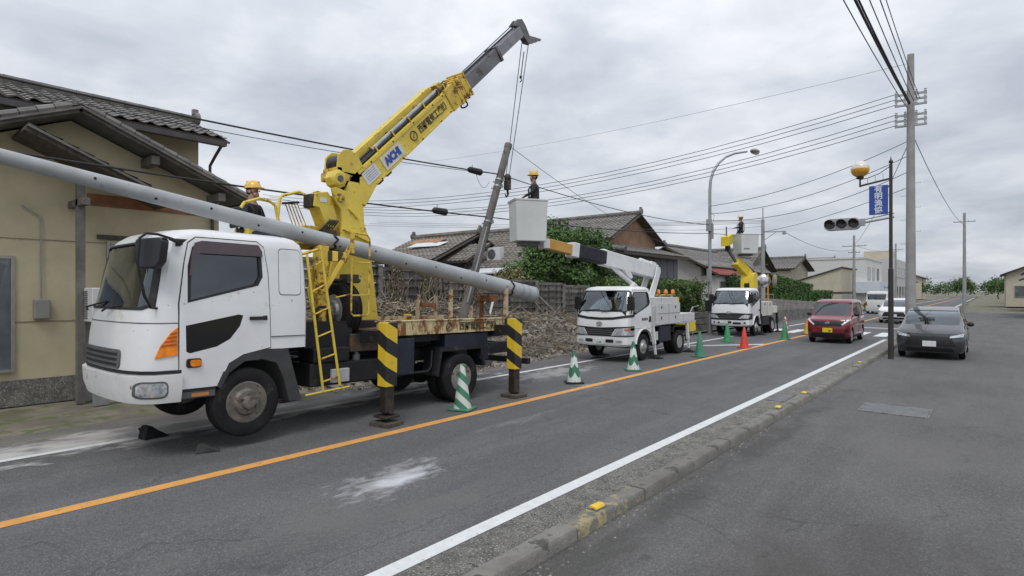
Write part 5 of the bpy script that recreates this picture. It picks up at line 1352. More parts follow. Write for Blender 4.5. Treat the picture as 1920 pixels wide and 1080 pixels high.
hb = MB(); hb.prism([TL(*q) for q in [(5.0, 3.55), (5.22, 3.60), (5.28, 3.52), (5.40, 3.20), (5.36, 3.02), (5.20, 3.04), (5.08, 3.32), (4.98, 3.34)]], 'x', -.10, .22); hb.build('hydraulic_cover', M_YPAINT, ct, bevel=.012)
hb = MB(); hb.bb(-.05, .18, -2.50, -2.40, 3.28, 3.50); hb.build('hydraulic_reel', M_OIL, ct, bevel=.02)
hb = MB(); hb.bb(.221, .226, -2.36, -2.24, 3.38, 3.45); hb.build('label_panel', M_PLATE, ct)
text('AICHI', .19, 'lettering', M_BLUE, ct, BM @ Vector((.2165, .62, .185)), BM.to_3x3() @ Vector((0, 1, 0)), BM.to_3x3() @ Vector((0, 0, 1)), .012, .86, depth=.002)
ap = MB(); bbox(ap, .20, .213, .34, .92, .06, .31); ap.build('lettering_panel', pm('panel_pale', (.62, .62, .50), .5), ct)
ap = MB(); bbox(ap, .20, .207, -.16, .20, .10, .33); ap.build('spec_panel', M_PLATE, ct)
sp = MB()
for k in range(5): bbox(sp, .207, .2085, -.12, .16, .135 + k * .037, .15 + k * .037)
sp.build('spec_lines', pm('print_grey', (.35, .38, .40), .6), ct)
text('西部電気工業㈱', .17, 'lettering', M_PRINTD, ct, BM @ Vector((.203, 1.95, .19)), BM.to_3x3() @ Vector((0, 1, 0)), BM.to_3x3() @ Vector((0, 0, 1)), .005, .80, depth=.002)
em = MB(); em.tube([BM @ Vector((.203, 1.30 + .085 * math.cos(a * math.pi / 8), .19 + .085 * math.sin(a * math.pi / 8))) for a in range(17)], .011, 5)
em.bar(BM @ Vector((.205, 1.26, .15)), BM @ Vector((.205, 1.34, .23)), .006, .02); em.build('emblem', M_PRINTD, ct)
for a in (.15, .8, 1.45, 2.1, 2.45):
    for u in (.028, .375):
        MB().lathe([(.0005, .012), (.016, .012), (.016, 0)], 6, BM @ Matrix.Translation((.213, a, u)) @ Matrix.Rotation(R(90), 4, 'Y')).build('bolt', M_OIL, ct)
bl = MB()
for a in (.1, .35, 2.95): bbox(bl, -.12, .12, a, a + .14, -.06, .0)
bl.build('boom_wear_pad', M_OIL, ct, bevel=.02)

# ladder, rails, pole bracket, spare wheel behind the cab
ld = MB()
for (a, c) in ((TP(-7.45, 4.40, 2.52), TP(-7.40, 4.66, .56)), (TP(-7.45, 4.61, 2.66), TP(-7.40, 4.94, .60))):
    ld.tube([a, Vector(a).lerp(Vector(c), .62), c], .02, 7)
ld.build('ladder_rail', M_YPAINT, ct)
for k in range(6):
    f = .11 + k * .165
    a = Vector(TP(-7.45, 4.40, 2.52)).lerp(Vector(TP(-7.40, 4.66, .56)), f); c = Vector(TP(-7.45, 4.61, 2.66)).lerp(Vector(TP(-7.40, 4.94, .60)), f)
    MB().tube([a, c], .013, 6).build('rung', M_YRUST, ct)
ld = MB(); ld.tube([TP(-7.40, 4.38, .53), TP(-7.38, 5.08, .57)], .015, 6); ld.build('bottom_step', M_YPAINT, ct)
ld = MB(); ld.tube([TP(-7.5, 4.36, 2.52), TP(-7.5, 4.62, 2.60)], .022, 7); ld.tube([TP(-7.5, 4.2, 2.60), TP(-8.2, 4.2, 2.60)], .022, 7); ld.build('ladder_top', M_YRUST, ct)
col = MB(); col.bb(.70, .84, -2.74, -2.58, .95, 2.62); col.build('bracket_post', M_YRUST, ct, bevel=.01)
bk = MB(); bk.bar(TP(-7.80, 4.72, 2.545), TP(-7.45, 5.06, 2.495), .10, .15); bk.build('bracket_saddle', stripes('worn_chevron', (.70, .50, .05), (.04, .03, .02), (0, 1, .0), 9, 0, wear=.4), ct, bevel=.01)
bk = MB(); bk.bar(TP(-7.55, 4.74, 1.98), TP(-7.42, 5.10, 2.66), .08, .06); bk.bar(TP(-7.40, 5.12, 2.56), TP(-7.40, 5.12, 2.88), .05, .05); bk.bar(TP(-7.7, 4.70, 2.0), TP(-7.55, 4.76, 1.98), .07, .07)
bk.build('bracket_arm', M_YRUST, ct, bevel=.005)
gr = MB()
gr.tube([TP(-7.42, 5.13, 2.5), TP(-7.42, 5.13, 1.66), TP(-7.42, 5.17, 1.62), TP(-7.42, 5.43, 1.62), TP(-7.42, 5.45, 1.66), TP(-7.42, 5.45, 2.8), TP(-7.42, 5.40, 2.86), TP(-7.42, 5.14, 2.88)], .015, 6)
for z in (2.43, 1.93): gr.tube([TP(-7.42, 5.13, z), TP(-7.42, 5.45, z)], .012, 6)
gr.tube([TP(-7.42, 4.86, 1.90), TP(-7.42, 5.13, 1.95)], .012, 6)
gr.build('guard_rail', M_YRUST, ct)
wsp = wheel(ct, TP(-7.93, 5.27, 1.69), .46, .26, .25, 1, 'convex', False, M_RIML)
wsp.rotation_euler = (0, 0, R(-90)); wsp.name = 'spare_wheel'
bx_ = MB(); bx_.tube([TP(-7.9, 4.8, 2.16), TP(-7.8, 5.55, 2.16)], .03, 8); bx_.tube([TP(-7.9, 4.8, 2.10), TP(-7.8, 5.3, 2.10)], .018, 8); bx_.bb(.55, .75, -2.2, -1.98, 2.08, 2.22); bx_.build('control_lever_bank', M_OIL, ct)
bx_ = MB(); bx_.tube([TP(-7.6, 4.65, 1.50), TP(-7.6, 4.65, 1.72), TP(-7.6, 4.70, 1.76), TP(-7.6, 4.80, 1.76), TP(-7.6, 4.85, 1.70), TP(-7.6, 4.85, 1.4)], .022, 7); bx_.bb(.3, .9, -3.0, -2.2, 1.12, 1.5); bx_.build('rear_cab_gear', M_FRAME, ct)
ex = MB(); ex.tube([TP(-8.0, 4.5, 1.4), TP(-8.0, 4.5, 2.4)], .06, 10); ex.tube([TP(-7.85, 4.5, 2.1), TP(-7.85, 4.5, 2.45)], .03, 8); ex.build('air_intake', M_FRAME, ct)
# operator platform with hoops and levers
op = MB(); op.bb(-.75, -.15, -3.4, -2.85, 2.74, 2.80); op.bb(-.68, -.22, -3.30, -2.95, 2.80, 2.92); op.build('operator_seat', M_YPAINT, ct, bevel=.02)
sbk = MB(); sbk.bb(-.60, -.28, -3.42, -3.36, 2.90, 3.22); sbk.build('seat_back', M_BLK, ct, bevel=.03)
op = MB(); op.tube([(-.45, -3.1, 2.75), (-.4, -2.4, 2.7), (-.2, -2.0, 2.7)], .06, 8); op.build('seat_arm', M_YRUST, ct)
ho = MB()
ho.tube([TP(-8.3, 3.86, 3.20), TP(-8.3, 3.90, 3.27), TP(-8.45, 4.20, 3.385), TP(-8.6, 4.44, 3.385), TP(-8.6, 4.53, 3.33), TP(-8.6, 4.58, 3.12)], .024, 8)
ho.tube([TP(-8.6, 4.57, 3.10), TP(-8.6, 4.60, 3.44), TP(-8.6, 4.64, 3.50), TP(-8.6, 4.93, 3.60), TP(-8.55, 5.02, 3.55), TP(-8.45, 5.37, 3.14), TP(-8.45, 5.40, 2.8)], .024, 8)
ho.tube([TP(-8.6, 4.58, 3.12), TP(-8.6, 4.58, 2.78)], .03, 8)
ho.build('safety_hoop', M_YPAINT, ct)
for k in range(5):
    x = -8.78 + k * .05
    MB().tube([TP(x, 4.98 + k * .03, 2.95), TP(x, 4.80 + k * .022, 3.40)], .010, 6).build('control_lever', M_YRUST, ct)
MB().bar(TP(-8.80, 4.76, 3.41), TP(-8.56, 4.90, 3.42), .05, .03).build('lever_grips', M_BLK, ct)
cg = MB(); cg.bb(-.35, .1, -2.55, -2.2, 2.7, 3.0); cg.build('control_console', M_YRUST, ct, bevel=.02)
vv = MB()
for k in range(5): vv.tube([TP(-8.3, 5.2 + .04 * k, 2.8), TP(-8.25, 5.12 + .05 * k, 3.0), TP(-8.2, 5.25 + .04 * k, 3.15)], .014, 6)
vv.bb(.10, .22, -2.3, -2.05, 2.72, 2.95); vv.lathe([(.06, 0), (.085, .04), (.085, .09), (.05, .12)], 12, Matrix.Translation(TP(-8.05, 5.22, 2.78)))
vv.build('valve_block', M_OIL, ct)
# hoist rope and hook block
rp = MB()
tip = Vector(TP(-8.45, 10.55, 7.86)); hk = Vector(TP(-9.80, 11.56, 4.82))
rp.tube([tip + Vector((.05, .07, 0)), hk + Vector((.02, .04, .2))], .011, 5); rp.tube([tip + Vector((-.03, -.08, 0)), hk + Vector((-.02, -.04, .2))], .011, 5)
rp.build('hoist_rope', pm('rope_steel', (.33, .34, .36), .5, .4), ct)
hkb = MB(); hkb.box(hk + Vector((0, 0, .02)), (.12, .16, .36)); hkb.sphere(hk + Vector((0, 0, .16)), .10); hkb.tube([hk + Vector((0, 0, -.15)), hk + Vector((0, .03, -.28)), hk + Vector((0, -.04, -.36)), hk + Vector((0, -.09, -.29))], [.035, .03, .025, .015], 7)
hkb.build('hook_block', M_OIL, ct, bevel=.02)
hk2 = MB(); q = tip.lerp(hk, .22); hk2.tube([q, q + Vector((0, -.01, -.05))], .03, 6); hk2.tube([tip.lerp(hk, .06), q], .012, 5); hk2.tube([q + Vector((0, 0, -.05)), q + Vector((0, .03, -.1)), q + Vector((0, -.03, -.15))], .014, 6)
hk2.build('small_hook', M_OIL, ct)
# ------------------------------------------------------------------ people
M_SKIN = pm('skin', (0.42, 0.24, 0.16), .6, var=.08)
M_NAVYC = pm('navy_workwear', (0.022, 0.026, 0.038), .9, var=.25, scale=12)
M_GREYC = pm('charcoal_workwear', (0.035, 0.037, 0.042), .9, var=.25, scale=12)
M_SHOE = pm('work_boot', (0.015, 0.014, 0.013), .7)
M_HAIR = pm('dark_hair', (0.012, 0.01, 0.009), .8)
M_HELY = pm('helmet_yellow', (0.72, 0.43, 0.07), .3, var=.06, coat=.4)
M_HELW = pm('helmet_cream', (0.70, 0.64, 0.42), .3, var=.06, coat=.4)
M_BELT = pm('harness_strap', (0.03, 0.03, 0.032), .8)
def person(label, loc, rz, pose, jacket, trousers, helmet):
    """one continuous skinned figure facing local -y; helmet and harness are children"""
    P = {'pel': (0, 0, .96), 'wai': (0, .005, 1.10), 'che': (0, -.01, 1.28), 'nkb': (0, .01, 1.45), 'nec': (0, 0, 1.515), 'hd1': (0, -.012, 1.585), 'hd2': (0, -.005, 1.655), 'hd3': (0, .01, 1.715),
         'nos': (0, -.105, 1.605), 'chi': (0, -.075, 1.545)}
    for s, k in ((1, 'r'), (-1, 'l')):
        P.update({'ear' + k: (s * .082, .005, 1.615), 'sho' + k: (s * .17, .01, 1.42), 'elb' + k: (s * .24, .02, 1.14), 'wri' + k: (s * .24, -.12, .93), 'hip' + k: (s * .095, 0, .90), 'kne' + k: (s * .11, -.03, .50), 'ank' + k: (s * .11, .01, .09), 'toe' + k: (s * .12, -.15, .04)})
    P.update(pose)
    rad = {'pel': (.145, .11), 'wai': (.135, .105), 'che': (.15, .115), 'nkb': (.085, .075), 'nec': (.055, .058), 'hd1': (.068, .078), 'hd2': (.082, .096), 'hd3': (.06, .07), 'nos': (.012, .016), 'chi': (.03, .03)}
    for k in 'rl':
        rad.update({'ear' + k: (.012, .022), 'sho' + k: (.072, .07), 'elb' + k: (.048, .048), 'wri' + k: (.033, .03), 'hip' + k: (.09, .095), 'kne' + k: (.062, .065), 'ank' + k: (.045, .05), 'toe' + k: (.042, .035)})
    E_ = [('pel', 'wai'), ('wai', 'che'), ('che', 'nkb'), ('nkb', 'nec'), ('nec', 'hd1'), ('hd1', 'hd2'), ('hd2', 'hd3'), ('hd1', 'nos'), ('hd1', 'chi')]
    for k in 'rl':
        E_ += [('che', 'sho' + k), ('sho' + k, 'elb' + k), ('elb' + k, 'wri' + k), ('pel', 'hip' + k), ('hip' + k, 'kne' + k), ('kne' + k, 'ank' + k), ('ank' + k, 'toe' + k), ('hd2', 'ear' + k)]
        w = Vector(P['wri' + k]); f = (w - Vector(P['elb' + k])).normalized()
        sx = 1 if k == 'r' else -1
        sd = Vector((sx, 0, 0)); sd = (sd - f * sd.dot(f)).normalized(); nn = f.cross(sd) * sx
        pal = w + f * .075; P['pal' + k] = tuple(pal); rad['pal' + k] = (.034, .017); E_.append(('wri' + k, 'pal' + k))
        for j in range(4):
            o = (j - 1.5) * .019; ln = (.062, .074, .070, .055)[j]
            a = pal + sd * o + f * ln * .55 - nn * .012; c = pal + sd * o * 1.1 + f * ln * .8 - nn * .045
            P[f'fa{j}{k}'], P[f'fb{j}{k}'] = tuple(a), tuple(c); rad[f'fa{j}{k}'] = (.0095, .0095); rad[f'fb{j}{k}'] = (.008, .008)
            E_ += [('pal' + k, f'fa{j}{k}'), (f'fa{j}{k}', f'fb{j}{k}')]
        a = w + f * .045 - sd * .042 - nn * .01; c = w + f * .085 - sd * .055 - nn * .03
        P['ta' + k], P['tb' + k] = tuple(a), tuple(c); rad['ta' + k] = (.011, .011); rad['tb' + k] = (.009, .009)
        E_ += [('wri' + k, 'ta' + k), ('ta' + k, 'tb' + k)]
    keys = list(P); ix = {k: i for i, k in enumerate(keys)}
    me = bpy.data.meshes.new('person'); me.from_pydata([P[k] for k in keys], [(ix[a], ix[b]) for a, b in E_], [])
    o = bpy.data.objects.new('tmp', me); SCRATCH.collection.objects.link(o)
    o.modifiers.new('skin', 'SKIN'); o.modifiers['skin'].use_smooth_shade = True
    for k, i in ix.items():
        v = me.skin_vertices[0].data[i]; v.radius = rad[k]; v.use_root = (k == 'pel')
    sm = o.modifiers.new('sub', 'SUBSURF'); sm.levels = 1; sm.render_levels = 1
    m2 = scratch_mesh(o); bpy.data.objects.remove(o); bpy.data.meshes.remove(me)
    segs = [(Vector(P[a]), Vector(P[b]), a, b) for a, b in E_]
    def zone(a, b):
        h = ('nec', 'hd', 'nos', 'chi', 'ear', 'fa', 'fb', 'ta', 'tb', 'pal')
        if any(b.startswith(x) for x in h) and not b.startswith('toe'): return 1
        if b.startswith('toe'): return 3
        if b[:3] in ('kne', 'ank', 'hip'): return 2
        return 0
    idx = []
    for p in m2.polygons:
        c = p.center; best, bz = 9, 0
        for A, B, a, b in segs:
            d = B - A; t = max(0, min(1, (c - A).dot(d) / max(1e-9, d.length_squared))); q = (c - A - d * t).length
            if q < best: best, bz = q, zone(a, b)
        idx.append(bz)
    for m in list(m2.materials): pass
    body = mobj('person', m2, [jacket, M_SKIN, trousers, M_SHOE], None, 0, 0)
    m2.polygons.foreach_set('material_index', idx); m2.polygons.foreach_set('use_smooth', [True] * len(idx))
    body.location = loc; body.rotation_euler = (0, 0, rz)
    tag(body, label, 'person')
    H = Vector(P['hd2']); M = Matrix.Translation(H + Vector((0, .005, .035)))
    hm = MB(); prof = [(.122, -.01)] + [(.118 * math.cos(R(a)), .118 * math.sin(R(a)) * 1.02) for a in range(0, 90, 15)] + [(.001, .121)]
    hm.lathe(prof, 20, M @ Matrix.Diagonal((.95, 1.12, 1, 1)))
    hm.prism([(-.095, -.10), (-.06, -.165), (.06, -.165), (.095, -.10), (.09, -.04), (-.09, -.04)], 'z', -.008, .006, 0, M)
    hm.bar(M @ Vector((0, -.11, .085)), M @ Vector((0, .11, .10)), .03, .03)
    hm.build('helmet', helmet, body, bevel=.004)
    st = MB(); 
    for s in (1, -1): st.tube([H + Vector((s * .086, -.01, .03)), H + Vector((s * .078, -.035, -.06)), H + Vector((s * .03, -.075, -.125)), H + Vector((0, -.08, -.13))], .006, 5)
    st.build('chin_strap', M_BELT, body)
    hr = MB(); hr.sphere(H + Vector((0, .03, -.005)), .085, 12, 8, 0, (1, .95, 1.0)); hr.build('hair', M_HAIR, body)
    ey = MB()
    for s in (1, -1): ey.sphere(H + Vector((s * .032, -.088, -.012)), .011, 8, 6)
    ey.build('eyes', M_HAIR, body)
    mt = MB(); mt.box(H + Vector((0, -.088, -.088)), (.045, .008, .008)); mt.build('mouth', pm('lips', (.30, .13, .10), .6), body)
    hb = MB(); W = Vector(P['pel']) + Vector((0, 0, .06))
    hb.tube([W + Vector((.165 * math.cos(a * math.pi / 8), .135 * math.sin(a * math.pi / 8), 0)) for a in range(17)], .024, 6)
    for s in (1, -1): hb.tube([W + Vector((s * .1, .12, .02)), Vector(P['che']) + Vector((s * .11, .125, .08)), Vector(P['sho' + ('r' if s > 0 else 'l')]) + Vector((-s * .05, .01, .075)), Vector(P['che']) + Vector((s * .10, -.125, .05)), W + Vector((s * .1, -.12, .02))], .016, 5)
    hb.build('harness', M_BELT, body)
    return body
# ------------------------------------------------------------------ the two poles
M_POLEC = pm('pole_concrete_new', (0.36, 0.375, 0.385), .7, var=.10, scale=3, dirt=((.29, .30, .305), .2, 6), bump=.15, bscale=60)
M_POLEO = pm('pole_concrete_old', (0.155, 0.148, 0.135), .85, var=.22, scale=4, dirt=((.075, .07, .06), .35, 5), bump=.3, stretch=(1, 1, .3))
A_, B_ = Vector((-7.53, 9.80, 1.915)), Vector((-8.0, .40, 3.55))
npole = thing('utility_pole', 'long new grey concrete pole lying tilted across the crane truck', 'utility pole', tuple(A_))
d_ = B_ - A_
pp = MB(); n = 14
pp.tube([d_ * (i / n) for i in range(n + 1)], [.165 - (.165 - .072) * i / n for i in range(n + 1)], 28)
pp.build('shaft', M_POLEC, npole)
bd = MB()
for f, w in ((.0005, .05), (.028, .03), (.05, .02)): bd.tube([d_ * f, d_ * (f + w / d_.length)], .171 - .093 * f, 28)
bd.build('end_band', pm('band_steel', (.33, .35, .36), .5, .5, var=.15), npole)
bd = MB(); bd.tube([d_ * -.001, d_ * -.0005], .10, 20); bd.build('hollow_end', pm('black_void', (0.012, 0.012, 0.012), .9), npole)
u_ = d_.normalized(); sd_ = u_.cross(Vector((0, 0, 1))).normalized(); up_ = sd_.cross(u_)
tow = Vector((math.sin(R(50)), -math.cos(R(50)), 0)); tow = (tow - u_ * tow.dot(u_)).normalized()
for k in range(12):
    f = .10 + k * .066; r = .165 - .093 * f
    dirv = (tow * math.cos(R(14)) + up_ * math.sin(R(14 if k % 2 else -20))).normalized()
    p = d_ * f + dirv * (r - .004)
    MB().tube([p, p + dirv * .006], .016, 10).build('step_hole', pm('black_void', (0.012, 0.012, 0.012), .9), npole)
M_CHAIN = pm('chain_black', (.022, .02, .02), .6, .4, var=.3)
for f, lab in ((.085, 'black chain wrapped round the butt of the lying pole'), (.505, 'black chain tying the lying pole to the yellow bracket')):
    c = A_ + d_ * f; r = .165 - .093 * f + .012
    pts = [c + (sd_ * math.cos(2 * math.pi * i / 20) + up_ * math.sin(2 * math.pi * i / 20)) * r + u_ * (.03 * math.sin(i * 1.9)) for i in range(21)]
    b = MB(); b.tube(pts, .018, 6); b.tube([pts[5], pts[5] - Vector((0, 0, .05))], .02, 6)
    tag(b.build('chain', M_CHAIN), lab, 'chain')

op0, op1 = Vector((-10.0, 9.62, -.1)), Vector((-10.0, 11.92, 5.92))
opole = thing('utility_pole', 'old weathered grey pole leaning over behind the crane truck deck', 'utility pole', tuple(op0))
dd = op1 - op0
b = MB(); b.tube([dd * (i / 10) for i in range(11)], [.118 - .024 * i / 10 for i in range(11)], 20); b.build('shaft', M_POLEO, opole)
b = MB(); b.tube([dd * .985, dd * 1.004], .103, 18); b.build('cap', M_POLEO, opole)
for f in (.64, .80, .83):
    b = MB(); b.tube([dd * f, dd * (f + .006)], .122 - .02 * f + .004, 18); b.bar(dd * f + Vector((-.2, 0, 0)), dd * f + Vector((.2, .0, 0)), .03, .03); b.tube([dd * f + Vector((.18, 0, -.03)), dd * f + Vector((.18, 0, .06))], .022, 8)
    b.build('clamp', M_STEEL, opole)
b = MB(); b.tube([dd * .3 + Vector((.1, -.08, 0)), dd * .62 + Vector((.09, -.08, 0))], .022, 7); b.build('conduit', pm('conduit_grey', (.3, .3, .3), .6), opole)
for f in (.45, .52, .59, .70, .76):
    s = 1 if int(f * 100) % 2 else -1
    b = MB(); b.tube([dd * f, dd * f + Vector((s * .16, s * .14, .0)), dd * f + Vector((s * .17, s * .15, .03))], .009, 5); b.build('step_bolt', M_STEEL, opole)
# ------------------------------------------------------------------ two bucket trucks
M_YBOOM = pm('bucket_truck_yellow', (0.74, 0.55, 0.03), .4, var=.08, dirt=((.30, .19, .05), .2, 5))
M_FRP = pm('bucket_white', (0.62, 0.64, 0.63), .45, var=.05, scale=2, dirt=((.54, .55, .52), .1, 3))
M_BOOMW = pm('boom_white', (0.66, 0.675, 0.68), .4, var=.06, dirt=((.52, .51, .48), .1, 3))
M_COVER = pm('boom_cover', (0.022, 0.023, 0.03), .85, var=.3, scale=7, bump=.5, bscale=18)
M_ORFRP = pm('boom_orange', (0.52, 0.29, 0.06), .5, var=.1)
M_CABW2 = pm('tool_cabinet_white', (0.56, 0.57, 0.565), .45, var=.06, dirt=((.46, .455, .43), .12, 4))
M_NPLATE = pm('number_plate_white', (0.66, 0.68, 0.68), .5)
M_PGREEN = pm('plate_green', (0.02, 0.14, 0.06), .5)
def light_cab(root, style):
    rows = [(.46, -1.02, .50, .80, .24, .04), (.52, -1.06, .50, .845, .26, .04), (.72, -1.06, .50, .85, .26, .04), (1.02, -1.04, .50, .85, .26, .04), (1.28, -1.00, .50, .85, .26, .04),
            (1.45, -.95, .50, .845, .25, .04), (1.98, -.68, .48, .78, .20, .05), (2.05, -.63, .47, .765, .2, .05), (2.10, -.54, .43, .70, .2, .08), (2.125, -.36, .30, .56, .15, .08), (2.13, -.2, .15, .4, .1, .05)]
    cb = Body(rows, nf=3.6)
    wsh = [(-.80, 1.45), (-.735, 1.97), (-.68, 2.00), (.68, 2.00), (.735, 1.97), (.80, 1.45), (.72, 1.42), (-.72, 1.42)]
    win = [(-.68, 1.30), (-.60, 1.85), (-.50, 1.96), (.26, 1.96), (.34, 1.90), (.38, 1.66), (.30, 1.58)]
    door = [(-.74, .95), (-.73, 1.35), (-.62, 1.92), (-.52, 2.0), (.30, 2.0), (.40, 1.9), (.43, 1.5), (.43, .98), (.33, .90), (.22, .93)]
    arch = [(0 + .50 * math.cos(R(a)), .40 + .50 * math.sin(R(a))) for a in range(0, 181, 12)] + [(-.50, .1), (.62, .1), (.62, .40)]
    body = boolean(cb.shell(0, -.04), [('DIFFERENCE', MB().prism(win, 'x', -2, 2).mesh()), ('DIFFERENCE', MB().prism(wsh, 'y', -3, -.35).mesh()), ('DIFFERENCE', MB().prism(arch, 'x', -2, 2).mesh()),
                                       ('DIFFERENCE', MB().bb(-2, 2, .30, 2, 0, .80).mesh())])
    mobj('cab_body', body, M_WHITE2, root)
    mobj('windscreen', cb.patch(wsh, 'y', -3, -.35, -.008, -.014), M_GLASS, root)
    mobj('windscreen_seal', cb.patch(ringpoly(wsh, .02), 'y', -3, -.35, .006, -.02, [ringpoly(wsh, -.025)]), M_BLK, root)
    for s in (1, -1):
        dr = mobj('door', cb.patch(door, 'x', .5 * s, 1.4 * s, .007, -.02, [win, arch]), M_WHITE2, root)
        mobj('door_seam', cb.patch(ringpoly(door, .012), 'x', .5 * s, 1.4 * s, .002, -.01, [win, arch]), M_GREYP, root)
        mobj('door_window', cb.patch(win, 'x', .5 * s, 1.4 * s, -.006, -.012), M_GLASS, root)
        mobj('window_seal', cb.patch(ringpoly(win, .016), 'x', .5 * s, 1.4 * s, .010, -.03, [ringpoly(win, -.02)]), M_BLK, root)
        MB().bb(.85 * s, .875 * s, .26, .40, 1.10, 1.17).build('handle', M_BLK, dr, bevel=.008)
        ar = [(0 + .545 * math.cos(R(a)), .40 + .545 * math.sin(R(a))) for a in range(12, 169, 12)] + [(0 + .50 * math.cos(R(a)), .40 + .50 * math.sin(R(a))) for a in range(168, 11, -12)]
        MB().prism(ar, 'x', .80 * s, .875 * s).build('wheel_arch', M_WHITE2, root, bevel=.008)
        m = MB(); m.prism(rpoly(.86 * s - .10, .86 * s + .10, 1.46, 1.84, .03) , 'y', -.86, -.76); m.build('mirror', M_BLK, root, bevel=.02)
        m = MB(); m.tube([(.78 * s, -.72, 1.95), (.88 * s, -.82, 1.92), (.88 * s, -.82, 1.40), (.82 * s, -.75, 1.36)], .012, 6); m.build('mirror_arm', M_BLK, root)
    it = MB(); it.bb(-.76, .76, -.75, .40, 1.0, 1.05); it.bb(-.76, .76, -.93, -.62, 1.05, 1.42); it.bb(-.76, .76, .38, .43, 1.0, 1.5); it.build('cab_floor', M_INT, root)
    for x in (.38, -.10, -.5):
        st = MB(); st.bb(x - .2, x + .2, -.25, .22, 1.1, 1.28); st.bb(x - .19, x + .19, .18, .30, 1.25, 1.72); st.bb(x - .1, x + .1, .2, .28, 1.74, 1.90); st.build('seat', M_SEAT, root, bevel=.03)
    sw = MB(); c0 = Vector((.38, -.50, 1.46)); tm = Matrix.Rotation(R(-30), 3, 'X')
    sw.tube([c0 + tm @ Vector((.2 * math.cos(a * math.pi / 8), .2 * math.sin(a * math.pi / 8), 0)) for a in range(17)], .015, 6); sw.tube([c0, c0 + Vector((0, -.2, -.2))], .025, 6); sw.build('steering_wheel', M_BLK, root)
    for x0, x1 in ((-.62, -.02), (.0, .62)):
        MB().tube([(x0 * .6 + x1 * .4, -1.0, 1.42), (x0, -1.0 + .16 * x0 * x0, 1.435), (x1, -.98 + .1 * x1 * x1, 1.475)], .011, 6).build('wiper', M_BLK, root)
    # front face
    def fr(poly, name, mat, o, i=-.01, par=None):
        return mobj(name, cb.patch(poly, 'y', -3, -.6, o, i), mat, par or root)
    if style == 'a':
        fr([(-.9, 1.33), (-.4, 1.265), (0, 1.25), (.4, 1.265), (.9, 1.34), (.9, 1.27), (.4, 1.195), (0, 1.18), (-.4, 1.195), (-.9, 1.26)], 'front_garnish', M_BLK, .008)
        fr([(-.9, 1.005), (0, .97), (.9, 1.02), (.9, .985), (.5, .955), (.36, .75), (.9, .765), (.9, .735), (-.9, .735), (-.9, .765), (-.36, .75), (-.5, .955), (-.9, .975)], 'grille_surround', M_BLK, .010)
        g = fr([(-.5, .955), (.5, .955), (.36, .75), (-.36, .75)], 'grille', M_BLK, .004)
        for k in range(3): fr([(-.42, .785 + k * .055), (.42, .785 + k * .055), (.43, .80 + k * .055), (-.43, .80 + k * .055)], 'grille_slat', M_GREYP, .014, 0, g)
        for s in (1, -1):
            hp = [(.39, .765), (.86, .785), (.86, .985), (.53, .945)]
            fr([(s * x, z) for x, z in hp], 'headlamp', M_CLEAR, .016)
            fr([(s * x, z) for x, z in [(.76, .90), (.86, .90), (.86, .97), (.76, .955)]], 'turn_lamp', pm('amber_dim', (.42, .16, .08), .2), .02)
            fr(rpoly(*(sorted((.52 * s, .70 * s))), .575, .635, .02), 'fog_lamp', M_CLEAR, .012)
            fr(rpoly(*(sorted((.21 * s, .45 * s))), .56, .65, .02), 'bumper_slot', M_BLK, .008)
        em = MB()
        for rx, rz_ in ((.085, .055), (.03, .052)): em.tube([Vector((rx * math.cos(a * math.pi / 10), -1.06, 1.075 + rz_ * math.sin(a * math.pi / 10))) for a in range(21)], .009, 5)
        em.tube([Vector((.062 * math.cos(a * math.pi / 10), -1.06, 1.10 + .022 * math.sin(a * math.pi / 10))) for a in range(21)], .008, 5)
        em.build('emblem', M_CHROME, root)
        pl = (0.0, .545)
    else:
        fr([(-.88, .99), (-.3, 1.02), (.3, 1.03), (.88, 1.01), (.88, .76), (.55, .72), (-.55, .72), (-.88, .75)], 'grille', M_BLK, .010)
        for k in range(2): fr([(-.5, .80 + k * .08), (.5, .80 + k * .08), (.5, .82 + k * .08), (-.5, .82 + k * .08)], 'grille_slat', M_GREYP, .016, 0)
        for s in (1, -1):
            fr([(s * x, z) for x, z in [(.42, .79), (.80, .80), (.86, .93), (.70, .97), (.55, .92)]], 'headlamp', M_CLEAR, .02)
            fr(rpoly(*(sorted((.62 * s, .70 * s))), .575, .645, .03), 'fog_lamp', M_BLK, .012)
        fr(rpoly(.16, .50, .54, .63, .02), 'bumper_slot', M_BLK, .008); fr(rpoly(-.06, .10, .57, .67, .02), 'bumper_slot', M_BLK, .008); fr(rpoly(-.50, -.40, .56, .63, .02), 'bumper_slot', M_BLK, .008)
        em = MB(); em.tube([Vector((.11 * math.cos(a * math.pi / 10), -1.06, 1.02 + .065 * math.sin(a * math.pi / 10))) for a in range(21)], .013, 5)
        em.tube([(-.09, -1.06, 1.02), (.09, -1.06, 1.02)], .011, 5); em.build('emblem', M_CHROME, root)
        pl = (-.22, .60)
    np_ = MB(); np_.bb(pl[0] - .17, pl[0] + .17, -1.085, -1.068, pl[1] - .03, pl[1] + .10)
    npo = np_.build('number_plate', M_NPLATE, root)
    if style == 'a':
        text('11-94', .085, 'lettering', M_PGREEN, npo, (pl[0], -1.0875, pl[1] + .015), (1, 0, 0), (0, 0, 1), .001, .9)
    # chassis and wheels
    ch = MB()
    for s in (1, -1): ch.bb(.30 * s, .37 * s, -.85, 3.9, .55, .74)
    for yy in (-.7, .8, 1.8, 3.2): ch.bb(-.31, .31, yy - .04, yy + .04, .57, .72)
    ch.build('chassis_frame', M_FRAME, root)
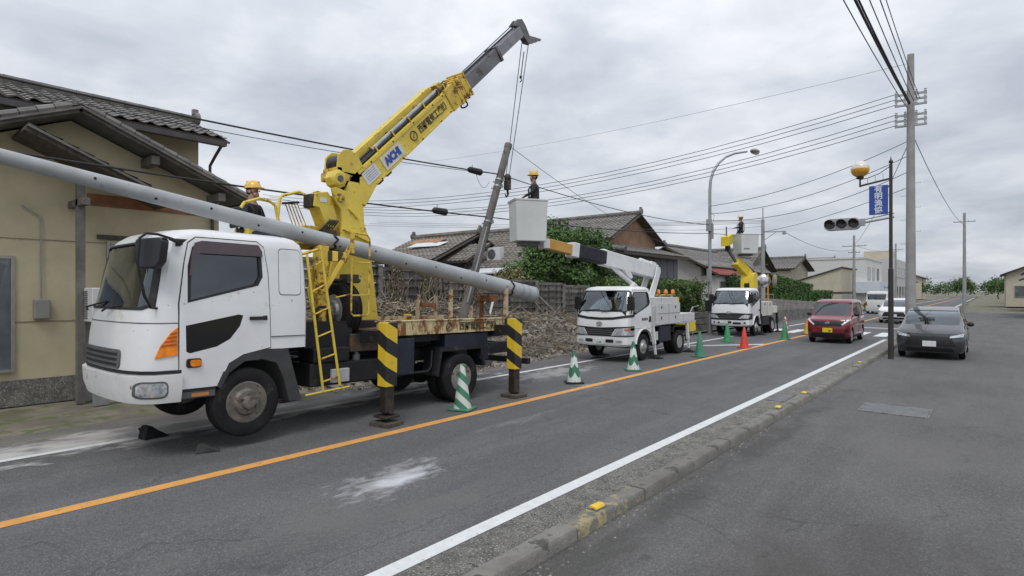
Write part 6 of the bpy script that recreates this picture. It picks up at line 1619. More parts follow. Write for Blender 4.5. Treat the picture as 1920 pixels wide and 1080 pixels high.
    ax = MB(); ax.tube([(-.66, 2.5, .37), (.66, 2.5, .37)], .06, 8); ax.sphere((0, 2.5, .37), .16); ax.build('rear_axle', M_FRAME, root)
    ax = MB(); ax.tube([(-.7, 0, .40), (.7, 0, .40)], .045, 8); ax.bb(-.25, .25, -.75, .5, .5, .95); ax.bb(-.8, .8, -.85, -.6, .42, .50); ax.build('front_axle', M_FRAME, root)
    for s in (1, -1):
        wheel(root, (.73 * s, 0, .40), .375, .19, .20, s, 'convex', False, M_RIML)
        wheel(root, (.74 * s, 2.5, .375), .375, .18, .20, s, 'dish', True, M_RIML)
        MB().bb(.40 * s, .78 * s, .62, .70, .38, .98).build('mud_flap', M_FRAME, root)
    return cb

def jack(root, x, y, z1, lean, mat, foot=True):
    j = empty('jack_leg', root, (x, y, 0))
    MB().bar((0, 0, z1), (lean * .5, lean, .42), .09, .09).build('sleeve', mat, j, bevel=.006)
    MB().bar((lean * .48, lean * .96, .46), (lean, lean * 1.6, .07), .06, .06).build('leg', mat, j, bevel=.006)
    f = MB(); f.lathe([(.13, 0.0), (.13, .02), (.05, .05), (.04, .09)], 14, Matrix.Translation((lean, lean * 1.6, .035))); f.bb(lean - .18, lean + .18, lean * 1.6 - .15, lean * 1.6 + .15, 0.001, .035)
    f.build('foot', M_FRAME, j)
def cabinet(root, x0, x1, y0, y1, z0, z1, mat=None, seams=((.5, 0),), name='tool_cabinet'):
    c = MB().bb(x0, x1, y0, y1, z0, z1).build(name, mat or M_CABW2, root, bevel=.012)
    x = max(x0, x1)
    for f, v in seams:
        if v == 0: MB().bb(x - .002, x + .004, y0 + .02, y1 - .02, z0 + (z1 - z0) * f - .006, z0 + (z1 - z0) * f + .006).build('seam', M_GREYP, c)
        else: MB().bb(x - .002, x + .004, y0 + (y1 - y0) * f - .006, y0 + (y1 - y0) * f + .006, z0 + .02, z1 - .02).build('seam', M_GREYP, c)
    return c

# --- nearer bucket truck
da = thing('bucket_truck', 'white bucket truck nearest the camera with its white boom reaching forward over the cab', 'bucket truck', (-8.45, 15.09, 0), 0, 'bucket trucks parked along the left lane')
light_cab(da, 'a')
for k_ in range(4): MB().bb(.856, .861, -.16 + k_ * .095, -.085 + k_ * .095, 1.15, 1.225).build('door_lettering', M_GREYP, da)
MB().bb(.856, .862, .28, .41, 1.12, 1.26).build('door_mark', M_BLK, da)
c = cabinet(da, .15, .86, .78, 2.45, .98, 1.62, None, ((.52, 0), (.5, 1)))
for y_ in (1.1, 2.1):
    for z_ in (1.18, 1.50): MB().bb(.862, .872, y_ - .03, y_ + .03, z_ - .04, z_ + .04).build('latch', M_GREYP, c)
cabinet(da, -.86, -.15, .78, 2.45, .98, 1.62); 
cabinet(da, .10, .80, .80, 2.42, 1.624, 1.80, None, ((.25, 1),))
cabinet(da, .72, .84, .55, .76, .95, 1.55, pm('box_grey', (.47, .48, .48), .5), ())
MB().bb(-.15, .15, .78, 3.7, .92, 1.05).build('bed_floor', M_FRAME, da)
cabinet(da, .25, .86, 2.46, 3.62, .96, 1.27, None, ())
cabinet(da, -.86, -.25, 2.46, 3.62, .96, 1.27, None, ())
MB().bb(.863, .868, 2.52, 3.55, 1.02, 1.12).build('side_panel_fold', M_CABW2, da)
MB().bb(.60, .80, 1.1, 1.9, .45, .92).build('battery_box', M_NAVY, da, bevel=.02)
MB().bb(.70, .80, .82, 1.0, .52, .78).build('grey_case', M_CABW2, da, bevel=.01)
for s in (1, -1):
    rg = MB(); rg.prism([(2.0, .72), (2.03, .70), (2.1, .86), (2.9, .86), (2.97, .7), (3.0, .72), (2.92, .90), (2.08, .90)], 'x', .38 * s, .82 * s); rg.build('rear_mudguard', M_FRAME, da)
jack(da, .80, .62, .95, .06, M_BOOMW); jack(da, .82, 3.05, .96, .05, M_BOOMW); jack(da, -.80, .62, .95, -.06, M_BOOMW); jack(da, -.82, 3.05, .96, -.05, M_BOOMW)
yb = MB(); yb.prism([(.45, 1.27), (.62, 1.74), (.72, 1.74), (.60, 1.27)], 'y', 2.44, 2.50); yb.bb(.60, .82, 2.40, 2.46, 1.63, 1.78); yb.build('yellow_brace', M_YBOOM, da)
yb = MB(); yb.bb(-.1, .45, 4.25, 4.75, .58, .95); yb.build('rear_yellow_box', M_YBOOM, da, bevel=.02)
yb = MB(); yb.bb(.0, .4, 3.6, 4.3, .60, .72); yb.tube([(.2, 4.5, .58), (.2, 4.5, .25)], .05, 8); yb.build('rear_hitch', M_FRAME, da)
rk = MB(); rk.bar((.10, 2.3, 1.86), (.10, 3.75, 1.86), .05, .04); rk.bar((.1, 2.6, 1.3), (.1, 2.6, 1.85), .04, .04); rk.bar((.1, 3.5, 1.27), (.1, 3.5, 1.85), .04, .04); rk.build('beacon_rail', M_YPAINT, da)
for y_ in (2.48, 3.04, 3.59):
    bq = MB(); bq.lathe([(.065, 0), (.06, .10), (.045, .13), (.001, .14)], 14, Matrix.Translation((.10, y_, 1.90))); bo_ = bq.build('beacon', M_AMBER, da)
    MB().lathe([(.075, 0), (.075, .03)], 14, Matrix.Translation((.10, y_, 1.875))).build('beacon_base', M_BLK, bo_)
tu = MB(); tu.lathe([(.30, 1.05), (.30, 1.25), (.22, 1.3)], 20, Matrix.Translation((0, 1.6, 0))); tu.build('turntable', M_BOOMW, da)
P0 = Vector((0.0, 2.30, 2.66)); Pb = Vector((0, 1.40, 1.25))
st = MB(); st.prism([(Pb.y - .22, Pb.z), (Pb.y + .26, Pb.z), (P0.y + .17, P0.z - .05), (P0.y + .12, P0.z + .10), (P0.y - .10, P0.z + .12), (P0.y - .18, P0.z - .12)], 'x', -.20, -.155); st.prism([(Pb.y - .22, Pb.z), (Pb.y + .26, Pb.z), (P0.y + .17, P0.z - .05), (P0.y + .12, P0.z + .10), (P0.y - .10, P0.z + .12), (P0.y - .18, P0.z - .12)], 'x', .155, .20)
st.bb(-.155, .155, 1.30, 1.6, 1.25, 1.75); st.build('turret_post', M_BOOMW, da, bevel=.01)
P1 = Vector((-.70, -2.78, 3.27))
def along(t, up=0.0): return P0.lerp(P1, t) + Vector((0, 0, up))
b = MB(); b.bar(along(-.02, -.04), along(.52, -.0), .28, .46); b.build('boom_lower', M_BOOMW, da, bevel=.03)
b = MB(); b.bar(along(.44, .17), along(.52, .20), .24, .12); b.build('boom_collar', M_BOOMW, da, bevel=.04)
b = MB(); b.bar(along(.50, -.0), along(.76, .0), .32, .40); b.build('boom_cover', M_COVER, da, bevel=.05)
b = MB(); b.bar(along(.76, .0), along(.98, .0), .20, .28); b.build('boom_upper', M_ORFRP, da, bevel=.02)
b = MB(); b.bar(along(.74, 0), along(.79, 0), .33, .41); b.build('cover_end_ring', M_BOOMW, da, bevel=.03)
b = MB(); b.bar(along(.965, -.01), along(1.01, -.03), .23, .25); b.tube([along(.98, -.12), along(.98, .1)], .10, 12); b.build('bucket_knuckle', M_BOOMW, da, bevel=.02)
b = MB(); b.tube([Vector((0, 1.25, 2.05)), along(.42, -.18)], .07, 10); b.tube([Vector((0, 1.3, 2.0)), Vector((0, .9, 2.2))], .09, 10); b.build('lift_cylinder', M_BOOMW, da)
b = MB(); b.prism([(.55, 2.62), (.9, 2.60), (1.05, 2.42), (.95, 2.36), (.7, 2.45)], 'x', -.18, -.06); b.build('cylinder_bracket', M_BOOMW, da)
b = MB(); b.tube([along(.1, .2), along(.0, .26), P0 + Vector((.15, .18, .12)), P0 + Vector((.12, .22, -.2)), P0 + Vector((.1, .05, -.6))], .025, 7); b.build('boom_hose', M_BLK, da)
b = MB(); b.tube([along(.02, .20), along(.14, .24)], .06, 8); b.bar(along(.0, .2), along(.05, .22), .25, .08); b.build('levelling_cylinder', M_BOOMW, da)

def bucket(name, label, loc, rz, sx, sy, h, mat, group):
    r = thing(name, label, 'work bucket', loc, rz, group)
    t = .045; e = MB()
    x, y = sx / 2, sy / 2
    def ring(z, k, ins): return [(a * (x * k - ins), c * (y * k - ins), z) for a, c in ((-1, -1), (1, -1), (1, 1), (-1, 1))]
    vs = ring(0, .93, 0) + ring(h, 1, 0) + ring(h, 1, t) + ring(.05, .93, t)
    fs = [(3, 2, 1, 0)]
    for k in range(3):
        for j in range(4): fs.append((k * 4 + j, k * 4 + (j + 1) % 4, k * 4 + 4 + (j + 1) % 4, k * 4 + 4 + j))
    fs.append((12, 13, 14, 15))
    e.add(vs, fs); e.build('shell', mat, r, bevel=.03)
    l = MB()
    for a, c, w, d in ((0, -y, sx + .03, .03), (0, y, sx + .03, .03)): l.box((a, c, h - .005), (w, d, .045))
    for a, c, w, d in ((-x, 0, .03, sy - .03), (x, 0, .03, sy - .03)): l.box((a, c, h - .005), (w, d, .045))
    l.build('rim', mat, r, bevel=.01)
    MB().bb(-.25, .25, -.2, .2, -.10, .0).build('mount', M_GREYP, r)
    return r
bucket('work_bucket', 'large white work bucket beside the leaning pole holding a worker', (-9.30, 11.88, 3.27), R(55), .86, .72, 1.06, M_FRP, 'work buckets on the bucket trucks')
person('worker in yellow helmet and charcoal jacket standing in the nearer bucket', (-9.20, 12.0, 3.33), R(-48), {'elbr': (.22, -.06, 1.20), 'wrir': (.10, -.24, 1.12), 'elbl': (-.25, .0, 1.16), 'wril': (-.16, -.22, 1.05)}, M_GREYC, M_GREYC, M_HELY)

# --- farther bucket truck
db = thing('bucket_truck', 'farther white bucket truck with folded yellow boom beside the street lamp', 'bucket truck', (-8.80, 26.55, 0), 0, 'bucket trucks parked along the left lane')
light_cab(db, 'b')
cabinet(db, .40, .86, .80, 2.35, .85, 1.50, pm('cabinet_cream', (.58, .575, .53), .5), ((.5, 1),))
cabinet(db, .40, .88, 2.40, 3.1, .95, 1.28, pm('cabinet_cream', (.58, .575, .53), .5), ())
cabinet(db, -.86, -.40, .80, 3.0, .85, 1.40)
MB().bb(-.4, .4, .7, 3.4, .78, .92).build('bed_floor', M_FRAME, db)
for y_ in (1.15, 1.95): MB().bb(.86, .872, y_ - .05, y_ + .05, 1.33, 1.42).build('latch', M_GREYP, db)
MB().bb(.60, .84, .9, 1.9, .42, .84).build('battery_box', M_FRAME, db, bevel=.02)
jack(db, .82, .66, .95, .03, M_FRAME); jack(db, .82, 3.2, .95, .03, M_FRAME); jack(db, -.82, .66, .95, -.03, M_FRAME); jack(db, -.82, 3.2, .95, -.03, M_FRAME)
MB().bar((.80, .58, .5), (.80, .58, 1.55), .10, .10).build('jack_housing', M_FRAME, db)
b = MB(); b.lathe([(.32, .92), (.32, 1.2), (.26, 1.25)], 20, Matrix.Translation((0, 1.7, 0))); b.bb(-.22, .22, 1.45, 1.95, 1.25, 2.0); b.build('turntable', M_YBOOM, db, bevel=.02)
b = MB(); b.prism([(1.35, 1.95), (2.0, 1.95), (2.0, 2.75), (1.85, 2.86), (1.45, 2.80), (1.35, 2.55)], 'x', -.30, .30); b.build('boom_turret', M_YBOOM, db, bevel=.03)
b = MB(); b.bb(-.12, .12, 1.335, 1.349, 2.1, 2.35); b.build('turret_opening', M_BLK, db)
b = MB(); b.bar((-.05, 1.7, 2.75), (-.38, 1.0, 3.38), .36, .40); b.build('boom_lower', M_YBOOM, db, bevel=.03)
b = MB(); b.bar((-.38, 1.02, 3.32), (-.60, .66, 3.85), .10, .10); b.tube([(-.60, .65, 3.8), (-.60, .65, 4.05)], .09, 8); b.build('boom_link', M_GREYP, db)
b = MB(); b.prism([(.22, 4.05), (.80, 4.20), (.84, 4.66), (.22, 4.48)], 'x', -.82, -.46); b.build('bucket_arm', M_YBOOM, db, bevel=.02)
b = MB(); b.bb(-.70, -.54, .45, .65, 3.85, 4.12); b.build('bucket_swivel', M_FRAME, db)
b = MB(); b.tube([(-.62, .4, 4.5), (-.62, .4, 4.95)], .03, 6); b.build('tool_post', M_GREYP, db)
wb_ = bucket('work_bucket', 'smaller far white work bucket above the farther truck', (-8.83, 27.80, 3.72), R(50), .90, .75, .90, M_FRP, 'work buckets on the bucket trucks')
for k_ in range(4): MB().bb(-.30 + k_ * .075, -.25 + k_ * .075, -.364, -.355, .19, .25).build('lettering', M_GREYP, wb_)
person('worker in cream helmet and dark shirt standing in the far bucket', (-9.02, 27.72, 3.76), R(-55), {'elbr': (.23, -.08, 1.2), 'wrir': (.12, -.28, 1.18)}, M_GREYC, M_GREYC, M_HELW)

# operator on the crane platform, seated
sit = {'pel': (0, .05, .50), 'wai': (0, .04, .64), 'che': (0, .0, .83), 'nkb': (0, -.01, 1.0), 'nec': (0, -.03, 1.065), 'hd1': (0, -.05, 1.13), 'hd2': (0, -.045, 1.20), 'hd3': (0, -.03, 1.26), 'nos': (0, -.143, 1.15), 'chi': (0, -.115, 1.09)}
for s, k in ((1, 'r'), (-1, 'l')):
    sit.update({'ear' + k: (s * .082, -.035, 1.16), 'sho' + k: (s * .17, -.01, .97), 'elb' + k: (s * .24, -.08, .70), 'wri' + k: (s * .17, -.32, .68), 'hip' + k: (s * .095, 0, .48), 'kne' + k: (s * .12, -.42, .50), 'ank' + k: (s * .12, -.40, .10), 'toe' + k: (s * .12, -.55, .05)})
person('operator in yellow helmet and navy jacket seated on the crane behind the pole', (-8.87, 4.33, 2.36), R(118), sit, M_NAVYC, M_NAVYC, M_HELY)
# ------------------------------------------------------------------ street furniture
M_GALV = pm('galvanised_post', (0.33, 0.345, 0.355), .5, .45, var=.12, scale=3)
M_DKPOST = pm('brown_post', (0.035, 0.03, 0.028), .5, var=.2)
M_POLEU = pm('utility_pole_grey', (0.30, 0.30, 0.29), .8, var=.14, scale=2)
M_INS = pm('insulator_white', (0.62, 0.62, 0.60), .3)
M_WIRE = pm('wire_black', (0.016, 0.016, 0.018), .6)
M_WIREG = pm('wire_grey', (0.10, 0.105, 0.115), .6)
# street lamp with curved arm
sl_ = thing('street_lamp', 'tall grey street lamp with curved arm beside the farther bucket truck', 'street lamp', (-10.0, 26.43, 0))
b = MB(); b.tube([(0, 0, 0), (0, 0, .9)], .11, 14); b.tube([(0, 0, .9), (0, 0, 6.6), (.02, .04, 7.1), (.10, .18, 7.55), (.25, .45, 7.95), (.45, .80, 8.26), (.70, 1.25, 8.47), (1.05, 1.95, 8.64)], [.085, .070, .066, .062, .058, .054, .05, .045], 12); b.build('mast', M_GALV, sl_)
b = MB(); b.sphere((1.30, 2.35, 8.68), .22, 14, 9, 0, (.9, 1.9, .55)); b.build('lamp_head', M_GALV, sl_)
b = MB(); b.sphere((1.32, 2.42, 8.62), .17, 14, 9, 0, (.85, 1.7, .5)); b.build('lens', pm('lamp_lens', (.55, .56, .55), .15), sl_)
b = MB(); b.bb(-.12, .12, -.16, -.07, 4.75, 5.3); b.bb(.07, .14, -.1, .1, 4.4, 5.1); b.tube([(0, .12, 5.6), (.1, .3, 5.5), (.05, .2, 5.15)], .012, 6); b.build('junction_box', M_GALV, sl_, bevel=.01)
b = MB(); b.bb(-.10, .10, -.15, -.07, 2.4, 3.0); b.build('control_box', M_GALV, sl_, bevel=.01)
b = MB(); b.bb(-.17, .17, -.13, -.08, 1.05, 1.55); b.build('number_sign', M_BLK, sl_)
# sign post with globe lamp, hanging banner and traffic signal
sp_ = thing('sign_post', 'slim dark post carrying globe lamp and blue banner at the right edge', 'sign post', (-2.30, 20.6, -.05))
b = MB(); b.tube([(0, 0, 0), (0, 0, 2.7), (0, 0, 2.72), (0, 0, 5.85)], [.075, .07, .05, .045], 12); b.sphere((0, 0, 5.92), .06); b.tube([(0, 0, 5.95), (0, 0, 6.08)], [.03, .005], 8); b.build('post', M_DKPOST, sp_)
b = MB(); b.bar((0, 0, 5.42), (-.80, 0, 5.28), .05, .05); b.bar((-.80, 0, 5.25), (-.80, 0, 5.55), .045, .045, 0); b.tube([(0, 0, 5.80), (-.3, 0, 5.60), (-.6, 0, 5.50), (-.78, 0, 5.48)], .012, 6)
for x in (-.2, -.4, -.6): b.tube([(x, 0, 5.40 + .18 * x), (x, 0, 5.66 + .3 * x)], .006, 5)
b.build('bracket', M_DKPOST, sp_)
gl = MB()
def hemi(up):
    rng_ = [(.26 * math.cos(R(a)), .25 * math.sin(R(a))) for a in (range(0, 91, 10) if up else range(-90, 1, 10))]
    rng_ = [(max(r, 1e-5), z) for r, z in rng_]
    return MB().lathe(rng_, 22, Matrix.Translation((-.80, 0, 5.80)))
hemi(True).build('globe_top', pm('globe_white', (.66, .64, .58), .25, coat=.5), sp_)
hemi(False).build('globe_bottom', pm('globe_amber', (.72, .36, .03), .2, var=.15, coat=.6), sp_)
b = MB(); b.lathe([(.09, 0), (.11, .05)], 14, Matrix.Translation((-.80, 0, 5.50))); b.build('globe_holder', M_DKPOST, sp_)
bn = MB(); bn.bb(-.56, -.07, -.03, .03, 4.36, 5.24); bo_ = bn.build('banner_sign', pm('banner_blue', (.028, .075, .34), .5, var=.08), sp_, bevel=.01)
for i, chx in enumerate('有明漁協'):
    text(chx, .215, 'lettering', pm('banner_letter', (.62, .66, .72), .5), bo_, (-.315, -.034, 5.12 - i * .213), (1, 0, 0), (0, 0, 1), .006)
b = MB(); b.tube([(-.07, 0, 5.2), (0, 0, 5.2)], .015, 6); b.tube([(-.07, 0, 4.40), (0, 0, 4.40)], .015, 6); b.build('banner_bracket', M_DKPOST, sp_)
ts = thing('traffic_signal', 'grey horizontal three lens traffic signal hung over the road on an arm', 'traffic signal', (-3.58, 20.55, 4.08))
ts.scale = (1.1, 1.1, 1.1)
b = MB(); b.prism(rpoly(-.46, .46, -.17, .17, .15, 4), 'y', -.06, .10); b.build('housing', pm('signal_grey', (.36, .37, .37), .5, var=.1, dirt=((.22, .21, .2), .3, 6)), ts, bevel=.02)
for i in range(3):
    x = -.30 + i * .30; MX = Matrix.Translation((x, -.06, 0)) @ Matrix.Rotation(R(90), 4, 'X')
    MB().lathe([(.125, 0), (.105, .02), (.06, .005), (.001, .0)], 20, MX).build('lens', pm('signal_lens', (.022, .02, .02), .15), ts)
    v = MB(); n = 14; vs = []
    for k in range(n + 1):
        a = R(-20 + 220 * k / n)
        for r_, d in ((.135, 0), (.13, -.17 if 20 < k * 220 / n - 20 < 160 else -.10), (.122, -.17 if 20 < k * 220 / n - 20 < 160 else -.10), (.127, 0)): vs.append((x + r_ * math.cos(a), -.06 + d, r_ * math.sin(a)))
    v.add(vs, [(k * 4 + j, k * 4 + (j + 1) % 4, k * 4 + 4 + (j + 1) % 4, k * 4 + 4 + j) for k in range(n) for j in range(4)]); v.build('visor', M_GREYP, ts)
b = MB(); b.tube([(.46, .02, .0), (1.24, .05, .12)], .03, 8); b.tube([(.46, .02, .08), (1.24, .05, .22)], .018, 8); b.bb(.44, .56, -.03, .07, -.08, .12); b.build('arm', M_GALV, ts)
# utility poles
def upole(label, x, y, h, r=.16, arms=(), extra=None, z0=0):
    p = thing('utility_pole', label, 'utility pole', (x, y, z0))
    b = MB(); b.tube([(0, 0, 0), (0, 0, h)], [r, r * .62], 14); b.build('shaft', M_POLEU, p)
    for (z, dx, dy, L_) in arms:
        d = Vector((dx, dy, 0)).normalized()
        MB().bar(Vector((0, 0, z)) - d * L_, Vector((0, 0, z)) + d * L_, .07, .07).build('crossarm', M_GALV, p)
        for f in (-.9, -.35, .35, .9):
            q = Vector((0, 0, z + .04)) + d * L_ * f
            MB().lathe([(.02, 0), (.05, .03), (.03, .06), (.05, .09), (.02, .12)], 10, Matrix.Translation(q)).build('insulator', M_INS, p)
    for k in range(6):
        z = h * .35 + k * .45; s = 1 if k % 2 else -1
        if z < h: MB().tube([(0, 0, z), (s * (r + .12), 0, z), (s * (r + .13), 0, z + .03)], .009, 5).build('step_bolt', M_STEEL, p)
    return p
upole('tall concrete utility pole with crossarms at the right edge of the car park', -2.3, 26.2, 10.9, .18, tuple((z, 1, .15, .5) for z in (9.02, 9.22, 9.42, 8.24, 8.44, 8.64)), z0=-.05)
pp_ = upole('grey utility pole rising behind the farther bucket truck and mirror', -10.6, 36.6, 6.3, .15, ())
b = MB(); b.tube([(0, 0, 6.2), (0, 0, 7.0)], .03, 8); b.bar((0, 0, 5.55), (1.15, .2, 5.52), .05, .05); b.bar((0, 0, 5.0), (.7, .1, 5.5), .03, .03); b.box((1.15, .2, 5.45), (.16, .16, .2)); b.build('bracket_arm', M_GALV, pp_)
upole('distant utility pole before the beige garage', -9.9, 62.5, 7.2, .15, ((6.2, 1, 0, 1.0), (5.6, 1, 0, .5)))
upole('far utility pole beyond the white commercial building', -9.3, 88, 8.0, .15, ((7.2, 1, 0, .8),))
upole('utility pole on the right far down the road', -1.8, 66, 9, .16, ((8.2, 1, 0, .8),))
# convex road mirrors on an orange post
mr = thing('road_mirror', 'pair of round convex road mirrors on an orange post behind the farther truck', 'road mirror', (-9.30, 33.0, 0))
b = MB(); b.tube([(0, 0, 0), (0, 0, 2.9)], .045, 10); b.build('post', pm('mirror_orange', (.62, .24, .05), .5), mr)
for dx, rz, m in ((-.22, R(18), M_CHROME), (.36, R(-60), pm('mirror_side_lit', (.42, .33, .22), .5))):  # second mirror face: its side-lit tan is put into the colour
    M = Matrix.Translation((dx, -.08, 2.52)) @ Matrix.Rotation(rz, 4, 'Z') @ Matrix.Rotation(R(90), 4, 'X')
    MB().lathe([(.0005, .09), (.18, .075), (.32, .03), (.36, 0)], 24, M).build('mirror_face', m, mr)
    MB().lathe([(.355, -.03), (.375, 0), (.355, .02)], 24, M).build('mirror_ring', M_GALV, mr)

# ------------------------------------------------------------------ cones and chocks
M_CGREEN = pm('cone_green', (0.03, 0.25, 0.10), .5, var=.12, dirt=((.06, .16, .09), .3, 7))
M_CGREEN2 = pm('cone_green_dusty', (0.045, 0.20, 0.115), .6, var=.15, dirt=((.12, .2, .15), .3, 7))
M_CRED = pm('cone_red', (0.58, 0.045, 0.03), .5, var=.1)
M_CST = stripes('cone_stripes_slant', (0.04, 0.175, 0.10), (.52, .56, .52), (.75, .6, 1.0), 3.9, .15, .6, wear=.22)
M_CCH = stripes('cone_stripes_chevron', (0.035, 0.15, 0.09), (.55, .59, .56), (1.6, 1.6, 1.0), 3.9, .35, .6, True, wear=.15)
M_CRW = stripes('cone_stripes_red', (.60, .06, .04), (.62, .60, .58), (.5, .5, 1.0), 5.0, .1, .5, wear=.1)
def cone(label, x, y, m, base, h=.70, rz=0.0, group='traffic cones along the centre line', z=0.0):
    c = thing('traffic_cone', label, 'traffic cone', (x, y, z + .006), rz, group)
    MB().lathe([(.155, .03), (.145, .06), (.035, h - .01), (.028, h), (.0005, h)], 26).build('cone', m, c)
    b = MB(); b.prism(rpoly(-.2, .2, -.2, .2, .05), 'z', 0, .032); b.build('base', base, c, bevel=.01)
cone('green and white slant striped cone standing before the crane truck rear wheel', -6.84, 6.95, M_CST, M_CGREEN2, .76, R(20))
cone('green cone with white chevrons just right of the rear outrigger', -6.95, 10.5, M_CCH, M_FRAME, .70, R(42))
cone('green cone with white chevrons in front of the nearer bucket truck wheel', -6.9, 13.1, M_CCH, M_CGREEN2, .72, R(40))
cone('plain dusty green cone beside the rear of the nearer bucket truck', -6.78, 17.1, M_CGREEN2, M_CGREEN2, .76)
cone('bright green cone standing in front of the farther bucket truck', -7.9, 22.7, M_CGREEN, M_CGREEN, .72)
cone('plain red cone standing on the orange centre line', -6.62, 20.7, M_CRED, M_CRED, .72)
cone('bright green cone near the red car at the pedestrian crossing', -6.5, 25.4, M_CGREEN, M_CGREEN, .76)
cone('red and white striped post cone beyond the last green cone', -7.3, 28.6, M_CRW, M_CRED, .80)
cm = thing('barrier_post', 'yellow and orange barrier post half hidden by the red car', 'barrier post', (-6.45, 28.9, 0))
b = MB(); b.lathe([(.13, .02), (.12, .05), (.10, .50), (.001, .51)], 16); b.build('body', pm('post_yellow', (.70, .50, .08), .5), cm)
b = MB(); b.lathe([(.10, .512), (.06, .56), (.05, .68), (.001, .69)], 14); b.build('top', pm('post_orange', (.62, .16, .03), .5), cm)
b = MB(); b.prism(rpoly(-.2, .2, -.2, .2, .05), 'z', 0.004, .035); b.build('base', M_FRAME, cm)
def chock(label, x, y, rz, mat):
    c = thing('wheel_chock', label, 'wheel chock', (x, y, .004), rz, 'wheel chocks under the crane truck')
    if mat is not M_TYRE: c.scale = (.9, .85, .62)
    b = MB(); b.prism([(-.16, 0), (.17, 0), (.12, .035), (.02, .10), (-.06, .17), (-.12, .175), (-.16, .03)], 'x', -.09, .09); b.build('wedge', mat, c, bevel=.01)
    b = MB(); b.tube([(-.12, -.12, .1), (-.15, -.12, .12), (-.15, -.04, .13)], .012, 6); b.build('handle', mat, c)
    b = MB()
    for k in range(3): b.bb(-.092, .092, -.02 + k * .05, .0 + k * .05, .10 - k * .035, .115 - k * .035)
    b.build('ribs', mat, c)
chock('black rubber wheel chock in front of the far front wheel', -8.78, 2.95, R(8), M_TYRE)
chock('worn grey metal wheel chock on the road before the near front wheel', -7.50, 3.12, R(-20), pm('chock_grey', (.05, .049, .047), .8, var=.3))

# ------------------------------------------------------------------ overhead lines
def wire(label, pts, r=.011, mat=None, group=None, sag=.0, name='overhead_cable'):
    P_ = []
    for i in range(len(pts) - 1):
        q = sag_line(pts[i], pts[i + 1], sag if isinstance(sag, (int, float)) else sag[i], 16)
        P_ += q if i == 0 else q[1:]
    o = Vector(P_[0]); b = MB(); b.tube([p - o for p in P_], r, 5)
    tag(b.build(name, mat or M_WIRE, None, loc=tuple(o), ang=80), label, 'cable', group)
OPT = op0.lerp(op1, .86); OPM = op0.lerp(op1, .665)
wire('black telephone cable running from the left to the top of the leaning pole', [(-10.4, -9, 5.35), tuple(OPT)], .017, None, None, .35)
wire('thin companion wire sagging beside the upper telephone cable on the left', [(-10.35, -9, 5.42), tuple(OPT + Vector((0, -.3, -.02)))], .007, None, None, .52)
wire('black cable continuing from the leaning pole down to the right past the lamp', [tuple(OPT), (-10.0, 26.4, 5.05)], .013, None, None, .25)
wire('lower black cable running from the left to the middle of the leaning pole', [(-10.5, -9, 4.45), tuple(OPM)], .017, None, None, .28)
wire('lower black cable continuing from the leaning pole to the street lamp', [tuple(OPM), (-10.0, 26.4, 4.65), (-10.6, 36.6, 5.4)], .014, None, None, (.12, .05))
for lab, a, c in (('black splice case on the upper cable left of the leaning pole', OPT + Vector((-.02, -1.22, -.05)), OPT + Vector((-.02, -.70, -.06))), ('black splice case on the lower cable above the fence', OPM + Vector((-.02, -1.95, -.02)), OPM + Vector((-.02, -1.48, -.03)))):
    o = thing('cable_splice_case', lab, 'splice case', tuple(a)); d = c - a
    MB().tube([d * 0, d * .12, d * .88, d], [.03, .075, .085, .03], 10).build('case', M_WIRE, o)
    MB().tube([d * .3 + Vector((0, 0, .085)), d * .3 + Vector((0, 0, .14))], .012, 5).build('hanger', M_STEEL, o)
wire('thin cable loop hanging under the upper splice case', [tuple(OPT + Vector((0, -.95, -.12))), tuple(OPT + Vector((0, -.45, -.25)))], .006, M_WIREG, None, .25)
RP = Vector((-2.3, 26.2, 0))
for k in range(3):
    wire(('uppermost', 'middle', 'lowest')[2 - k] + ' line of the upper power line trio across the sky', [(-40 + k * .4, 20, 8.4 + .16 * k), (RP.x - .45, RP.y - .07, 9.08 - .05 + .2 * k)], .013, None, 'upper power line bundle', 1.8)
for k in range(3):
    wire(('uppermost', 'middle', 'lowest')[2 - k] + ' line of the lower power line trio across the sky', [(-40 + k * .4, 20.5, 8.4 + .12 * k), (RP.x - .45, RP.y - .07, 8.30 - .05 + .2 * k)], .013, None, 'lower power line bundle', 2.1)
wire('faint single wire highest across the right half of the sky', [(-50, 35, 14.5), (RP.x, RP.y + .2, 10.6)], .007, M_WIREG, None, .8)
wire('thin wire falling from the leaning pole top to the house with brown gable', [tuple(op1), (-15.3, 33, 4.9)], .008, M_WIREG, None, .3)
for k, (z0, z1, lab) in enumerate(((5.9, 6.45, 'wire from the street lamp up to the right pole, highest of three'), (5.55, 5.9, 'wire from the street lamp to the right pole, middle of three'), (5.25, 5.3, 'wire from the street lamp to the right pole, lowest of three'))):
    wire(lab, [(-10.0, 26.4, z0), (RP.x, RP.y, z1 + 1.2)], .012, None, None, .35 + .1 * k)
wire('cable from the pole behind the mirror to the distant garage pole', [(-9.45, 36.8, 5.5), (-9.9, 62.5, 5.9)], .014, None, None, .55)
wire('level cable crossing right from the pole behind the mirror', [(-10.6, 36.6, 5.55), (RP.x, RP.y, 5.9)], .012, None, None, .18)
wire('upper cable running down the left side between the two far poles', [(-9.9, 62.5, 6.3), (-9.3, 88, 7.3)], .014, None, None, .4)
wire('cable from the far garage pole across the road to the right pole', [(-9.9, 62.5, 6.3), (RP.x, RP.y, 7.7)], .013, None, None, .5)
wire('cable along the right side from the near to the far right pole', [(RP.x, RP.y, 8.0), (-1.8, 66, 7.9)], .014, None, None, .6)
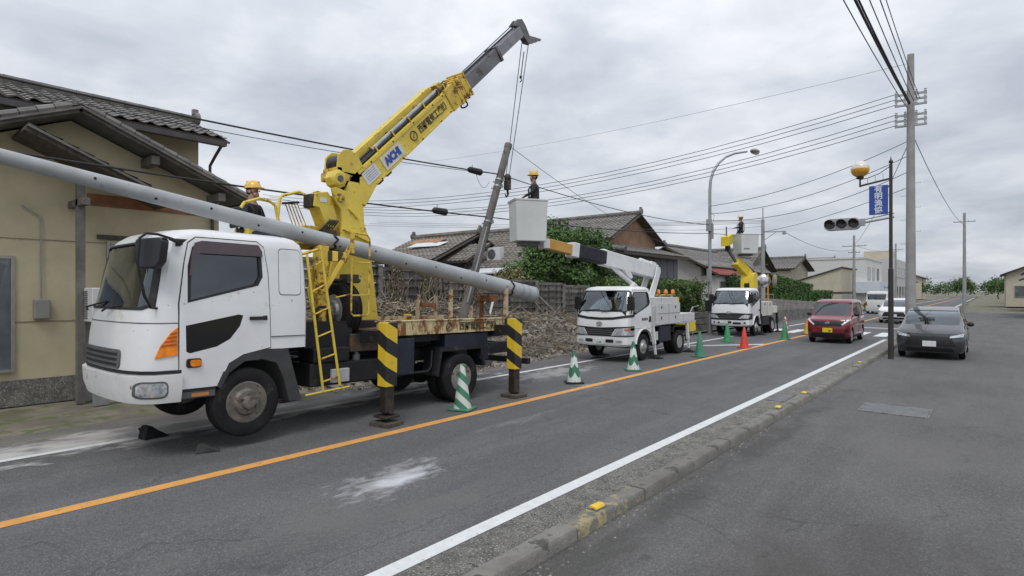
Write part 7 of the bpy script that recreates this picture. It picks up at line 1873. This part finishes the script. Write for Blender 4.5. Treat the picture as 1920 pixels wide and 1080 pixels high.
wire('thin line from the pole behind the mirror up to the left houses', [(-10.6, 36.6, 5.9), (-16.0, 30.4, 5.6)], .009, M_WIREG, None, .15)
for k in range(3):
    wire(('lowest', 'middle', 'uppermost')[k] + ' of three level lines low behind the leaning pole', [(-46, 33 + k, 8.2 + .25 * k), (-10.6, 36.6, 6.1 + .08 * k)], .011, None, 'low level lines behind the leaning pole', .25)
# bundle overhead at the right: cables running back over the viewer
for k, (dx, dz, r_, lab) in enumerate(((-.10, 0, .03, 'thick twisted cable in the overhead bundle at the top right'), (-.02, .05, .022, 'second thick cable in the overhead bundle at the top right'), (-.28, -.35, .012, 'thin cable just left of the overhead bundle at the top right'), (.28, .1, .012, 'thin cable right of the overhead bundle'), (.55, .25, .012, 'cable farther right of the overhead bundle'), (.72, .3, .010, 'rightmost cable of the overhead bundle'))):
    wire(lab, [(-1.9 + dx * .9, -9, 8.1 + dz), (RP.x + dx * .4, RP.y - .1, 9.0 + dz * .4)], r_, None, 'overhead cable bundle at the right', .55)
# ------------------------------------------------------------------ cars
def carpaint(name, col, rough=.22): return pm(name, col, rough, .0, var=.03, scale=2, coat=.7, dirt=(tuple(c * .8 for c in col), .15, 3))
def car(name, label, loc, rz, L, W, H, paint, plate, style):
    """small car from a lofted body, front toward local -y, origin at the centre of the front axle line"""
    root = thing(name, label, 'car', loc, rz)
    w = W / 2
    if style == 'kei':
        rows = [(.20, .10, L - .06, w - .06, .22, .12), (.30, .03, L - .02, w - .01, .24, .14), (.52, .0, L, w, .25, .14), (.78, .02, L, w, .25, .14), (.90, .09, L - .01, w - .005, .25, .14), (.97, .26, L - .02, w - .015, .3, .14),
                (1.03, .56, L - .03, w - .03, .22, .14), (1.30, .82, L - .05, w - .065, .16, .14), (1.55, 1.08, L - .10, w - .105, .14, .14), (1.62, 1.20, L - .18, w - .15, .16, .14), (1.65, 1.50, L - .40, w - .26, .2, .16)]
        wz0, wz1 = 1.05, 1.53; wins = [[(.80, 1.03), (1.08, 1.33), (1.24, 1.50), (1.92, 1.53), (1.95, 1.02)], [(2.02, 1.02), (2.0, 1.53), (2.75, 1.52), (2.85, 1.05)]]; ry = .29; ax0, ax1 = .58, L - .52
    elif style == 'van':
        rows = [(.22, .10, L - .06, w - .06, .2, .1), (.35, .02, L - .01, w, .2, .1), (.80, .0, L, w, .2, .1), (1.0, .12, L, w, .2, .1), (1.08, .35, L - .01, w - .02, .2, .1), (1.65, .75, L - .06, w - .07, .16, .1), (1.85, .95, L - .10, w - .12, .16, .1), (1.93, 1.15, L - .25, w - .2, .16, .1), (1.95, 1.4, L - .5, w - .32, .16, .1)]
        wz0, wz1 = 1.10, 1.72; wins = [[(.75, 1.1), (1.05, 1.68), (1.75, 1.72), (1.75, 1.1)], [(1.85, 1.1), (1.85, 1.72), (L - .5, 1.72), (L - .45, 1.1)]]; ry = .31; ax0, ax1 = .70, L - .75
    else:
        rows = [(.20, .12, L - .08, w - .08, .3, .2), (.32, .03, L - .02, w - .01, .32, .2), (.58, .0, L, w, .34, .2), (.78, .06, L - .02, w, .34, .2), (.90, .26, L - .04, w - .02, .34, .2), (.98, .85, L - .08, w - .05, .25, .2),
                (1.20, 1.20, L - .25, w - .12, .2, .2), (1.42, 1.62, L - .62, w - .20, .16, .18), (1.49, 1.85, L - .85, w - .27, .16, .16), (1.52, 2.15, L - 1.1, w - .38, .16, .16)]
        wz0, wz1 = 1.0, 1.42; wins = [[(1.15, .99), (1.62, 1.35), (1.75, 1.40), (2.2, 1.42), (2.2, .99)], [(2.28, .99), (2.28, 1.42), (L - 1.0, 1.38), (L - .6, 1.0)]]; ry = .32; ax0, ax1 = .85, L - .85
    B = Body(rows, nf=2.7, nr=4)
    arches = []
    for a in (ax0, ax1): arches.append([(a + (ry + .055) * math.cos(R(t)), ry + (ry + .055) * math.sin(R(t))) for t in range(0, 360, 18)])
    ws_w = rows[-4][3] - .05; ws_b = next(r[3] for r in rows if r[0] >= wz0) - .07
    wsh = [(-ws_b, wz0), (-ws_w, wz1), (ws_w, wz1), (ws_b, wz0)]
    rsh = [(-ws_b + .06, wz0 + .12), (-ws_w, wz1 - .02), (ws_w, wz1 - .02), (ws_b - .06, wz0 + .12)]
    ops = [('DIFFERENCE', MB().prism(wn_, 'x', -2, 2).mesh()) for wn_ in wins]
    ops += [('DIFFERENCE', MB().prism(wsh, 'y', -1, L * .5).mesh()), ('DIFFERENCE', MB().prism(rsh, 'y', L - .75, L + 1).mesh())]
    for a in arches:
        for s in (1, -1): ops.append(('DIFFERENCE', MB().prism(a, 'x', s * (w - .32), s * 2).mesh()))
    mobj('body', boolean(B.shell(0, -.035), ops), paint, root)
    dark = glass('car_glass', (.24, .27, .28), 1.0)
    mobj('windscreen', B.patch(wsh, 'y', -1, L * .5, -.006, -.012), dark, root)
    mobj('rear_window', B.patch(rsh, 'y', L - .75, L + 1, -.006, -.012), dark, root)
    for s in (1, -1):
        for wn_ in wins:
            mobj('side_window', B.patch(wn_, 'x', s * .3, s * 2, -.006, -.012), dark, root)
        mobj('window_trim', B.patch([(wins[0][0][0] - .03, wins[0][0][1] - .03), (wins[1][-1][0] + .03, wins[0][0][1] - .03), (wins[1][-1][0] + .03, wins[0][0][1]), (wins[0][0][0], wins[0][0][1])], 'x', s * .3, s * 2, .006, -.01), M_BLK, root)
        MB().bb(s * (w + .003), s * (w - .01), wins[1][0][0] - .06, wins[1][0][0] - .045, .35, wins[0][0][1]).build('door_seam', M_BLK, root)
        hd = MB(); hd.bb(s * (w - .005), s * (w + .022), wins[0][-1][0] - .22, wins[0][-1][0] - .04, .86, .89); hd.build('door_handle', paint, root, bevel=.006)
        m = MB(); m.sphere((s * (w + .09), wins[0][0][0] + .10, wz0 + .03), .085, 12, 8, 0, (1.05, .7, .85)); m.build('mirror', M_BLK, root)
        mobj('sill', B.patch([(ax0 + ry + .06, .2), (ax1 - ry - .06, .2), (ax1 - ry - .06, .29), (ax0 + ry + .06, .29)], 'x', s * .3, s * 2, .01, -.02), M_BLK, root)
        wheel(root, (s * (w - .10), ax0, ry), ry, .17, ry * .66, s, 'car', False, M_RIML)
        wheel(root, (s * (w - .10), ax1, ry), ry, .17, ry * .66, s, 'car', False, M_RIML)
    it = MB(); it.bb(-w + .08, w - .08, ax0 + .2, L - .2, .22, .30); it.bb(-w + .14, w - .14, wins[0][0][0] - .02, wins[0][0][0] + .35, .75, .99); it.build('cabin_floor', M_INT, root)
    for y_ in (wins[0][-1][0] - .25, wins[1][-1][0] - .65):
        for s in (1, -1):
            st = MB(); st.bb(s * .12, s * .54, y_ - .4, y_ + .1, .40, .60); st.bb(s * .13, s * .53, y_ + .02, y_ + .16, .55, 1.12); st.bb(s * .24, s * .42, y_ + .05, y_ + .13, 1.14, 1.30); st.build('seat', M_SEAT, root, bevel=.03)
    def fr(poly, nm, mat, o, i=-.01, par=None): return mobj(nm, B.patch(poly, 'y', -1, .62, o, i), mat, par or root)
    def rr(poly, nm, mat, o, i=-.01): return mobj(nm, B.patch(poly, 'y', L - .6, L + 1, o, i), mat, root)
    if style == 'kei':
        fr([(-.60, .845), (.60, .845), (.52, .76), (.46, .66), (-.46, .66), (-.52, .76)], 'grille', M_BLK, .008)
        for s in (1, -1):
            fr([(s * x, z) for x, z in [(.50, .70), (.71, .875), (.72, .90), (.66, .90), (.44, .72)]], 'headlamp', pm('led_white', (.75, .78, .80), .1, coat=.8), .016)
            fr([(s * x, z) for x, z in [(.62, .88), (.735, .90), (.735, .93), (.60, .905)]], 'lamp_strip', M_CLEAR, .014)
            fr(rpoly(*(sorted((s * .56, s * .68))), .44, .52, .03), 'fog_lamp', M_BLK, .01)
        fr([(-.60, .22), (.60, .22), (.55, .40), (-.55, .40)], 'lower_intake', M_BLK, .008)
        em = MB(); em.tube([Vector((.065 * math.cos(a * math.pi / 10), -.02, .775 + .055 * math.sin(a * math.pi / 10))) for a in range(21)], .010, 5); em.tube([(-.085, -.02, .775), (.085, -.02, .775)], .012, 5); em.build('emblem', M_CHROME, root)
        mobj('roof_trim', B.patch([(-w, 1.535), (w, 1.535), (w, 1.56), (-w, 1.56)], 'y', .8, 1.6, .004, -.01), paint, root)
    else:
        fr([(-.5, .70), (.5, .70), (.62, .42), (-.62, .42)], 'grille', M_BLK, .008)
        fr([(-.6, .25), (.6, .25), (.55, .36), (-.55, .36)], 'lower_intake', M_BLK, .008)
        for s in (1, -1): fr([(s * x, z) for x, z in [(.48, .66), (.80, .70), (.82, .80), (.50, .72)]], 'headlamp', M_CLEAR, .014)
    for s in (1, -1): rr([(s * x, z) for x, z in [(w - .16, .72), (w - .02, .72), (w - .02, 1.05), (w - .12, 1.05)]], 'tail_lamp', pm('tail_red', (.35, .015, .012), .2), .012)
    for y_, sgn in ((-.012, -1), (L + .012, 1)):
        z_ = .505 if style == 'kei' else .48
        if sgn > 0: z_ = .62
        p = MB(); p.bb(-.165, .165, y_ - .008, y_ + .008, z_ - .082, z_ + .082); po = p.build('number_plate', plate, root)
        if sgn < 0 and style == 'kei':
            text('30', .10, 'lettering', M_BLK, po, (.07, y_ - .0095, z_ - .025), (1, 0, 0), (0, 0, 1), .002)
    for s in (1, -1): MB().tube([(s * .05, .6 if style == 'kei' else .95, wz0 + .0), (s * .05 - .45, .74 if style == 'kei' else 1.1, wz0 + .035)], .009, 5).build('wiper', M_BLK, root)
    return root
M_PLY = pm('number_plate_yellow', (.78, .58, .02), .5, var=.05)
car('red_car', 'red small tall car with yellow number plate driving toward the camera', (-4.76, 24.5, 0), 0, 3.39, 1.475, 1.655, carpaint('paint_red', (.19, .012, .022)), M_PLY, 'kei')
car('white_car', 'white low car with black grille following far behind the red car', (-4.55, 42.0, 0), 0, 4.3, 1.70, 1.52, carpaint('paint_white', (.74, .75, .76)), M_NPLATE, 'sedan')
car('white_van', 'small white van seen from behind near the commercial building', (-7.55, 62.2, 0), math.pi, 3.9, 1.68, 1.95, carpaint('paint_silver_white', (.66, .66, .64)), M_NPLATE, 'van')
car('dark_car', 'dark grey car parked at the right edge behind the sign post', (-1.40, 21.1, -.05), 0, 4.2, 1.70, 1.52, carpaint('paint_charcoal', (.04, .042, .048)), M_NPLATE, 'sedan')
bpy.data.scenes.remove(SCRATCH)
for m_ in list(bpy.data.meshes):
    if m_.users == 0 or (m_.use_fake_user and m_.users == 1): bpy.data.meshes.remove(m_)
